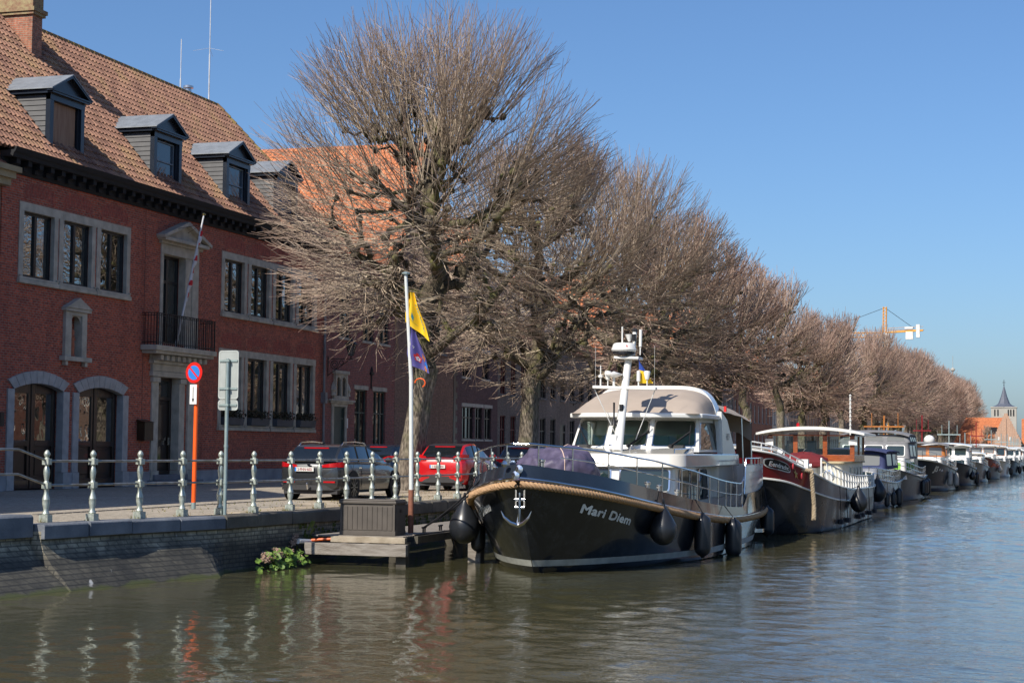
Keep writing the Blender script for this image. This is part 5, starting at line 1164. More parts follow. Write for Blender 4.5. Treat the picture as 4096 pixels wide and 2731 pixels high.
    def rearx(z): return xr+.08+(xr2*.82-xr-.08)*max(0,(z-lerp(belt,H,.35)))/(H-.08-lerp(belt,H,.35))-.03
    # lower trim and bumper
    g = MB(); g.grid(10, 1, lambda u, v: (-.012+.14*abs(2*u-1)**3+.0, (2*u-1)*w*.9, lerp(.27,.47 if clad else .4,v)))
    g.box(.1,.3,-w*.82,w*.82,.17,.3); 
    if clad:
        for s in (1, -1): g.quad((.3,s*(w+.004),.2),(L-.4,s*(w+.004),.2),(L-.4,s*(w+.006),.33),(.3,s*(w+.006),.33))
    g.build('bumper', m_cladding, t, recalc=False)
    # wheels
    for x in (.82, L-.88):
        for s in (1, -1):
            g = MB(); rr = .335
            g.lathe((x,s*(w-.2),rr), [(rr*.72,0),(rr*.98,.015),(rr,.05),(rr,.17),(rr*.97,.2),(rr*.72,.212)], 28, axis=(0,s,0)); wh = g.build('wheel', m_tyre, t, smooth=True)
            g = MB(); g.lathe((x,s*(w-.02),rr), [(.05,.03),(.05,.0)], 12, axis=(0,s,0))
            for k in range(10):
                a = k*PI/5; d = Vector((math.cos(a), 0, math.sin(a))); c = Vector((x,s*(w+.004),rr)); g.bar(c+d*.03, c+d*rr*.7, .032, .02)
            g.lathe((x,s*(w-.0),rr), [(rr*.7,.0),(rr*.73,.012),(rr*.68,.012)], 28, axis=(0,s,0)); g.build('rim', m_rim, wh)
            g = MB(); g.lathe((x,s*(w-.06),rr), [(rr*.7,0),(rr*.7,.03)], 24, axis=(0,s,0)); g.lathe((x,s*(w-.03),rr+.03), [(rr+.07,.0),(rr+.07,.034)], 28, axis=(0,s,0)); g.build('wheel_arch', m_tyre, t)
    lz = lamp_z or belt-.1
    for s in (1, -1):
        g = MB(); 
        if arrange == 'estate':
            def lp(u, v):
                y = lerp(w*.36, w*1.0, u); x = -.02 + (.0 if u < .3 else .30*((u-.3)/.7)**2.4); h = lerp(.03, .075, u); return (x, s*min(y, w*.97)+s*.012, lz+lerp(-h, h, v)+.05*u)
        else:
            def lp(u, v):
                y = lerp(w*.5, w*1.0, u); x = -.01 + (.0 if u < .3 else .36*((u-.3)/.7)**2.2); h = .07+.03*math.sin(u*PI); return (x+.03, s*min(y, w*.975)+s*.014, lz+.02+lerp(-h, h, v)+.08*u)
        g.grid(10, 2, lp); g.build('tail_lamp', m_lamp, t, smooth=True, recalc=False)
        g = MB(); g.box(-.02,.03,s*w*.62-.16,s*w*.62+.16,.46,.5); g.build('reflector', m_lamp, t)
        g = MB(); g.ell((xf-.45 if arrange == 'estate' else xf-.4, s*(w+.1), belt+.06), (.07,.11,.075), 8, 6); g.build('wing_mirror', paint, t, smooth=True)
    g = MB(); g.box(-.006+.0,.03,-wt*.55,wt*.55,H-.13,H-.10); b_ = g.build('brake_lamp', m_lamp, t); b_.location.x = rearx(H-.1)
    g = MB(); g.lathe((-.03,0,belt-.06), [(.045,0),(.045,.012)], 14, axis=(-1,0,0)); g.build('badge', m_chrome, t)
    for s in (1, -1):
        for k in (0,):
            g = MB(); xx = lerp(xr2,xf2,.3); g.box(xx,xx+.18,s*(w+.0)-.012,s*(w+.0)+.022,belt-.16,belt-.13); xx = lerp(xr2,xf2,.8); g.box(xx,xx+.18,s*w-.012,s*w+.022,belt-.16,belt-.13); g.build('door_handle', m_chrome if rails else paint, t)
    g = MB()
    for s in (1, -1):
        for xx in (lerp(xr2,xf2,.42), lerp(xr2,xf2,.95), xr2+.15): g.box(xx,xx+.012,s*(w+.0)-.003*s,s*(w+.0)+.003*s,.3,belt-.05)
    g.build('door_gap', m_tyre, t)
    if plate:
        g = MB(); zc = plate[1]; yc = plate[2] if len(plate) > 2 else 0; g.box(-.05,-.02,yc-.26,yc+.26,zc-.055,zc+.055); p = g.build('number_plate', m_plate, t)
        g = MB(); letter(g, plate[0], .105, lambda x, y, ww, z: (-.053, yc+.19-(x)*.40/ww, zc-.036+y*.95), offset=.002); g.build('lettering', m_platet, p, recalc=False)
        g = MB(); g.quad((-.0525,yc+.26,zc-.05),(-.0525,yc+.22,zc-.05),(-.0525,yc+.22,zc+.05),(-.0525,yc+.26,zc+.05)); g.build('blue_band', m_blue, p, recalc=False)
    if rails:
        for s in (1, -1): g = MB(); g.tube([(xr2+.05,s*wt*.93,H-.06),(xr2+.2,s*wt*.95,H+.035),(lerp(xr2,xf2,.5),s*wt*.97,H+.05),(xf2-.15,s*wt*.93,H+.02),(xf2,s*wt*.92,H-.05)], .02, 6); g.build('roof_rail', m_chrome, t, smooth=True)
        g = MB(); g.tube([(.12,.0,.33),(-.1,0,.3),(-.14,0,.42)], .022, 6); g.lathe((-.14,0,.44), [(0,-.025),(.03,0),(0,.03)], 8); g.build('tow_bar', m_chrome, t)
        g = MB(); g.tube([(xr2+.3,0,H),(xr2+.22,0,H+.3)], .006, 4); g.ell((xr2+.3,0,H+.01), (.06,.03,.03), 8, 5); g.build('roof_antenna', m_iron, t)
    return t
def paint(name, c, coat=.8, rough=.3, metal=.4): return mat(name, c, rough, metal=metal, var=.03, coat=coat)
c1 = car('parked_car', 'dark grey metallic estate car with roof rails and plate 2-FHN-602 behind the railing', paint('graphite paint', (0.035,0.038,0.042), rough=.28), 4.75, 1.80, 1.46, .98, plate=('2·FHN·602', .80, .12), rails=True)
c1.location = (41.35,17.95,ST)
c2 = car('parked_car', 'bright red hatchback with black roof and plate ending 704 right of the big tree trunk', paint('bright red paint', (0.52,0.008,0.012), metal=.1), 4.1, 1.76, 1.53, 1.06, plate=('1·EJN·704', .78, .05), arrange='hatch', clad=True, roofm=m_black, lamp_z=1.0)
c2.location = (52.6,18.35,ST)
c3 = car('parked_car', 'dark blue car mostly hidden behind the big tree trunk and the grey estate', paint('midnight blue paint', (0.012,0.022,0.045)), 4.4, 1.8, 1.5, 1.0, arrange='hatch'); c3.location = (58.5,23.0,ST); c3.rotation_euler = (0,0,-.12)
for x, y, c, lb in ((60.6,18.2,(0.02,0.05,0.11),'dark blue car parked beyond the red hatchback'),(68.6,18.2,(0.03,0.03,0.035),'black car parked beside the second tree trunk'),(76.0,18.1,(0.25,0.26,0.27),'silver car parked behind the foredeck of the yacht'),(90.5,18.2,(0.01,0.015,0.03),'dark car seen between the yacht and the red barge'),(102,18.2,(0.4,0.4,0.4),'pale grey car parked behind the barge bow'),(113,18.1,(0.02,0.05,0.12),'blue car behind the wheelhouse of the red barge'),(127,18.1,(0.02,0.04,0.09),'dark blue car right of the red barge wheelhouse')):
    k = car('parked_car', lb, paint('car paint %d' % int(x), c), 4.3, 1.78, 1.5, 1.0, arrange='hatch'); k.location = (x,y,ST)
# ------------------------------------------------------------ jetty with storage box, flagpole, plants
m_wood = mat('weathered timber', (0.17,0.145,0.12), .85, col2=(0.30,0.27,0.235), scale=2.5, bump=.6, bscale=12, stretch=(6,1,6), detail=8)
m_wood2 = mat('pale new plank', (0.42,0.36,0.27), .8, col2=(0.24,0.19,0.13), scale=3, bump=.4, detail=8)
m_wetw = mat('wet dark timber', (0.035,0.03,0.024), .6, col2=(0.08,0.07,0.05), scale=3)
J = thing('jetty', 'low weathered timber jetty on piles between the quay wall and the motor yacht', 'jetty', (35.5,13.5,0)); JO = (35.5,13.5,0)
g = MB()
for i in range(9): g.box(35.55+.0, 44.5, 12.95+i*.17, 12.95+i*.17+.155, .60, .635)
for i in range(10): g.box(34.85+i*.145, 34.85+i*.145+.13, 12.95, 14.98, .585, .615)
g.build('deck', m_wood, J, origin=JO)
g = MB(); g.box(35.5,44.5,12.85,12.94,.44,.60); g.box(35.5,44.5,14.45,14.54,.44,.6); g.each('side_beam', m_wetw, J, origin=JO)
g = MB(); g.box(34.7,34.84,12.85,14.55,.47,.60); g.build('platform_edge', m_wood2, J, origin=JO, bevel=.01, seg=1)
g = MB(); g.box(34.35,34.5,12.7,15.0,.22,.47); g.build('cross_beam', m_wood, J, origin=JO, bevel=.01, seg=1)
g = MB()
for y in (13.1,13.7,14.2): g.box(34.45,35.6,y-.05,y+.05,.42,.47)
g.each('bearer', m_wood, J, origin=JO)
g = MB()
for x, y in ((34.65,12.88),(38.5,12.9),(42.5,12.9),(38.5,14.5),(42.5,14.5)): g.box(x-.11,x+.11,y-.11,y+.11,-1,.47)
g.each('pile', m_wetw, J, origin=JO)
g = MB(); g.box(36.8,37.1,11.85,12.15,-.6,1.35); tag(g.build('mooring_post', m_wood, None, origin=(36.95,12.0,0), bevel=.02), 'square timber mooring post standing in the water by the bow of the yacht', 'mooring post')
g = MB()
for x in (36.3, 37.4):
    g.tube([(x,13.02,.635),(x,13.02,.74)], .018, 6); g.tube([(x+.12,13.02,.635),(x+.12,13.02,.74)], .018, 6); g.tube([(x-.07,13.02,.75),(x+.19,13.02,.75)], .02, 6)
g.build('cleat', m_iron, J, origin=JO, smooth=True)
# storage box
m_box = mat('brown grey resin', (0.088,0.075,0.063), .55, var=.12, scale=5)
bx = thing('storage_box', 'brown grey resin deck box with plank pattern and lid on the jetty', 'storage box', (35.0,13.82,.62))
g = MB(); L_, Wd, Ht = .62, 1.26, .70
g.box(0,L_,-Wd/2,Wd/2,.02,Ht-.06); 
n = 10
for i in range(n): a = -Wd/2+.06+(Wd-.12)*i/n; g.box(-.012,.0,a+.006,a+(Wd-.12)/n-.006,.1,Ht-.12)
for s in (-1, 1): g.box(-.02,.03,s*Wd/2-.05*(s > 0)-.0,s*Wd/2+.05*(s < 0),.0,Ht-.05)
for s in (-1, 1):
    yy = s*(Wd/2); g.box(.02,L_-.02,yy-.012,yy+.012,.09,Ht-.1)
g.box(-.018,L_+.01,-Wd/2-.01,Wd/2+.01,.0,.09); g.build('body', m_box, bx, bevel=.006, seg=1)
g = MB(); g.box(-.035,L_+.03,-Wd/2-.03,Wd/2+.03,Ht-.07,Ht-.01); g.box(-.02,L_+.01,-Wd/2-.01,Wd/2+.01,Ht-.01,Ht+.02); g.build('lid', m_box, bx, bevel=.015)
g = MB(); g.box(.25,.37,-Wd/2-.022,-Wd/2-.01,Ht-.24,Ht-.17); g.build('handle', m_iron, bx)
bx.scale = (1,1.0,1.06)
# flagpole with two flags
m_polew = mat('white lacquer pole', (0.66,0.68,0.66), .3, var=.04); m_rust = mat('rusty brown paint', (0.22,0.085,0.05), .7, var=.25, scale=9)
fp = thing('flagpole', 'tall white flagpole with rusty brown foot on the jetty', 'flagpole', (36.05,13.22,.62))
g = MB(); g.tube([(0,0,.95),(-.02,.03,3.4),(-.10,.16,5.68)], [.05,.045,.036], 12); g.build('pole', m_polew, fp, smooth=True)
g = MB(); g.tube([(0,0,0),(0,0,.96)], .062, 12); g.build('pole_foot', m_rust, fp, smooth=True)
g = MB(); g.lathe((-.10,.16,5.68), [(.045,0),(.09,.02),(.09,.05),(.03,.07)], 10); g.tube([(-.05,.12,5.4),(.03,.05,3.0),(.06,0,1.3)], .005, 4); g.build('pole_top', m_galv, fp)
def flag(nm, label, pts_l, pts_r, m, decor=None):
    """hanging flag: left edge and right edge polylines (y, z) draped with folds in x"""
    def P(u, v):
        i = v*(len(pts_l)-1); k = min(int(i), len(pts_l)-2); f = i-k
        l = (lerp(pts_l[k][0], pts_l[k+1][0], f), lerp(pts_l[k][1], pts_l[k+1][1], f)); rr = (lerp(pts_r[k][0], pts_r[k+1][0], f), lerp(pts_r[k][1], pts_r[k+1][1], f))
        y = lerp(l[0], rr[0], u); z = lerp(l[1], rr[1], u); return (-.02+.07*math.sin(u*9+v*2.2)+.03*math.sin(v*7+u*3), y, z)
    g = MB(); g.grid(26, 30, P); o = g.build(nm, m, None, smooth=True, recalc=False); o.location = (36.05,13.22,.62); tag(o, label, 'flag')
    if decor:
        for txt, size, u0, v0, du, dv, mm, kw in decor:
            g = MB(); letter(g, txt, 1.0, lambda x, y, w, z: tuple(Vector(P(u0+du[0]*x/w+dv[0]*y, v0+du[1]*x/w+dv[1]*y))+Vector((-.006,0,0))), **kw); g.build('print', mm, o, recalc=False)
    return o, P
m_yel = mat('yellow flag cloth', (0.78,0.50,0.012), .8, var=.06); m_pur = mat('violet flag cloth', (0.085,0.075,0.26), .8, var=.1); m_teal = mat('teal print', (0.05,0.25,0.27), .8); m_lil = mat('pale lilac print', (0.45,0.43,0.55), .8)
flag('flag', 'yellow flag with teal print hanging high on the white flagpole', [(.13,5.30),(.16,5.1),(.20,4.85),(.21,4.66)], [(-.0,5.30),(-.13,4.95),(-.28,4.6),(-.42,4.2)], m_yel, [('NAVIGA', 1, .80, .28, (.04,.60), (-.13,.0), m_teal, {'offset': .02}), ('~', 1, .2, .75, (.4,.12), (-.2,-.1), m_teal, {'offset': .03}), ('/', 1, .45, .55, (.1,.3), (-.2,-.1), m_teal, {'offset': .02})])
o, P = flag('flag', 'violet flag with small coloured flowers hanging below the yellow flag', [(.06,4.58),(.13,4.3),(.15,3.95),(.1,3.72)], [(.0,4.56),(-.14,4.25),(-.31,3.85),(-.42,3.5)], m_pur)
g = MB(); rr_ = random.Random(8)
cols = [mat('flower red', (0.55,0.03,0.03), .8), mat('flower white', (0.65,0.65,0.7), .8), mat('flower orange', (0.55,0.2,0.02), .8), m_blue]
def petals(mm, u, v, r, n=5, ir=.0):
    g = MB()
    for k in range(n):
        a = 2*PI*k/n; pts = [Vector(P(min(1, max(0, u+r*(.62*math.cos(a)+.42*math.cos(b)))), min(1, max(0, v+.8*r*(.62*math.sin(a)+.42*math.sin(b))))))+Vector((-.007-ir,0,0)) for b in [j*PI/4 for j in range(8)]]; g.quad(*pts)
    g.build('print', mm, o, recalc=False)
petals(cols[0],.55,.72,.14); petals(cols[1],.55,.74,.08,5,.003); petals(cols[2],.86,.68,.10,4); petals(cols[2],.82,.93,.09,6); petals(cols[3],.9,.84,.10,6); petals(cols[1],.3,.45,.05,4); petals(cols[1],.05,.33,.05,3); petals(cols[1],.5,.5,.04,3)
g = MB(); g.tube([(-.02,.02-.2+.12*math.cos(a),3.3+.1*math.sin(a)) for a in [i*PI/6 for i in range(9)]], .014, 6); g.build('rope_loop', m_orange, fp)
# plants on the quay foot
m_leaf = mat('butterbur leaves', (0.06,0.12,0.018), .6, col2=(0.15,0.24,0.035), scale=5); m_bloom = mat('pinkish seed heads', (0.30,0.18,0.13), .9, col2=(0.5,0.36,0.27), scale=20)
pt = thing('butterbur_plant', 'bright green broad leaved plant with pinkish flower heads at the foot of the quay', 'plant', (33.1,15.08,0)); r = random.Random(12); g = MB(); b = MB()
for k in range(170):
    u = r.random(); x = r.triangular(-1.1,1.1,0); y = r.uniform(-.35,.1); z = r.uniform(.02,.40)*(1-abs(x)*.25); s = r.uniform(.035,.085); tx, ty = r.uniform(-1.4,.1), r.uniform(-1.3,.2); nrm = Vector((tx, ty, 1)).normalized(); a = nrm.orthogonal().normalized(); c = nrm.cross(a); rot = r.uniform(0, 6)
    P8 = []
    for j in range(9): w = rot+2*PI*j/9; q = s*(1 if j else .45)*(1+.12*math.sin(3*w)); P8.append(Vector((x,y,z))+a*q*math.cos(w)+c*q*math.sin(w)+nrm*(.012*math.sin(2*w)))
    ctr = Vector((x,y,z))-nrm*.02; n0 = len(g.v); g.add([ctr]+P8, [(0, j+1, (j+1) % 9+1) for j in range(9)]); 
g.build('leaves', m_leaf, pt, recalc=False)
g = MB()
for k in range(22):
    x = r.uniform(-.95,1.05); y = r.uniform(-.2,.12); z = r.uniform(.2,.42)-.1*abs(x); 
    if k > 17: x, y, z = 1.05+.06*(k-18), .1, .45+.04*(k-18)
    for q in range(26): g.ell((x+r.gauss(0,.032), y+r.gauss(0,.03), z+r.uniform(-.06,.07)), (.016,.016,.016), 4, 3)
g.build('flower_heads', m_bloom, pt)
pt2 = thing('wall_weed', 'small green leaves growing from the quay wall just under the coping', 'plant', (34.6,15.0,.8)); g = MB()
for k in range(5):
    x, z = r.uniform(-.16,.2), r.uniform(-.1,.12); P8 = [(x+.07*math.cos(w), -.06-.03*math.sin(w), z+.075*math.sin(w)) for w in [j*PI/4 for j in range(8)]]; g.quad(*P8)
g.build('leaves', m_leaf, pt2, recalc=False)
g = MB(); r = random.Random(31)
for k in range(700):
    x = r.uniform(34.5,60); y = qy(x)+.07; z = r.uniform(.3,.85); s = r.uniform(.02,.05); g.quad((x-s,y-.01,z-s),(x+s,y-.03,z-s),(x+s*.5,y-.04,z+s),(x-s*.6,y-.02,z+s))
tag(g.build('moss', mat('wall moss', (0.05,0.075,0.015), .9, col2=(0.10,0.12,0.02), scale=10), recalc=False), 'patches of moss and small weeds on the shaded quay wall', 'moss', kind='stuff')
g = MB(); g.tube([(34.25,15.1,.50),(34.8,15.0,.46)], .06, 10); tag(g.build('drain_pipe', m_white, None, origin=(34.5,15,.5), smooth=True), 'short white drain pipe at the quay foot beside the jetty', 'pipe')
g = MB(); g.box(35.0,35.1,14.1,15.0,.30,.48); tag(g.build('dark_panel', mat('brown violet panel', (0.06,0.045,0.05), .6), None, origin=(35,14.5,.4)), 'dark violet brown board standing behind the jetty beam', 'board')
g = MB(); g.tube([(34.7,15.0,.5),(34.7,14.8,.52),(34.75,14.5,.54),(34.9,14.0,.54)], .03, 8); tag(g.build('orange_hose', mat('orange hose', (0.7,0.13,0.03), .5), None, origin=(34.7,14.8,.45), smooth=True), 'orange hose lying behind the jetty beam', 'hose')
# ------------------------------------------------------------ boats
class Hull:
    """xw/xd: (bow, stern) x at waterline and deck; hw/hd: half breadth tables over s in 0..1; zs: sheer table"""
    def __init__(s, xw, xd, hw, hd, zs, yc=0, flare=1.5, keel=.45): s.xw, s.xd, s.hw, s.hd, s.zs, s.yc, s.fl, s.k = xw, xd, hw, hd, zs, yc, flare, keel
    def p(s, u, t, side, off=0.0):
        z1 = smooth(s.zs, u); x = lerp(lerp(s.xw[0], s.xw[1], u), lerp(s.xd[0], s.xd[1], u), t)
        h = lerp(smooth(s.hw, u), smooth(s.hd, u), max(0, t)**s.fl) if t >= 0 else smooth(s.hw, u)*(1+t*.9)
        return Vector((x, s.yc+side*(h+off), z1*t if t >= 0 else t*s.k*2))
    def su(s, x, t):  # parameter for a given x at height t
        a, b = lerp(s.xw[0], s.xd[0], t), lerp(s.xw[1], s.xd[1], t); return min(1, max(0, (x-a)/(b-a)))
    def mesh(s, g, ta=-.3, tb=1.0, nu=60, nt=14, transom=True, off=0.0, ua=0.0, ub=1.0, sides=(1,-1)):
        for sd_ in sides:
            g.grid(nu, nt, lambda a, b: s.p(ua+(ub-ua)*a**1.35, lerp(ta, tb, b), sd_, off if a > .001 else 0), flip=sd_ > 0)
        if transom and ub == 1.0: g.grid(8, nt, lambda a, b: (lambda P: (P.x, lerp(s.yc, P.y, (2*a-1)) if 0 else s.yc+(P.y-s.yc)*(2*a-1), P.z))(s.p(1.0, lerp(ta, tb, b), 1)))
    def line(s, z=None, t=None, side=1, n=40, ua=0.0, ub=1.0, off=0.0, dz=0.0):
        P = []
        for i in range(n+1):
            u = ua+(ub-ua)*(i/n)**1.35; tt = t if t is not None else z/smooth(s.zs, u); q = s.p(u, tt, side, off); q.z += dz; P.append(q)
        return P
def smooth(tb, x):
    """monotone cubic through table points"""
    if x <= tb[0][0]: return tb[0][1]
    if x >= tb[-1][0]: return tb[-1][1]
    for i in range(len(tb)-1):
        x0, y0 = tb[i]; x1, y1 = tb[i+1]
        if x <= x1:
            d = (y1-y0)/(x1-x0)
            d0 = d if i == 0 else (0 if ((y0-tb[i-1][1])*(y1-y0) <= 0) else ((y0-tb[i-1][1])/(x0-tb[i-1][0])+d)/2)
            d1 = d if i == len(tb)-2 else (0 if ((tb[i+2][1]-y1)*(y1-y0) <= 0) else ((tb[i+2][1]-y1)/(tb[i+2][0]-x1)+d)/2)
            if i == 0 and len(tb) > 2: d0 = d*1.4
            h = x1-x0; t = (x-x0)/h; return (2*t**3-3*t*t+1)*y0+(t**3-2*t*t+t)*h*d0+(-2*t**3+3*t*t)*y1+(t**3-t*t)*h*d1
def hull_black():
    m, N, Lk, P = nodes('black hull paint'); P.inputs['Roughness'].default_value = .12; P.inputs['Coat Weight'].default_value = .6; P.inputs['Coat Roughness'].default_value = .03
    tc = N.new('ShaderNodeTexCoord'); nz = N.new('ShaderNodeTexNoise'); nz.inputs['Scale'].default_value = 3; nz.inputs['Detail'].default_value = 10; nz.inputs['Roughness'].default_value = .75; Lk.new(tc.outputs['Object'], nz.inputs['Vector'])
    r = N.new('ShaderNodeMapRange'); r.inputs['From Min'].default_value = .5; r.inputs['From Max'].default_value = .85; Lk.new(nz.outputs['Fac'], r.inputs['Value'])
    mx = N.new('ShaderNodeMix'); mx.data_type = 'RGBA'; Lk.new(r.outputs[0], mx.inputs[0]); setc(mx.inputs[6], (0.009,0.012,0.018)); setc(mx.inputs[7], (0.055,0.06,0.066)); Lk.new(mx.outputs[2], P.inputs['Base Color'])
    r2 = N.new('ShaderNodeMapRange'); r2.inputs['To Min'].default_value = .08; r2.inputs['To Max'].default_value = .35; Lk.new(nz.outputs['Fac'], r2.inputs['Value']); Lk.new(r2.outputs[0], P.inputs['Roughness'])
    n2 = N.new('ShaderNodeTexNoise'); n2.inputs['Scale'].default_value = .9; n2.inputs['Detail'].default_value = 1; Lk.new(tc.outputs['Object'], n2.inputs['Vector']); bp = N.new('ShaderNodeBump'); bp.inputs['Strength'].default_value = .25; bp.inputs['Distance'].default_value = .03
    Lk.new(n2.outputs['Fac'], bp.inputs['Height']); Lk.new(bp.outputs[0], P.inputs['Normal']); Lk.new(bp.outputs[0], P.inputs['Coat Normal']); return m
m_hull = hull_black(); m_bulw = mat('dark blue grey bulwark paint', (0.018,0.024,0.034), .18, var=.15, coat=.5)
m_mid = mat('black paint satin', (0.01,0.011,0.014), .3); m_stripe = mat('grey white boot stripe', (0.36,0.37,0.34), .5, var=.2, scale=4)
m_cream = mat('glossy cream grp', (0.56,0.53,0.47), .14, var=.04, coat=.5); m_deck = mat('pale deck', (0.5,0.48,0.42), .7); m_canvas = mat('beige canvas', (0.37,0.305,0.25), .9, var=.06, scale=2, bump=.3, bscale=4)
m_teak = mat('teak deck', (0.26,0.17,0.10), .7); m_fender = mat('black rubber fender', (0.016,0.018,0.022), .33, var=.2); m_ropef = mat('sand coloured rope', (0.42,0.26,0.14), .85, var=.1, scale=20)
m_boatglass = glass('boat glass', trans=.75, tint=(0.02,0.05,0.045), ior=1.6); m_boatglassd = glass('dark boat glass', trans=0, tint=(0.015,0.03,0.032), ior=1.6)
def fender(kind, x, y, z, label, top, r=.2, h=.75, group='black fenders', mt=None, rope=True):
    """kind: pear / cyl; (x,y,z) centre; top = rope fixing point"""
    t = thing('fender', label, 'fender', (x,y,z), group=group); g = MB(); mt = mt or m_fender
    if kind == 'pear': pr = [(0,-r*1.06),(r*.3,-r*1.02),(r*.62,-r*.82),(r*.9,-r*.45),(r,0),(r*.93,r*.4),(r*.7,r*.85),(r*.42,r*1.3),(r*.2,r*1.6),(r*.13,r*1.8),(r*.13,r*1.95),(0,r*1.97)]; tz = r*1.9
    else: a = h/2; pr = [(r*.22,-a-r*.25),(r*.25,-a-.01),(r*.6,-a+r*.14),(r*.9,-a+r*.45),(r,-a+r*.9),(r,a-r*.9),(r*.9,a-r*.45),(r*.6,a-r*.14),(r*.25,a+.01),(r*.2,a+r*.25)]; tz = a+r*.2
    g.lathe((0,0,0), pr, 22); g.build('body', mt, t, smooth=True, angle=60)
    if kind == 'pear': g = MB(); g.tube([(.05*math.cos(a), 0, tz+.04+.045*math.sin(a)) for a in [i*PI/5 for i in range(10)]], .018, 6, closed=True); g.build('eye', mt, t, smooth=True)
    if rope: g = MB(); g.tube([(0,0,tz), Vector(top)-Vector((x,y,z))], .011, 5); g.build('line', m_rope, t)
    return t
def rope_twist(g, pts, r, pitch=.26, strands=3, n=6):
    """laid rope: strands spiralling round the path"""
    P = [Vector(p) for p in pts]; D = [0]
    for a, b in zip(P, P[1:]): D.append(D[-1]+(b-a).length)
    tot = D[-1]; m = int(tot/(pitch/8)); 
    def at(d):
        for i in range(len(D)-1):
            if d <= D[i+1]: f = (d-D[i])/max(1e-6, D[i+1]-D[i]); return P[i].lerp(P[i+1], f), (P[i+1]-P[i]).normalized()
        return P[-1], (P[-1]-P[-2]).normalized()
    for k in range(strands):
        Q = []
        for i in range(m+1):
            d = tot*i/m; p, t = at(d); u = Vector((0,0,1)); u = (u-t*u.dot(t)).normalized(); v = t.cross(u); a = 2*PI*(d/pitch+k/strands); Q.append(p+(u*math.cos(a)+v*math.sin(a))*r*.5)
        g.tube(Q, r*.56, n, cap=False)
def wiper(g, a, b, n, off):
    g.tube([a, b], .008, 5)
# --- motor yacht Mari Diem
YC = 9.85
YH = Hull((34.1,49.4), (32.95,50.4), [(0,0),(.055,.72),(.13,1.32),(.22,1.85),(.36,2.4),(.55,2.52),(.8,2.45),(1,2.0)],
          [(0,0.0),(.012,.42),(.04,.85),(.075,1.28),(.11,1.60),(.16,1.88),(.24,2.2),(.38,2.48),(.6,2.55),(.85,2.5),(1,2.25)],
          [(0,1.89),(.06,1.70),(.12,1.52),(.2,1.32),(.3,1.12),(.42,.96),(.56,.84),(.7,.80),(.85,.82),(1,.9)], YC, flare=1.35)
yacht = thing('motor_yacht', 'large black motor yacht with white cabin and beige canvas roof, lettered Mari Diem', 'motor yacht', (41,YC,0)); YO = (41,YC,0)
g = MB(); YH.mesh(g, -.25, 1.0, 80, 18); hullo = g.build('hull', m_hull, yacht, origin=YO, smooth=True, recalc=False, angle=50)
g = MB()
for sd_ in (1, -1): g.grid(70, 2, lambda a, b: YH.p(a**1.35, lerp(.13, .26, b)/smooth(YH.zs, a**1.35), sd_, .006))
g.each('boot_stripe', m_stripe, hullo, origin=YO, smooth=True, recalc=False)
g = MB()
for sd_ in (1, -1): g.grid(60, 2, lambda a, b: YH.p(a**1.35, lerp(.0, .05, b)/smooth(YH.zs, a**1.35), sd_, .005))
# rubbing rope along the sheer
for sd_ in (-1, 1):
    g = MB(); rope_twist(g, YH.line(t=.955, side=sd_, n=110, ub=.985, off=.045), .078); g.build('rope_fender', m_ropef, yacht, origin=YO, smooth=True, recalc=False)
    g = MB(); g.tube(YH.line(t=1.0, side=sd_, n=90, off=.03, dz=.035), .03, 8); g.each('rubbing_strake', m_chrome, yacht, origin=YO, smooth=True)
# bulwark above the rope, nearly upright, dying down amidships then raised aft
def bh(u): return table([(0,.27),(.1,.30),(.3,.30),(.5,.27),(.62,.24),(.68,.22),(.70,.28),(.73,.55),(1,.60)], u)
def bul(u, v, s, off=0.0):
    q = YH.p(u, 1.0, s); w = q.copy(); k = min(1, u/.02); w.y -= s*(.03+.035*v*k)*k; w.x += .0+.10*v*(1-u)**6; w.z += .04+v*bh(u); w.y += s*off; return w
g = MB()
for s in (1, -1):
    g.grid(90, 3, lambda a, b: bul(a**1.35*.72, b, s)); 
    g.grid(90, 3, lambda a, b: bul(a**1.35*.72, b, s, -.05))
    g.grid(90, 1, lambda a, b: bul(a**1.35*.72, 1, s, -.05*b))
g.build('bulwark', m_bulw, yacht, origin=YO, smooth=True, recalc=False, angle=50)
m_mirror = mat('polished dark stainless panel', (0.5,0.5,0.5), .09, metal=1, bump=.25, bscale=1.6)
g = MB()
for s in (1, -1): g.grid(30, 3, lambda a, b: bul(lerp(.72,1,a), b, s, .004)); g.grid(30, 3, lambda a, b: bul(lerp(.72,1,a), b, s, -.07))
g.build('aft_bulwark', m_mirror, yacht, origin=YO, smooth=True, recalc=False)
g = MB()
for s in (1, -1):
    for u in (.815, .885, .955):
        P = []
        for k in range(14): a = 2*PI*k/14; c = bul(u+.012*math.cos(a), .45+.3*math.sin(a), s, .012); P.append(c)
        g.quad(*P)
g.each('oval_port', m_boatglassd, yacht, origin=YO, recalc=False)
g = MB()   # deck
g.grid(50, 6, lambda a, b: (lambda P, Q: P.lerp(Q, b))(YH.p(a**1.35, .98, 1, -.04), YH.p(a**1.35, .98, -1, -.04))); g.build('deck', m_deck, yacht, origin=YO, recalc=False)
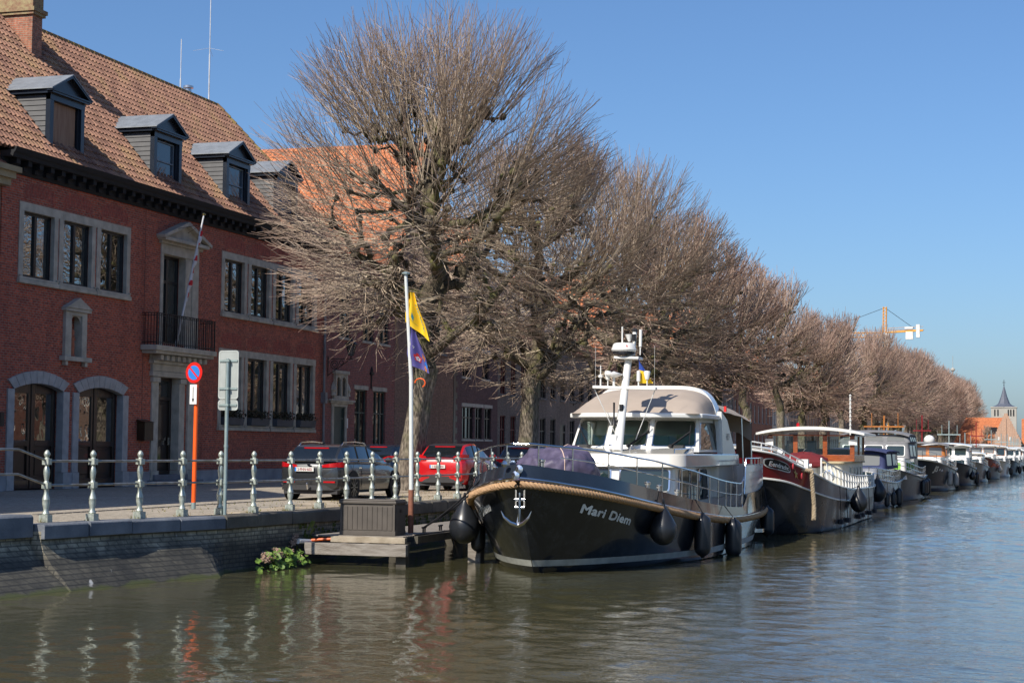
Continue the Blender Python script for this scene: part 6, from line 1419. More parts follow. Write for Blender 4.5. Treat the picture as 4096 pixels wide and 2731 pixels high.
# white boarded screens round the aft deck
g = MB()
def aft(u, v, s): q = bul(u, 1, s); q.z = lerp(q.z-.02, 2.13, v); q.y -= s*.02; return q
for s in (1, -1):
    for k in range(4): g.grid(14, 1, lambda a, b: (lambda P: (P.x, P.y-s*.02*b, P.z))(aft(lerp(.72,1,a), lerp(k/4, (k+1)/4-.01, b), s)))
    g.grid(14, 1, lambda a, b: (lambda P: (P.x, P.y-s*.06, P.z))(aft(lerp(.72,1,a), b, s)))
P1, P2 = aft(1,0,1), aft(1,0,-1)
g.quad((P1.x,P1.y,.9),(P2.x,P2.y,.9),(P2.x,P2.y,2.13),(P1.x,P1.y,2.13))
g.build('aft_screen', m_white, yacht, origin=YO, recalc=False)
g = MB()
for s in (1, -1):
    L_ = [aft(lerp(.72,1,k/6), 1, s) for k in range(7)]; g.tube([L_[0]+Vector((-.28,0,-.75)), L_[0]+Vector((-.12,0,-.1))]+[p+Vector((0,0,.17)) for p in L_], .02, 8)
    for p in L_[1:]: g.tube([p, p+Vector((0,0,.17))], .014, 6)
# bow and side railing
def rl(u, s, h): q = bul(u, 1, s); q.z += h; q.y -= s*.06; return q
def rh(u): return table([(0,.42),(.08,.50),(.2,.62),(.35,.66),(.5,.62),(.66,.60),(.76,.55)], u)
for s in (1, -1):
    us = [.0+.715*(k/60)**1.2 for k in range(61)]
    g.tube([rl(u, s, rh(u)) for u in us if u > .004], .021, 8)
    g.tube([rl(u, s, rh(u)*.52) for u in us if u > .03], .013, 6)
    for u in (.012,.05,.10,.16,.23,.30,.37,.44,.50,.56,.60,.65,.70): g.tube([rl(u, s, 0), rl(u, s, rh(u))], .016, 8)
g.tube([rl(.006,1,rh(0)), rl(.006,-1,rh(0))], .02, 8)
for x, y in ((33.5,.25),(33.5,-.25),(33.75,.45),(33.75,-.5)): pass
g.build('railing', m_chrome, yacht, origin=YO, smooth=True)
g = MB()   # bow fittings: bollards, cleats, horn, fairleads
for u, s in ((.02,1),(.02,-1),(.2,-1),(.235,-1),(.3,-1),(.07,1)):
    q = rl(u, s, 0); q.y -= s*.1; g.lathe((q.x,q.y,q.z-.12), [(.05,0),(.05,.22),(.07,.24),(.07,.28),(0,.3)], 10)
for dy in (-.03,.04): g.lathe((32.93,YC+dy,2.1-.12*(dy > 0)), [(0,-.06),(.075,-.03),(.085,.03),(0,.05)], 10, axis=(-1,0,0))
g.lathe((33.0,YC+.3,2.2), [(0,-.06),(.07,0),(0,.08)], 10, axis=(-1,.3,0))
g.build('bow_fitting', m_chrome, yacht, origin=YO, smooth=True)
# anchor in its chute on the stem
an = MB(); an.box(33.05,33.45,YC-.13,YC-.09,1.30,1.78); an.box(33.05,33.45,YC+.09,YC+.13,1.30,1.78); an.tube([(33.08,YC-.13,1.5),(33.08,YC+.13,1.5)], .05, 12); an.tube([(33.05,YC-.13,1.32),(33.05,YC+.13,1.32)], .04, 10)
an.tube([(33.0,YH.yc,1.66),(32.98,YC,1.2),(33.1,YC+.06,.92)], [.03,.035,.045], 8)
for s in (1, -1): an.tube([(33.08,YC+.05,.9),(32.98,YC+.05+s*.18,.97),(32.92,YC+.05+s*.33,1.1),(32.9,YC+.05+s*.40,1.24)], [.05,.045,.03,.006], 8)
an.v = [(33.2+(x-33.2)*.85+.03, YC+(y-YC)*.78, 1.5+(z-1.5)*.85) for x, y, z in an.v]
an.build('anchor', m_chrome, yacht, origin=YO, smooth=True)
# name on both bows
m_letter = mat('silver grey lettering', (0.80,0.82,0.83), .4)
for s in (-1, 1):
    g = MB()
    def put(x, y, w, z):
        f = x/w; f = f if s < 0 else 1-f; xx = 34.2+f*1.46; zz = 1.235-.30*f+y*.26
        u = YH.su(xx, .7); q = YH.p(u, zz/smooth(YH.zs, u), s, .012); return q
    vs, fs = text_mesh('Mari Diem', 1.0, shear=.25, spacing=1.06); w = max(v.x for v in vs)
    for f in fs: pass
    for k, (dx, dy) in enumerate(((0,0),(.045,0),(-.045,0),(0,.04),(0,-.04))): g.add([put(v.x+dx, v.y+dy, w, 0)+Vector((0, s*.0015*k, 0)) for v in vs], fs)
    g.build('name_lettering', m_letter, hullo, origin=YO, recalc=False)
# coach roof with brow, lower cabin
YC = 9.58
SY = 1.72
def rbox(g, x0, x1, y0, y1, z0, z1, r, topin=0.0, frontrake=0.0, nz=1, n=5):
    P = []
    for cx, cy, a0 in ((x1-r,y1-r,0),(x0+r,y1-r,PI/2),(x0+r,y0+r,PI),(x1-r,y0+r,1.5*PI)):
        for i in range(n+1): a = a0+i*PI/2/n; P.append((cx+r*math.cos(a), cy+r*math.sin(a)))
    m = len(P); cx, cy = (x0+x1)/2, (y0+y1)/2
    lo = [(x, y, z0) for x, y in P]; hi = [(x+frontrake*((x1-x)/(x1-x0)), cy+(y-cy)*(1-topin), z1) for x, y in P]
    g.add(lo+hi, [tuple(reversed(range(m))), tuple(range(m, 2*m))]+[(i, (i+1) % m, (i+1) % m+m, i+m) for i in range(m)])
g = MB(); rbox(g, 38.95, 44.2, YC-SY+.12, YC+SY-.12, .95, 2.14, .35, .02, .25); cab = g.build('lower_cabin', m_white, yacht, origin=YO, smooth=True, bevel=.02)
def win(g, a, b, c, d): g.quad(a, b, c, d)
fr = MB(); gl = MB()
def pane_on(fr, gl, pts, nrm, w=.035, off=.012):
    """rounded four-sided window given corner points (bottom-left, bottom-right, top-right, top-left) and outward normal"""
    P = [Vector(p) for p in pts]; n = Vector(nrm).normalized(); c = sum(P, Vector())/4; out = []
    for i in range(4):
        a, b, d = P[i-1], P[i], P[(i+1) % 4]; e1 = (a-b); e2 = (d-b); r1 = min(.1, e1.length*.25); r2 = min(.1, e2.length*.25); q1 = b+e1.normalized()*r1; q2 = b+e2.normalized()*r2
        for k in range(5): t = k/4; out.append(q1*(1-t)**2+b*2*t*(1-t)+q2*t*t)
    inn = [p+(c-p).normalized()*w for p in out]; m = len(out)
    gl.quad(*[p+n*(off*.5) for p in out])
    vs = [p+n*off for p in out]+[p+n*(off+.006) for p in inn]+[p for p in out]; fr.add(vs, [(i, (i+1) % m, (i+1) % m+m, i+m) for i in range(m)]+[(i, 2*m+i, 2*m+(i+1) % m, (i+1) % m) for i in range(m)])
xf = 38.98; dxz = .25/1.19
def fx(z): return 38.95+(z-.95)*dxz
for y0, y1 in ((YC-1.5,YC-.3),(YC-.12,YC+.6),(YC+.75,YC+1.45)): pane_on(fr, gl, [(fx(1.55),y1,1.55),(fx(1.55),y0,1.55),(fx(2.08),y0,2.08),(fx(2.08),y1,2.08)], (-1,0,0))
for x0, x1 in ((39.6,40.9),(41.05,41.9),(42.05,43.3)):
    for s in (-1, 1): y = YC+s*(SY-.12); pane_on(fr, gl, [(x0,y,1.3),(x1,y,1.3),(x1-(.15 if x1 > 43 else 0),y-s*.012,2.05),(x0+(.15 if x0 < 39.7 else 0),y-s*.012,2.05)], (0,s,0))
fr.each('window_frame', m_chrome, cab, origin=YO, smooth=True, recalc=False); gl.each('pane', m_boatglassd, cab, origin=YO, recalc=False)
g = MB(); rbox(g, 39.05, 47.0, YC-SY-.12, YC+SY+.1, 2.10, 2.42, .38, .015, .14, n=8); 
rbox(g, 44.0, 47.2, YC-SY, YC+SY, 1.3, 2.14, .2, 0, 0)
g.hexa([(39.5,YC-SY+.25,2.40),(41.2,YC-SY+.05,2.40),(41.2,YC+SY-.05,2.40),(39.5,YC+SY-.25,2.40),(39.9,YC-SY+.35,2.45),(41.4,YC-SY+.15,2.55),(41.4,YC+SY-.15,2.55),(39.9,YC+SY-.35,2.45)])
g.build('coach_roof', m_cream, yacht, origin=YO, smooth=True, bevel=.04)
# wheelhouse: base ring and roof ring, front in three facets
zb_, zt_ = 2.46, 3.30
B_ = [(41.15,YC-.52),(42.0,YC-1.62),(44.4,YC-1.66),(44.4,YC+1.66),(42.0,YC+1.62),(41.15,YC+.52)]
T_ = [(41.85,YC-.5),(42.6,YC-1.5),(44.4,YC-1.56),(44.4,YC+1.56),(42.6,YC+1.5),(41.85,YC+.5)]
g = MB(); n = 6
def wring(z, k): return [(lerp(B_[i][0],T_[i][0],k), lerp(B_[i][1],T_[i][1],k), z) for i in range(n)]
def hole(g, a, b, c, d, i0, i1, j0, j1):
    """quad a(bl) b(br) c(tr) d(tl) with a rectangular opening"""
    a, b, c, d = map(Vector, (a, b, c, d)); P = lambda u, v: a.lerp(b, u).lerp(d.lerp(c, u), v)
    us = (0,i0,i1,1); vs = (0,j0,j1,1)
    for p in range(3):
        for q in range(3):
            if p == 1 and q == 1: continue
            g.quad(P(us[p],vs[q]),P(us[p+1],vs[q]),P(us[p+1],vs[q+1]),P(us[p],vs[q+1]))
    return [P(i0,j0),P(i1,j0),P(i1,j1),P(i0,j1)]
fr = MB(); gl = MB(); lo, hi = wring(zb_,0), wring(zt_,1)
faces = [(5,0,.05,.95),(0,1,.06,.93),(4,5,.07,.94)]
for i, j, u0, u1 in faces:
    q = hole(g, lo[i], lo[j], hi[j], hi[i], u0, u1, .16, .92); nn = (Vector(lo[j])-Vector(lo[i])).cross(Vector((0,0,1)))
    if nn.x > 0: nn = -nn
    pane_on(fr, gl, q, nn, w=.03, off=.01)
for i, j in ((1,2),(3,4)):
    s = -1 if i == 1 else 1
    a, b, c, d = (lo[i], lo[j], hi[j], hi[i]) if s < 0 else (lo[j], lo[i], hi[i], hi[j])
    q = hole(g, a, b, c, d, .06, .93, .06, .88); q[2] = q[2].lerp(q[3], .30); q[2].z -= .02; pane_on(fr, gl, q, (0,s,0), w=.035, off=.01)
g.quad(lo[2], lo[3], hi[3], hi[2])
wh = g.build('wheelhouse', m_white, yacht, origin=YO, recalc=False)
fr.each('window_frame', m_chrome, wh, origin=YO, smooth=True, recalc=False); gl.each('pane', m_boatglass, wh, origin=YO, recalc=False)
# inside: floor, seats, helm
g = MB(); g.box(42.5,44.3,YC-1.5,YC+1.5,2.42,2.47); g.box(41.6,42.6,YC-1.3,YC+1.3,2.47,2.62); g.build('dashboard', mat('dark interior', (0.05,0.05,0.05), .8), wh, origin=YO)
g = MB(); rbox(g, 43.0,43.5,YC-.6,YC+1.3,2.4,2.86,.12); rbox(g, 43.2,43.6,YC-1.3,YC-.8,2.4,2.9,.12); g.build('seat_back', mat('olive upholstery', (0.42,0.47,0.22), .8), wh, origin=YO, smooth=True)
g = MB()
for z in (3.14, 3.19):
    pass
ov = [(41.45,YC-.6),(41.6,YC-1.0),(42.15,YC-1.68),(42.5,YC-1.74),(44.9,YC-1.74),(44.9,YC+1.74),(42.5,YC+1.74),(42.15,YC+1.68),(41.6,YC+1.0),(41.45,YC+.6),(41.4,YC)]
g.prism(ov, 3.28, 3.40, 'z'); g.build('wheelhouse_roof', m_white, yacht, origin=YO, smooth=True, bevel=.035, seg=3)
# canvas top between the roof edge and the arch
def arch_z(v, x):  # v -1..1 across
    t = min(1, max(0, (x-41.9)/(44.3-41.9))); h = lerp(.0, .68, 1-(1-t)**2.0); return 3.385+h*(1-abs(v)**5)**.5
g = MB(); NX, NY = 26, 36
def can(u, v):
    vv = 2*v-1; x = 41.85+2.5*u; y = vv*1.62; a = abs(vv); return (x-(0 if u > .1 else .0)+.0, YC+math.copysign(1.62*(1-(1-a)**1.0), vv) if a else YC, arch_z(vv, x)+.006*math.sin(x*9)*math.sin(u*PI))
g.grid(NX, NY, can); g.build('canvas_top', m_canvas, yacht, origin=YO, smooth=True, recalc=False, angle=80)
g = MB()
def archp(v, x, o): 
    vv = 2*v-1; a = abs(vv); z = 2.4+(4.12-2.4)*(1-a**6)**.5 if a < 1 else 2.4; return (x, YC+vv*(1.72+o), z+o)
for x0, x1, o in ((44.25,44.9,.04),): g.grid(60, 1, lambda u, v: archp(u, lerp(x0, x1, v), o)); g.grid(60, 1, lambda u, v: archp(u, lerp(x0, x1, v), -.05)); g.grid(60, 1, lambda u, v: archp(u, x0, lerp(-.05,.04,v))); g.grid(60, 1, lambda u, v: archp(u, x1, lerp(-.05,.04,v)))
for s in (-1, 1): g.hexa([(44.4,YC+s*1.66,2.4),(46.4,YC+s*1.66,2.4),(46.4,YC+s*1.78,2.4),(44.4,YC+s*1.78,2.4),(44.25,YC+s*1.66,3.5),(45.1,YC+s*1.66,3.3),(45.1,YC+s*1.77,3.3),(44.25,YC+s*1.77,3.5)])
g.build('arch', m_white, yacht, origin=YO, smooth=True, recalc=False, angle=50)
g = MB(); g.box(44.6,44.7,YC-1.83,YC-1.77,3.5,3.64); g.build('navigation_light', m_red, yacht, origin=YO)
g = MB(); letter(g, '43.9', .24, lambda x, y, w, z: (44.95+x, YC-1.79, 2.78+y), offset=.004); g.build('size_lettering', mat('grey lettering', (0.2,0.2,0.2), .5), yacht, origin=YO, recalc=False)
# bimini over the aft deck
g = MB(); g.grid(16, 16, lambda u, v: (lerp(44.9,49.4,u), YC+(2*v-1)*1.75, 3.80-.2*u*u-.32*abs(2*v-1)**6+.01*math.sin(u*14))); g.grid(1, 10, lambda u, v: (lerp(49.2,49.27,u), YC+(2*v-1)*1.75, 3.58-.5*u-.32*abs(2*v-1)**6)); g.build('aft_awning', m_canvas, yacht, origin=YO, smooth=True, recalc=False)
g = MB()
for x in (47.8, 49.3):
    for s in (-1, 1): g.tube([(x,YC+s*1.7,3.4),(x,YC+s*1.75,2.1)], .02, 6)
g.each('awning_pole', m_chrome, yacht, origin=YO, smooth=True)
g = MB(); g.box(49.3,49.36,YC-1.74,YC-1.3,2.3,3.4); g.build('rear_curtain', mat('brown canvas', (0.14,0.07,0.04), .9), yacht, origin=YO)
# mast with crossbar, radar and aerials
MX = 40.25; MYc = YC
def mp(z): f = (z-2.5)/3.0; return (MX+1.45*f, MYc, z)
g = MB(); g.tube([mp(2.45), mp(3.4), mp(4.8)], [.125,.10,.085], 14); g.box(MX-.05,MX+.2,MYc+.02,MYc+.2,2.62,2.86); m_ = g.build('mast', m_white, yacht, origin=YO, smooth=True)
g = MB(); x4 = mp(3.95)[0]; g.hexa([(x4-.1,MYc-.78,3.93),(x4+.1,MYc-.78,3.93),(x4+.1,MYc+.78,3.97),(x4-.1,MYc+.78,3.97),(x4-.1,MYc-.78,4.0),(x4+.1,MYc-.78,4.0),(x4+.1,MYc+.78,4.04),(x4-.1,MYc+.78,4.04)]); x5 = mp(4.72)[0]; g.hexa([(x5-.3,MYc-.32,4.68),(x5+.2,MYc-.32,4.68),(x5+.2,MYc+.3,4.70),(x5-.3,MYc+.3,4.70),(x5-.3,MYc-.32,4.74),(x5+.2,MYc-.32,4.74),(x5+.2,MYc+.3,4.76),(x5-.3,MYc+.3,4.76)]); g.build('crossbar', m_white, m_, origin=YO, bevel=.012, seg=1)
g = MB(); RX = x5-.15; g.lathe((RX,MYc+.08,4.86), [(.26,0),(.30,.03),(.31,.06),(.29,.1),(.26,.19),(.22,.22),(0,.23)], 28); rd = g.build('radar', m_white, m_, origin=YO, smooth=True)
g = MB(); g.lathe((RX,MYc+.08,4.82), [(.27,0),(.27,.05)], 24); g.build('radar_base', m_iron, rd, origin=YO)
g = MB()
def rt(x, y, w, z): a = PI+(.62-x*.9)*-1*-1; a = PI+.42+x*1.0; return (RX+.285*math.cos(a), MYc+.08+.285*math.sin(a), 4.955+y)
letter(g, 'Ray', .1, rt, offset=.004); g.build('lettering', m_red, rd, origin=YO, recalc=False)
g = MB(); g.tube([(x5+.05,MYc-.1,4.8),(x5+.15,MYc-.12,5.36)], .055, 8); g.tube([(x5+.05,MYc-.28,4.8),(x5+.07,MYc-.28,5.0)], .015, 6); g.tube([(x5+.07,MYc-.28,5.0),(x5+.1,MYc-.28,5.42)], .038, 8); g.tube([(RX,MYc+.12,5.08),(RX,MYc+.12,5.48)], .02, 6); g.lathe((x5,MYc-.02,5.28), [(.03,-.16),(.1,0),(.11,.02),(0,.03)], 12)
for dy, k in ((.60,'a'),(.42,'b'),(.12,'c'),(-.34,'d'),(-.55,'b')):
    c = (x4, MYc+dy, 4.03)
    if k == 'a': g.lathe(c, [(.02,0),(.02,.2),(.06,.21),(.06,.26),(.015,.28),(.012,.5)], 8)
    elif k == 'b': g.lathe(c, [(.015,0),(.015,.14),(.05,.16),(.085,.32),(.07,.36),(0,.37)], 12)
    elif k == 'c': g.lathe((c[0],c[1]+.15,c[2]), [(.03,0),(.03,.2),(.2,.26),(.21,.29),(.05,.34),(0,.36)], 16)
    else: g.lathe(c, [(.02,0),(.02,.1),(.05,.12),(.045,.36),(0,.38)], 10)
g.tube([(x4,MYc+.73,4.03),(x4,MYc+.73,5.0)], .003, 4); g.tube([(x4,MYc-.73,4.03),(x4,MYc-.73,5.0)], .003, 4); g.each('aerial', m_white, m_, origin=YO, smooth=True)
g = MB(); g.tube([mp(3.3), (MX+.1,MYc+.1,3.1)], .02, 6); g.lathe((MX+.2,MYc+.14,3.62), [(.025,0),(.02,-.35),(.05,-.5),(.07,-.55)], 10); g.lathe((mp(3.5)[0]-.12,MYc,3.42), [(.05,0),(.05,.16)], 10); g.tube([(x5+.15,MYc-.12,5.36),(x5+.17,MYc-.12,5.44)], .07, 8); g.tube([(RX+.1,MYc-.15,5.13),(RX+.1,MYc-.15,5.3)], .05, 8); g.build('mast_fitting', m_iron, m_, origin=YO, smooth=True)
g = MB()
for s in (-1, 1): g.tube([(x4,MYc+s*.75,3.95),(41.2,MYc+s*.22,2.75)], .011, 5)
g.each('stay', mat('white rope', (0.6,0.6,0.58), .8), m_, origin=YO)
o = MB().grid(8, 14, lambda u, v: (x4+.1+.03*math.sin(u*6+v*4), MYc-.28-.04-(.28*v if 1 else 0)*u-.08*v*u, 4.75-.65*v-.1*u*(1-v))); o.m = [0 if (i//8) < 7 else 1 for i in range(len(o.f))]
fl = o.build('courtesy_flag', [mat('flag blue', (0.02,0.06,0.3), .8), m_yel], None, smooth=True, recalc=False); tag(fl, 'small blue and yellow courtesy flag hanging at the yacht crossbar', 'flag')
# wipers and grab rails
g = MB()
for a, b in (((41.27,YC+.95,2.58),(42.0,YC+1.35,3.0)),((41.2,YC-.05,2.6),(41.6,YC-.48,2.98)),((41.6,YC-1.0,2.6),(41.95,YC-1.42,2.95))):
    a = Vector(a)+Vector((-.06,0,0)); b = Vector(b)+Vector((-.08,0,0)); g.tube([a, b], .016, 5); g.tube([a+Vector((0,0,-.03)), b+Vector((.02,.0,-.03))], .01, 5); g.tube([b+Vector((-.02,-.02,.16)), b+Vector((.0,.02,-.3))], .012, 5); g.lathe(a, [(.045,-.04),(.045,.04)], 8, axis=(1,0,0))
g.build('wiper', m_iron, wh, origin=YO)
g = MB()
for s in (-1, 1): g.tube([(39.6,YC+s*1.5,2.43),(39.6,YC+s*1.5,2.52),(41.6,YC+s*1.55,2.55),(41.6,YC+s*1.55,2.47)], .014, 6)
g.tube([(40.2,YC+.3,2.45),(40.15,YC+.34,2.6),(40.1,YC+.5,2.55)], .014, 6); g.tube([(40.2,YC-.3,2.45),(40.15,YC-.34,2.6),(40.1,YC-.5,2.5)], .014, 6); g.each('grab_rail', m_chrome, yacht, origin=YO, smooth=True)
# swim platform
g = MB(); rbox(g, 49.0,51.0,YC-2.1,YC+2.1,.22,.32,.3); g.build('swim_platform', m_mirror, yacht, origin=YO, smooth=True)
# violet tarpaulin bundle on the foredeck
r = random.Random(2); g = MB()
def tarp(u, v):
    a = 2*PI*u; ph = v*PI/2; k = 1+.16*noise.noise((math.cos(a)*1.8+3, math.sin(a)*1.8, v*3))+.07*noise.noise((math.cos(a)*6, math.sin(a)*6, v*7))
    h = 1.02; x = 1.05*math.cos(a)*math.cos(ph)**.6*k; y = .95*math.sin(a)*math.cos(ph)**.6*k; z = h*math.sin(ph)**.8*(1+.18*noise.noise((x*2.2, y*2.2, 5)))*(1-.18*y)
    return (37.3+x, 10.25+y, 1.45+z+.28*max(0, y)*math.sin(ph)+.05*abs(noise.noise((x*5, y*5, 1))))
g.grid(84, 26, tarp); o = g.build('tarpaulin', mat('violet tarpaulin', (0.085,0.07,0.12), .55, var=.2, scale=6, bump=1.0, bscale=5), None, origin=(37.3,10.25,1.4), smooth=True, recalc=False, angle=45); tag(o, 'crumpled violet tarpaulin tied over gear on the yacht foredeck', 'tarpaulin')
g = MB(); g.tube([(Vector(tarp(.58,v))+Vector((-.01,0,.015))) for v in [i/14 for i in range(15)]]+[(Vector(tarp(.92,1-v))+Vector((0,0,.015))) for v in [i/10 for i in range(8)]], .012, 5); g.build('tie_cord', mat('pale cord', (0.55,0.4,0.33), .8), o, origin=(37.3,10.25,1.4))
# windlass and deck hardware
g = MB(); g.lathe((34.6,YC,1.75), [(.12,0),(.12,.2),(.16,.22),(.16,.3),(0,.34)], 12); g.box(34.3,34.5,YC-.1,YC+.1,1.7,1.9); g.build('windlass', m_chrome, yacht, origin=YO, smooth=True)
# fenders of the yacht
def yf(x, z, out=.2, s=-1): u = YH.su(x, .6); return YH.p(u, z/smooth(YH.zs, u), s, out)
def bulw(x, s=-1): return bul(YH.su(x, 1.0), 1, s, .03)
q = yf(36.6,.80,.28); b = bulw(36.7); fender('pear', q.x, q.y, q.z, 'black pear shaped fender hanging just right of the Mari Diem lettering', b, r=.30)
q = yf(38.9,.58,.2); b = bulw(38.9); fender('cyl', q.x, q.y, .60, 'long black fender, left one of the pair on the side of the yacht', b, r=.19, h=.92)
q = yf(42.0,.58,.2); b = bulw(42.0); fender('cyl', q.x, q.y, .40, 'long black fender, right one of the pair on the side of the yacht', b, r=.2, h=.9)
q = yf(49.7,.5,.22); b = bulw(49.9); fender('cyl', q.x+.2, q.y, .50, 'long black fender hanging at the stern corner of the yacht', b, r=.2, h=.8)
b = bulw(34.6,1); fender('pear', 35.9, 11.93, .80, 'big black ball fender with a ribbed band hanging left of the yacht bow', b, r=.34)
q = yf(36.4,.6,.22,1); fender('cyl', q.x, q.y, .55, 'small black fender squeezed between the yacht and the timber post', bulw(36.4,1), r=.16, h=.6)
# mooring lines from the port bow to the jetty
for i, (a, b) in enumerate(((rl(.05,1,.05),Vector((36.35,13.02,.76))),(rl(.035,1,.02),Vector((36.45,13.02,.76))))):
    g = MB(); pts = [a.lerp(b, k/12)-Vector((0,0,.10*math.sin(PI*k/12))) for k in range(13)]; g.tube(pts, .017, 6)
    tag(g.build('mooring_line', m_rope, None, origin=tuple(b), smooth=True), 'black mooring line from the yacht bow to the jetty cleats, %s of the two' % ('upper' if i == 0 else 'lower'), 'mooring line')
# --- red and black barge
BY = 8.55
BH = Hull((52.2,72.6), (50.75,74.0), [(0,0),(.02,.95),(.05,1.6),(.1,1.95),(.22,2.25),(.6,2.34),(.85,2.2),(1,1.2)], [(0,0),(.006,.45),(.018,.9),(.04,1.25),(.06,1.5),(.085,1.85),(.115,2.12),(.2,2.3),(.6,2.38),(.85,2.25),(.95,1.9),(1,1.3)],
          [(0,2.58),(.04,2.32),(.08,1.98),(.115,1.75),(.2,1.5),(.39,1.25),(.6,1.18),(.8,1.15),(1,1.25)], BY, flare=1.2)
barge = thing('barge', 'black and red barge with varnished wheelhouse, white roof and name board ending in dracht', 'barge', (62,BY,0)); O2 = (62,BY,0)
m_steel = mat('worn black steel paint', (0.014,0.016,0.02), .22, var=.3, scale=1.2, bump=.25, bscale=1.5, col2=(0.05,0.05,0.055), detail=9, rvar=.25)
m_brr = mat('barge red', (0.20,0.012,0.018), .3, var=.1, coat=.3); m_rust2 = mat('red brown bulwark paint', (0.06,0.022,0.02), .35, col2=(0.13,0.07,0.06), scale=3)
g = MB(); BH.mesh(g, -.25, .70, 60, 10); hb_ = g.build('hull', m_steel, barge, origin=O2, smooth=True, recalc=False, angle=50)
g = MB(); BH.mesh(g, .70, 1.0, 60, 3, ub=.088, transom=False); g.build('red_bulwark', m_brr, barge, origin=O2, smooth=True, recalc=False, label='red painted bow bulwark')
g = MB(); BH.mesh(g, .70, 1.0, 60, 3, ua=.088, transom=True); g.build('bulwark', mat('grey violet steel with wear and reflections', (0.075,0.06,0.065), .3, col2=(0.20,0.19,0.21), scale=1.4, detail=9, bump=.2, bscale=2), barge, origin=O2, smooth=True, recalc=False)  # paler violet grey is wear plus reflections painted into the steel colour
g = MB()
for s in (1, -1):
    g.tube(BH.line(t=1.0, side=s, n=60), .035, 8); g.tube(BH.line(t=.68, side=s, n=60, off=.02, ub=.5), .035, 6)
g.each('rail_strip', m_white, barge, origin=O2, smooth=True)
g = MB(); g.grid(40, 4, lambda a, b: (lambda P, Q: P.lerp(Q, b))(BH.p(a**1.35, .93, 1, -.03), BH.p(a**1.35, .93, -1, -.03))); g.build('deck', m_deck, barge, origin=O2, recalc=False)
# name board, star and hawse ring
def bp(x, tz, s=-1, off=.02): return BH.p(BH.su(x, .85), tz, s, off)
g = MB(); 
def board(r0):
    P = []
    for k in range(36):
        a = 2*PI*k/36; c, s = math.cos(a), math.sin(a); xx = .75*math.copysign(abs(c)**.5, c); yy = .072*math.copysign(abs(s)**.6, s); P.append((xx*r0[0], yy*r0[1]))
    return P
CX, CT = 53.35, .86
def bq(dx, dt, off): return BH.p(.031+.0185*dx/.75, .875+dt, -1, off)
g.quad(*[bq(a, b, .02) for a, b in board((1.0,.9))]); bo = g.build('name_board', m_white, barge, origin=O2, recalc=False)
g = MB(); g.quad(*[bq(a, b, .028) for a, b in board((.94,.74))]); g.build('board_field', m_black, bo, origin=O2, recalc=False)
g = MB(); letter(g, 'Eendracht', 1.0, lambda x, y, w, z: bq(-.60+1.2*x/w, -.034+y*.085, .034), offset=.012, shear=.3); g.build('lettering', m_signw, bo, origin=O2, recalc=False)
g = MB(); P = []
for k in range(10): a = PI/2+k*PI/5; rr = .17 if k % 2 == 0 else .07; P.append(bq(1.15+rr*math.cos(a)*1.0, -.03+rr*math.sin(a)*.5, .03))
c = bq(1.15,-.03,.05); g.add([c]+P, [(0, k+1, (k+1) % 10+1) for k in range(10)]); g.build('star', mat('old gold paint', (0.45,0.3,0.12), .5), barge, origin=O2, recalc=False)
g = MB(); 
for dx, dt in ((1.05,.07),(1.6,-.02)): q = bq(dx, dt, .03); g.tube([(q.x+.09*math.cos(a)*.8, q.y+.0, q.z+.09*math.sin(a)) for a in [i*PI/5 for i in range(10)]], .025, 6, closed=True)
g.each('hawse_ring', mat('pink red paint', (0.45,0.05,0.06), .4), barge, origin=O2)
g = MB(); a = BH.p(.085,.98,-1,.12); rope_twist(g, [a+Vector((-.3,.5,.1)), a, a+Vector((.1,-.02,-.5)), a+Vector((.18,-.05,-1.0)), a+Vector((.12,-.05,-1.45))], .07, pitch=.24); tag(g.build('hanging_rope', mat('old thick rope', (0.38,0.30,0.20), .9, var=.2, scale=12), None, origin=tuple(a), smooth=True, recalc=False), 'thick twisted rope hanging down the red bow of the barge', 'rope')
# foredeck railing, side stanchions
g = MB()
for s in (1, -1):
    for u0, u1, n, h in ((.0,.085,7,.26),):
        for hh in (h, h*.5): g.tube([BH.p(lerp(u0+.004,u1,k/24), 1, s, -.12)+Vector((0,0,hh)) for k in range(25)], .02, 6)
        for k in range(n+1): q = BH.p(lerp(u0+.004,u1,k/n), 1, s, -.12); g.tube([q, q+Vector((0,0,h))], .018, 6)
    u0, u1 = .13, .97; hh = lambda k: lerp(.60,.45,min(1,k*2))
    for f in (1, .5): g.tube([BH.p(lerp(u0,u1,k/40), 1, s, -.05)+Vector((0,0,hh(k/40)*f)) for k in range(41)], .028 if f == 1 else .014, 6)
    for k in range(24): q = BH.p(lerp(u0,u1,k/23), 1, s, -.05); g.tube([q, q+Vector((0,0,hh(k/19)))], .03, 6)
g.build('railing', mat('white railing paint', (0.7,0.7,0.68), .4), barge, origin=O2, smooth=True)
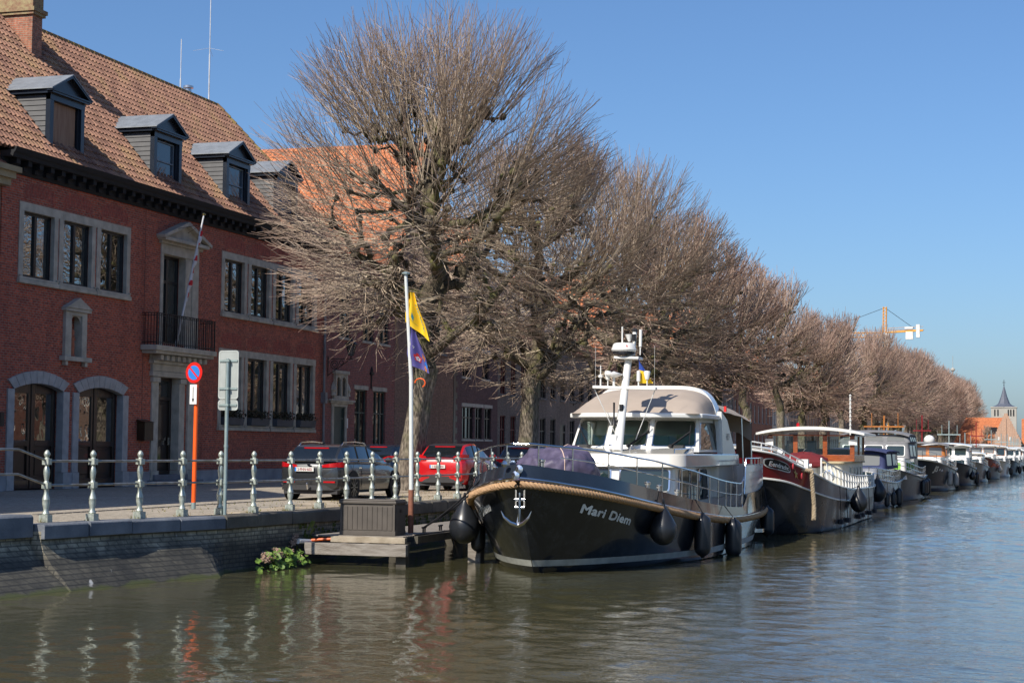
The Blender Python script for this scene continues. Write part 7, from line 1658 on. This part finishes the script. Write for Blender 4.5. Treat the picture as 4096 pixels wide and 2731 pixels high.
# cabin and wheelhouse
m_creamp = mat('cream paint', (0.62,0.58,0.47), .4, var=.05); m_varn = mat('varnished mahogany', (0.26,0.065,0.018), .25, var=.25, scale=4, coat=.6, stretch=(1,1,5))
g = MB(); rbox(g, 63.0,70.5,BY-1.8,BY+1.72,1.0,2.08,.25); rbox(g, 61.6,63.2,BY-.9,BY+1.3,1.0,1.9,.2); cb = g.build('cabin', m_creamp, barge, origin=O2, smooth=True, bevel=.02)
g = MB(); rbox(g, 62.9,70.6,BY-1.88,BY+1.8,2.08,2.14,.25); g.build('cabin_roof', mat('sand deck paint', (0.5,0.4,0.24), .6), cb, origin=O2, smooth=True)
fr = MB(); gl = MB()
for k in range(4): x = 65.2+k*1.2; pane_on(fr, gl, [(x,BY-1.8,1.25),(x+.5,BY-1.8,1.25),(x+.5,BY-1.8,1.95),(x,BY-1.8,1.95)], (0,-1,0), w=.04)
fr.each('window_frame', m_creamp, cb, origin=O2, recalc=False); gl.each('pane', m_boatglassd, cb, origin=O2, recalc=False)
g = MB(); g.lathe((62.98,BY-1.3,1.65), [(.17,0),(.2,.03),(.15,.04)], 16, axis=(-1,0,0)); g.build('porthole', m_chrome, cb, origin=O2)
g = MB(); X0, X1, Z0, Z1 = 65.6, 69.4, 2.14, 3.12; Y0, Y1 = BY-1.95, BY+1.25
g.box(X0,X1,Y0,Y1,Z0,Z0+.24); 
for y in (Y0+.0, BY-.95, BY+.15, Y1-.17): g.box(X0,X0+.1,y,y+.17,Z0+.24,Z1)
for x in (X0+.1, (X0+X1)/2, X1-.12):
    for y in (Y0, Y1-.08): g.box(x,x+.12,y,y+.08,Z0+.24,Z1)
for y in (Y0,Y1-.1,BY): g.box(X1-.1,X1,y,y+.1,Z0+.24,Z1)
g.box(X0,X1,Y0,Y0+.06,Z1-.05,Z1); g.box(X0,X0+.06,Y0,Y1,Z1-.05,Z1)
wh2 = g.build('wheelhouse', m_varn, barge, origin=O2, bevel=.01, seg=1)
g = MB(); g.quad((X0+.05,Y0+.1,Z0+.24),(X0+.05,Y1-.1,Z0+.24),(X0+.05,Y1-.1,Z1),(X0+.05,Y0+.1,Z1)); g.quad((X0+.1,Y0+.04,Z0+.24),(X1,Y0+.04,Z0+.24),(X1,Y0+.04,Z1),(X0+.1,Y0+.04,Z1)); g.build('pane', glass('clear boat glass', trans=.92, tint=(.05,.08,.1), ior=1.5), wh2, origin=O2, recalc=False)
g = MB(); g.grid(14, 20, lambda u, v: (lerp(X0-.45,X1+.5,u), BY-.35+(2*v-1)*2.0, 3.16+.24*(1-abs(2*v-1)**2.2)+.02)); g.grid(14, 20, lambda u, v: (lerp(X0-.45,X1+.5,u), BY-.35+(2*v-1)*2.0, 3.10+.2*(1-abs(2*v-1)**2.2)), flip=True); g.grid(1, 20, lambda u, v: (X0-.45, BY-.35+(2*v-1)*2.0, lerp(3.10+.2*(1-abs(2*v-1)**2.2), 3.18+.24*(1-abs(2*v-1)**2.2), u))); g.grid(14, 1, lambda u, v: (lerp(X0-.45,X1+.5,u), BY-2.35, lerp(3.10,3.18,v)))
g.build('wheelhouse_roof', m_white, wh2, origin=O2, smooth=True, recalc=False, angle=50)
g = MB(); g.lathe((X0+.5,BY+.2,3.38), [(.07,0),(.06,.16),(0,.2)], 8); g.build('roof_lamp', m_lamp, wh2, origin=O2)
g = MB(); g.box(66.4,66.7,BY-.4,BY-.1,2.4,2.9); g.lathe((66.2,BY+.6,2.4), [(.12,0),(.12,.3),(.04,.32),(.04,.5)], 10); g.box(67.8,68.6,BY-1.5,BY+1.0,2.2,2.6); g.build('helm', mat('blue grey interior', (0.08,0.12,0.2), .7), wh2, origin=O2)
g = MB(); g.ell((63.3,BY-.35,2.12), (.8,.9,.34), 22, 8, jit=.12); tag(g.build('deck_cover', mat('dark red canvas', (0.15,0.012,0.016), .8, bump=.8, bscale=6), None, origin=(63.3,BY-.35,2.1), smooth=True), 'dark red canvas cover lying on the cabin in front of the barge wheelhouse', 'cover')
g = MB(); g.tube([(62.3,BY+.35,2.0),(62.3,BY+.35,2.45),(62.1,BY+.30,2.5)], .10, 10); g.tube([(56.2,BY+1.4,2.7),(62.6,BY+.4,2.55)], .05, 8); g.box(55.6,55.9,BY-.9,BY-.6,1.7,2.25); g.box(55.6,55.9,BY-1.5,BY-1.2,1.7,2.25); g.tube([(55.75,BY-1.6,2.05),(55.75,BY-.5,2.05)], .06, 8); g.build('deck_fitting', m_white, barge, origin=O2, smooth=True)
g = MB(); g.box(X0-.1,X0+.0,Y0-.1,Y0+.2,2.75,2.95); g.box(X0-.1,X0,Y1-.2,Y1+.1,2.7,2.95); g.each('side_lamp', m_signw, wh2, origin=O2)
g = MB(); g.tube([(71.4,BY-1.2,2.1),(71.4,BY-1.2,4.8)], .03, 6); [g.lathe((71.4,BY-1.2,3.4+k*.17), [(0,-.06),(.06,0),(0,.06)], 8) for k in range(9)]; g.build('mast', m_white, barge, origin=O2)
g = MB()  # bicycle on the aft deck
bc = thing('bicycle', 'black bicycle standing on the aft deck of the barge', 'bicycle', (69.5,BY-1.3,1.25))
for x in (-.5,.5): g = MB(); g.tube([(x+.33*math.cos(a),0,.33+.33*math.sin(a)) for a in [i*PI/12 for i in range(24)]], .02, 5, closed=True); [g.tube([(x,0,.33),(x+.32*math.cos(a),0,.33+.32*math.sin(a))], .004, 3) for a in [i*PI/6 for i in range(12)]]; g.build('wheel', m_iron, bc)
g = MB(); [g.tube(p, .016, 5) for p in ([(-.5,0,.33),(-.2,0,.85),(.35,0,.85),(.5,0,.33)],[(-.2,0,.85),(0,0,.33),(.35,0,.85)],[(-.5,0,.33),(0,0,.33)],[(.35,0,.85),(.3,0,1.05),(.3,-.25,1.05),(.3,.25,1.05)],[(-.2,0,.85),(-.23,0,.98)])]; g.ell((-.25,0,.99), (.13,.07,.03), 8, 4); g.build('frame', m_iron, bc)
def bf(x, z, out=.3): u = BH.su(x, .5); return BH.p(u, z/smooth(BH.zs, u), -1, out)
for x, z, r_, lb in ((59.8,.78,.30,'round black ball fender hanging on the middle of the barge side'),(71.8,.85,.36,'round black ball fender hanging at the stern of the barge')): q = bf(x, z); b = BH.p(BH.su(x-.2,1),1,-1,.03); fender('pear', q.x, q.y, q.z, lb, b, r=r_)
g = MB()
for x in (56.6,58.2,61.8,63.4,66,68.2): b = BH.p(BH.su(x,1),1,-1,.04); q = bf(x+.4,.25,.06); g.tube([b, q], .012, 4); g.box(q.x-.3,q.x+.3,q.y-.08,q.y+.04,q.z-.08,q.z+.06)
g.build('hanging_lines', m_rope, barge, origin=O2)
# --- generic cruisers further along
def cruiser(nm, label, x0, L, yc, hb, bowz, midz, hullm, cabm, roofm, parts, ground_label='motor boat', stripe=None, rail=True, fenders=(), group=None):
    H = Hull((x0+.9,x0+L-.6), (x0,x0+L), [(0,0),(.06,hb*.35),(.15,hb*.65),(.3,hb*.9),(.5,hb),(1,hb*.86)], [(0,0),(.03,hb*.42),(.08,hb*.66),(.16,hb*.85),(.3,hb*.98),(.5,hb*1.03),(1,hb*.92)], [(0,bowz),(.15,lerp(bowz,midz,.45)),(.35,lerp(bowz,midz,.8)),(.6,midz),(1,midz+.05)], yc)
    c = (x0+L/2, yc, 0); t = thing(nm, label, 'motor boat', c, group=group)
    g = MB(); H.mesh(g, -.3, 1, 36, 8); hl = g.build('hull', hullm, t, origin=c, smooth=True, recalc=False, angle=50)
    if stripe:
        g = MB(); [g.grid(36, 1, lambda a, b: H.p(a**1.35, lerp(.12,.2,b), s, .008)) for s in (1,-1)]; g.each('boot_stripe', stripe, hl, origin=c, recalc=False)
    g = MB(); [g.tube(H.line(t=.97, side=s, n=36, off=.02), .05, 6) for s in (1,-1)]; g.each('rubbing_strake', roofm if stripe is None else m_stripe, t, origin=c, smooth=True)
    g = MB(); g.grid(24, 4, lambda a, b: (lambda P, Q: P.lerp(Q, b))(H.p(a**1.35, .95, 1, -.03), H.p(a**1.35, .95, -1, -.03))); g.build('deck', m_deck, t, origin=c, recalc=False)
    for p in parts:
        k = p[0]
        if k == 'box':   # name, x0,x1,half width, z0,z1,mat, window rows
            _, n_, a, b, w, z0, z1, mm, wi, rake = p
            g = MB(); rbox(g, x0+a, x0+b, yc-w, yc+w, z0, z1, .22, .05, rake); o = g.build(n_, mm, t, origin=c, smooth=True, bevel=.02)
            if wi:
                fr = MB(); gl = MB(); nf, ns, wz0, wz1, fm = wi[:5]; h = z1-z0
                for i in range(nf):
                    ya, yb = yc+w*.9-1.8*w*(i+.06)/nf, yc+w*.9-1.8*w*(i+.94)/nf; xa = x0+a+rake*(wz0-z0)/h; xb = x0+a+rake*(wz1-z0)/h
                    pane_on(fr, gl, [(xa,ya,wz0),(xa,yb,wz0),(xb,yb,wz1),(xb,ya,wz1)], (-1,0,0), w=.05, off=.015)
                for s in (-1, 1):
                    for i in range(ns):
                        xa, xb = x0+a+.3+rake+(b-a-.5-rake)*(i+.06)/ns, x0+a+.3+rake+(b-a-.5-rake)*(i+.94)/ns; y0_, y1_ = yc+s*w*(1-.05*(wz0-z0)/h), yc+s*w*(1-.05*(wz1-z0)/h); pane_on(fr, gl, [(xa,y0_,wz0),(xb,y0_,wz0),(xb,y1_,wz1),(xa,y1_,wz1)], (0,s,0), w=.05, off=.015)
                fr.each('window_frame', fm, o, origin=c, recalc=False); gl.each('pane', wi[5] if len(wi) > 5 else m_boatglassd, o, origin=c, recalc=False)
        elif k == 'roof':
            _, n_, a, b, w, z, cam_, mm = p; g = MB()
            f = lambda u, v, d: (x0+lerp(a,b,u), yc+(2*v-1)*w, z+cam_*(1-abs(2*v-1)**3)-.1*(2*u-1)**4*cam_*4+d)
            g.grid(12, 14, lambda u, v: f(u, v, .05)); g.grid(12, 14, lambda u, v: f(u, v, -.01)); g.grid(1, 14, lambda u, v: (f(0,v,0)[0], f(0,v,0)[1], lerp(f(0,v,-.01)[2], f(0,v,.05)[2], u))); g.grid(12, 1, lambda u, v: (f(u,0,0)[0], f(u,0,0)[1], lerp(f(u,0,-.01)[2], f(u,0,.05)[2], v)))
            g.build(n_, mm, t, origin=c, smooth=True, recalc=False, angle=50)
        elif k == 'mast':
            _, a, z0, z1, cb, mm = p; g = MB(); g.tube([(x0+a,yc,z0),(x0+a+.2,yc,z1)], .05, 6); zz = lerp(z0, z1, .45); g.box(x0+a,x0+a+.08,yc-cb,yc+cb,zz-.04,zz+.04)
            for dy in (-.7,.6): g.tube([(x0+a,yc+dy*cb,zz),(x0+a,yc+dy*cb,zz+.75)], .025, 5)
            g.build('mast', mm, t, origin=c)
        elif k == 'dome': g = MB(); g.lathe((x0+p[1],yc+p[2],p[3]), [(.3,0),(.36,.1),(.34,.3),(.2,.45),(0,.5)], 14); g.build('dome', m_white, t, origin=c, smooth=True)
    if rail:
        g = MB()
        for s in (1, -1):
            for hh in (.5,.25): g.tube([q+Vector((0,-s*.06,hh)) for q in H.line(t=1, side=s, n=30, ua=.02, ub=.98)], .018, 5)
            for i in range(15): q = H.p(.02+.96*(i/14), 1, s, -.06); g.tube([q, q+Vector((0,0,.5))], .016, 5)
        g.build('railing', m_chrome, t, origin=c)
    for i, (x, z, r_, h_, kd, mm) in enumerate(fenders):
        q = H.p(H.su(x0+x,.5), .5, -1, r_); b = H.p(H.su(x0+x,1),1,-1,.03); fender(kd, q.x, q.y, z, '%s fender, %s from bow on the %s' % (('dark','pale')[mm is m_grf], ('first','second','third','fourth','fifth','sixth')[i], label.split(' with ')[0].split(' moored')[0].split(', ')[0]), b, r=r_, h=h_, mt=mm, rope=i < 3)
    return t, H
m_grf = mat('grey white fender', (0.42,0.4,0.36), .5); m_greyc = mat('grey canvas', (0.19,0.19,0.20), .85, bump=.3, bscale=3); m_bluec = mat('navy blue canvas', (0.035,0.045,0.12), .8, bump=.3, bscale=3)
m_silver = mat('silver grey hull', (0.30,0.31,0.33), .25, metal=.3, bump=.3, bscale=1.2); m_navyh = mat('navy hull', (0.008,0.016,0.036), .3); m_greyh = mat('grey hull', (0.10,0.105,0.115), .35)
m_clearpl = glass('clear canopy pane', trans=0, tint=(0.16,0.165,0.16), ior=1.5)
m_pine = mat('orange varnish', (0.42,0.15,0.03), .3, coat=.4)
cruiser('motor_cruiser', 'silver grey cruiser with a navy blue canvas canopy right behind the barge', 76.0, 14.0, 8.3, 1.75, 1.45, 1.1, m_silver, m_white, m_silver, [
    ('box','cabin',2.2,12.0,1.45,1.1,1.75,m_silver,(2,3,1.3,1.6,m_chrome),.5), ('box','canopy',5.5,13.2,1.5,1.7,2.55,m_bluec,(2,2,1.85,2.4,m_bluec,m_clearpl),.35), ('roof','canopy_top',5.5,13.3,1.55,2.5,.14,m_bluec)],
    fenders=((4,.35,.12,.6,'cyl',m_fender),(5.6,.35,.12,.6,'cyl',m_fender),(7.6,.4,.17,.8,'cyl',m_fender)), group='boats moored along the left bank')
cruiser('motor_cruiser', 'grey hulled wheelhouse cruiser with rounded grey canvas canopy and a green curtain', 88.5, 16.0, 8.3, 2.1, 1.8, 1.15, m_greyh, m_white, m_greyh, [
    ('box','cabin',2.4,9.5,1.75,1.1,2.2,m_white,(3,4,1.55,1.98,m_white,mat('green curtain', (0.2,0.42,0.06), .8)),.3), ('box','wheelhouse',3.6,9.0,1.85,2.15,2.98,m_greyc,(3,2,2.28,2.85,m_white,m_boatglassd),.25), ('box','canopy',3.9,9.0,1.84,2.98,3.4,m_greyc,(3,3,3.06,3.3,m_greyc,m_clearpl),.25), ('roof','canopy_top',3.9,9.1,1.8,3.38,.22,m_greyc), ('box','aft_canopy',9.0,12.6,1.7,1.3,3.3,m_navy,(0,3,2.2,3.1,m_navy,m_boatglassd),0), ('mast',10,3.4,4.5,1.1,m_pine)],
    fenders=((7.5,.6,.16,.8,'cyl',m_fender),(9,.6,.16,.8,'cyl',m_fender),(10,.6,.16,.8,'cyl',m_fender),(11.3,.6,.2,.9,'cyl',m_fender)), group='boats moored along the left bank')
t5, H5 = cruiser('motor_cruiser', 'navy blue steel cruiser with an orange varnished wooden wheelhouse and white lettering JS', 112.0, 18.0, 7.7, 2.1, 2.15, 1.35, m_navyh, m_white, m_navyh, [
    ('box','cabin',2.8,12.5,1.7,1.3,2.2,m_white,(3,5,1.6,2.0,m_white),.3), ('box','wheelhouse',7.0,13,1.7,2.15,2.95,m_pine,(3,3,2.25,2.85,m_pine,m_clearpl),.15), ('roof','wheelhouse_roof',6.6,13.6,1.9,2.98,.18,m_greyc), ('dome',7.5,-.6,3.15), ('mast',9.5,3.1,5.0,.6,m_brr)],
    stripe=m_stripe, fenders=((5,.8,.17,.9,'cyl',m_grf),(8.5,.7,.17,.9,'cyl',m_grf),(10.5,.5,.13,.8,'cyl',m_fender),(12,.5,.13,.8,'cyl',m_fender)), group='boats moored along the left bank')
g = MB(); letter(g, 'JS •', .45, lambda x, y, w, z: H5.p(H5.su(113.6+x*1.6,.8), .68+y*.55, -1, .02), offset=.02, shear=.2); g.build('name_lettering', m_signw, t5, origin=(121.0,7.7,0), recalc=False)
cruiser('motor_cruiser', 'dark blue cruiser with white roof and slanting windscreen, moored beyond the wooden wheelhouse', 132.0, 15.5, 6.9, 2.0, 1.9, 1.25, m_navyh, m_white, m_navyh, [
    ('box','cabin',3,11,1.7,1.2,2.15,m_white,(3,3,1.5,1.95,m_white),.6), ('box','wheelhouse',5,9.5,1.75,2.1,3.0,m_white,(3,2,2.25,2.85,m_white,m_boatglassd),.5), ('roof','wheelhouse_roof',4.8,9.8,1.9,3.0,.2,m_white), ('box','aft_canopy',9.5,12.8,1.7,1.3,3.0,m_navy,None,0), ('mast',9.6,3,5,.9,m_galv)],
    fenders=((4,.7,.25,.8,'pear',m_fender),(8,.5,.15,.9,'cyl',m_fender),(9.5,.5,.15,.9,'cyl',m_fender),(11,.5,.15,.9,'cyl',m_fender)), group='boats moored along the left bank')
t7, H7 = cruiser('motor_cruiser', 'dark hulled boat with a red bow panel lettered yle Dawn in orange', 167.0, 16, 5.9, 2.1, 2.3, 1.4, m_greyh, m_white, m_white, [
    ('box','cabin',3,13,1.75,1.3,2.3,m_white,(3,4,1.7,2.15,m_white),.3), ('box','wheelhouse',7,12,1.9,2.3,3.15,m_white,(3,3,2.45,3.0,m_pine,m_clearpl),.15), ('roof','wheelhouse_roof',6.6,12.6,2.1,3.15,.15,m_white), ('mast',6,3,5.4,.7,m_brr)],
    fenders=((5,.9,.25,.8,'pear',m_grf),), group='boats moored along the left bank')
g = MB(); H7.mesh(g, .62, .97, 30, 3, transom=False, off=.02, ub=.4); g.build('red_panel', m_brr, t7, origin=(175.0,5.9,0), recalc=False)
g = MB(); letter(g, 'yle Dawn', .5, lambda x, y, w, z: H7.p(H7.su(169.2+x*2.3,.8), .68+y*.5, -1, .06), offset=.025, shear=.2); g.build('name_lettering', m_orange, t7, origin=(175.0,5.9,0), recalc=False)
FB = [(150,14,6.3,m_silver,m_white,m_pine,'small grey boat before the red panelled boat',2.4),
      (185,14,5.0,m_white,m_white,m_pine,'white boat with brown framed windows beyond the red panelled boat',3.1),(200.5,14,4.3,m_navyh,m_white,m_white,'far navy boat with white cabin, second beyond the red panelled boat',2.9),
      (216,14,3.9,m_white,m_white,m_white,'far white cruiser, third beyond the red panelled boat',3.0),(231.5,14,3.7,m_greyh,m_white,m_pine,'far grey boat, fourth beyond the red panelled boat',2.8),
      (247,14,3.6,m_navyh,m_bluec,m_white,'far boat with blue canopy near the right edge of the view',2.9),(263,14,3.6,m_white,m_white,m_white,'far white boat before the last moored ones',3.2),(280,14,3.6,m_greyh,m_white,m_pine,'last but one moored boat towards the stepped gable',3.0),(297,16,3.6,m_white,m_bluec,m_white,'last moored boat below the stepped gable house',3.1)]
for x, L, y, hm, cm, wm, lb, top in FB:
    cruiser('motor_cruiser', lb, x, L, y, 1.9, 1.9, 1.25, hm, cm, hm, [('box','cabin',3,11,1.6,1.2,2.1,m_white,(2,4,1.5,1.95,m_white),.3), ('box','wheelhouse',4.5,9.5,1.65,2.05,top,cm,(3,3,2.2,top-.12,wm,m_boatglassd),.2), ('roof','wheelhouse_roof',4.3,9.8,1.8,top,.15,m_white), ('mast',7,top,top+1.8,.7,m_galv)], fenders=((5,.6,.2,.8,'cyl',m_fender),), group='boats moored along the left bank')
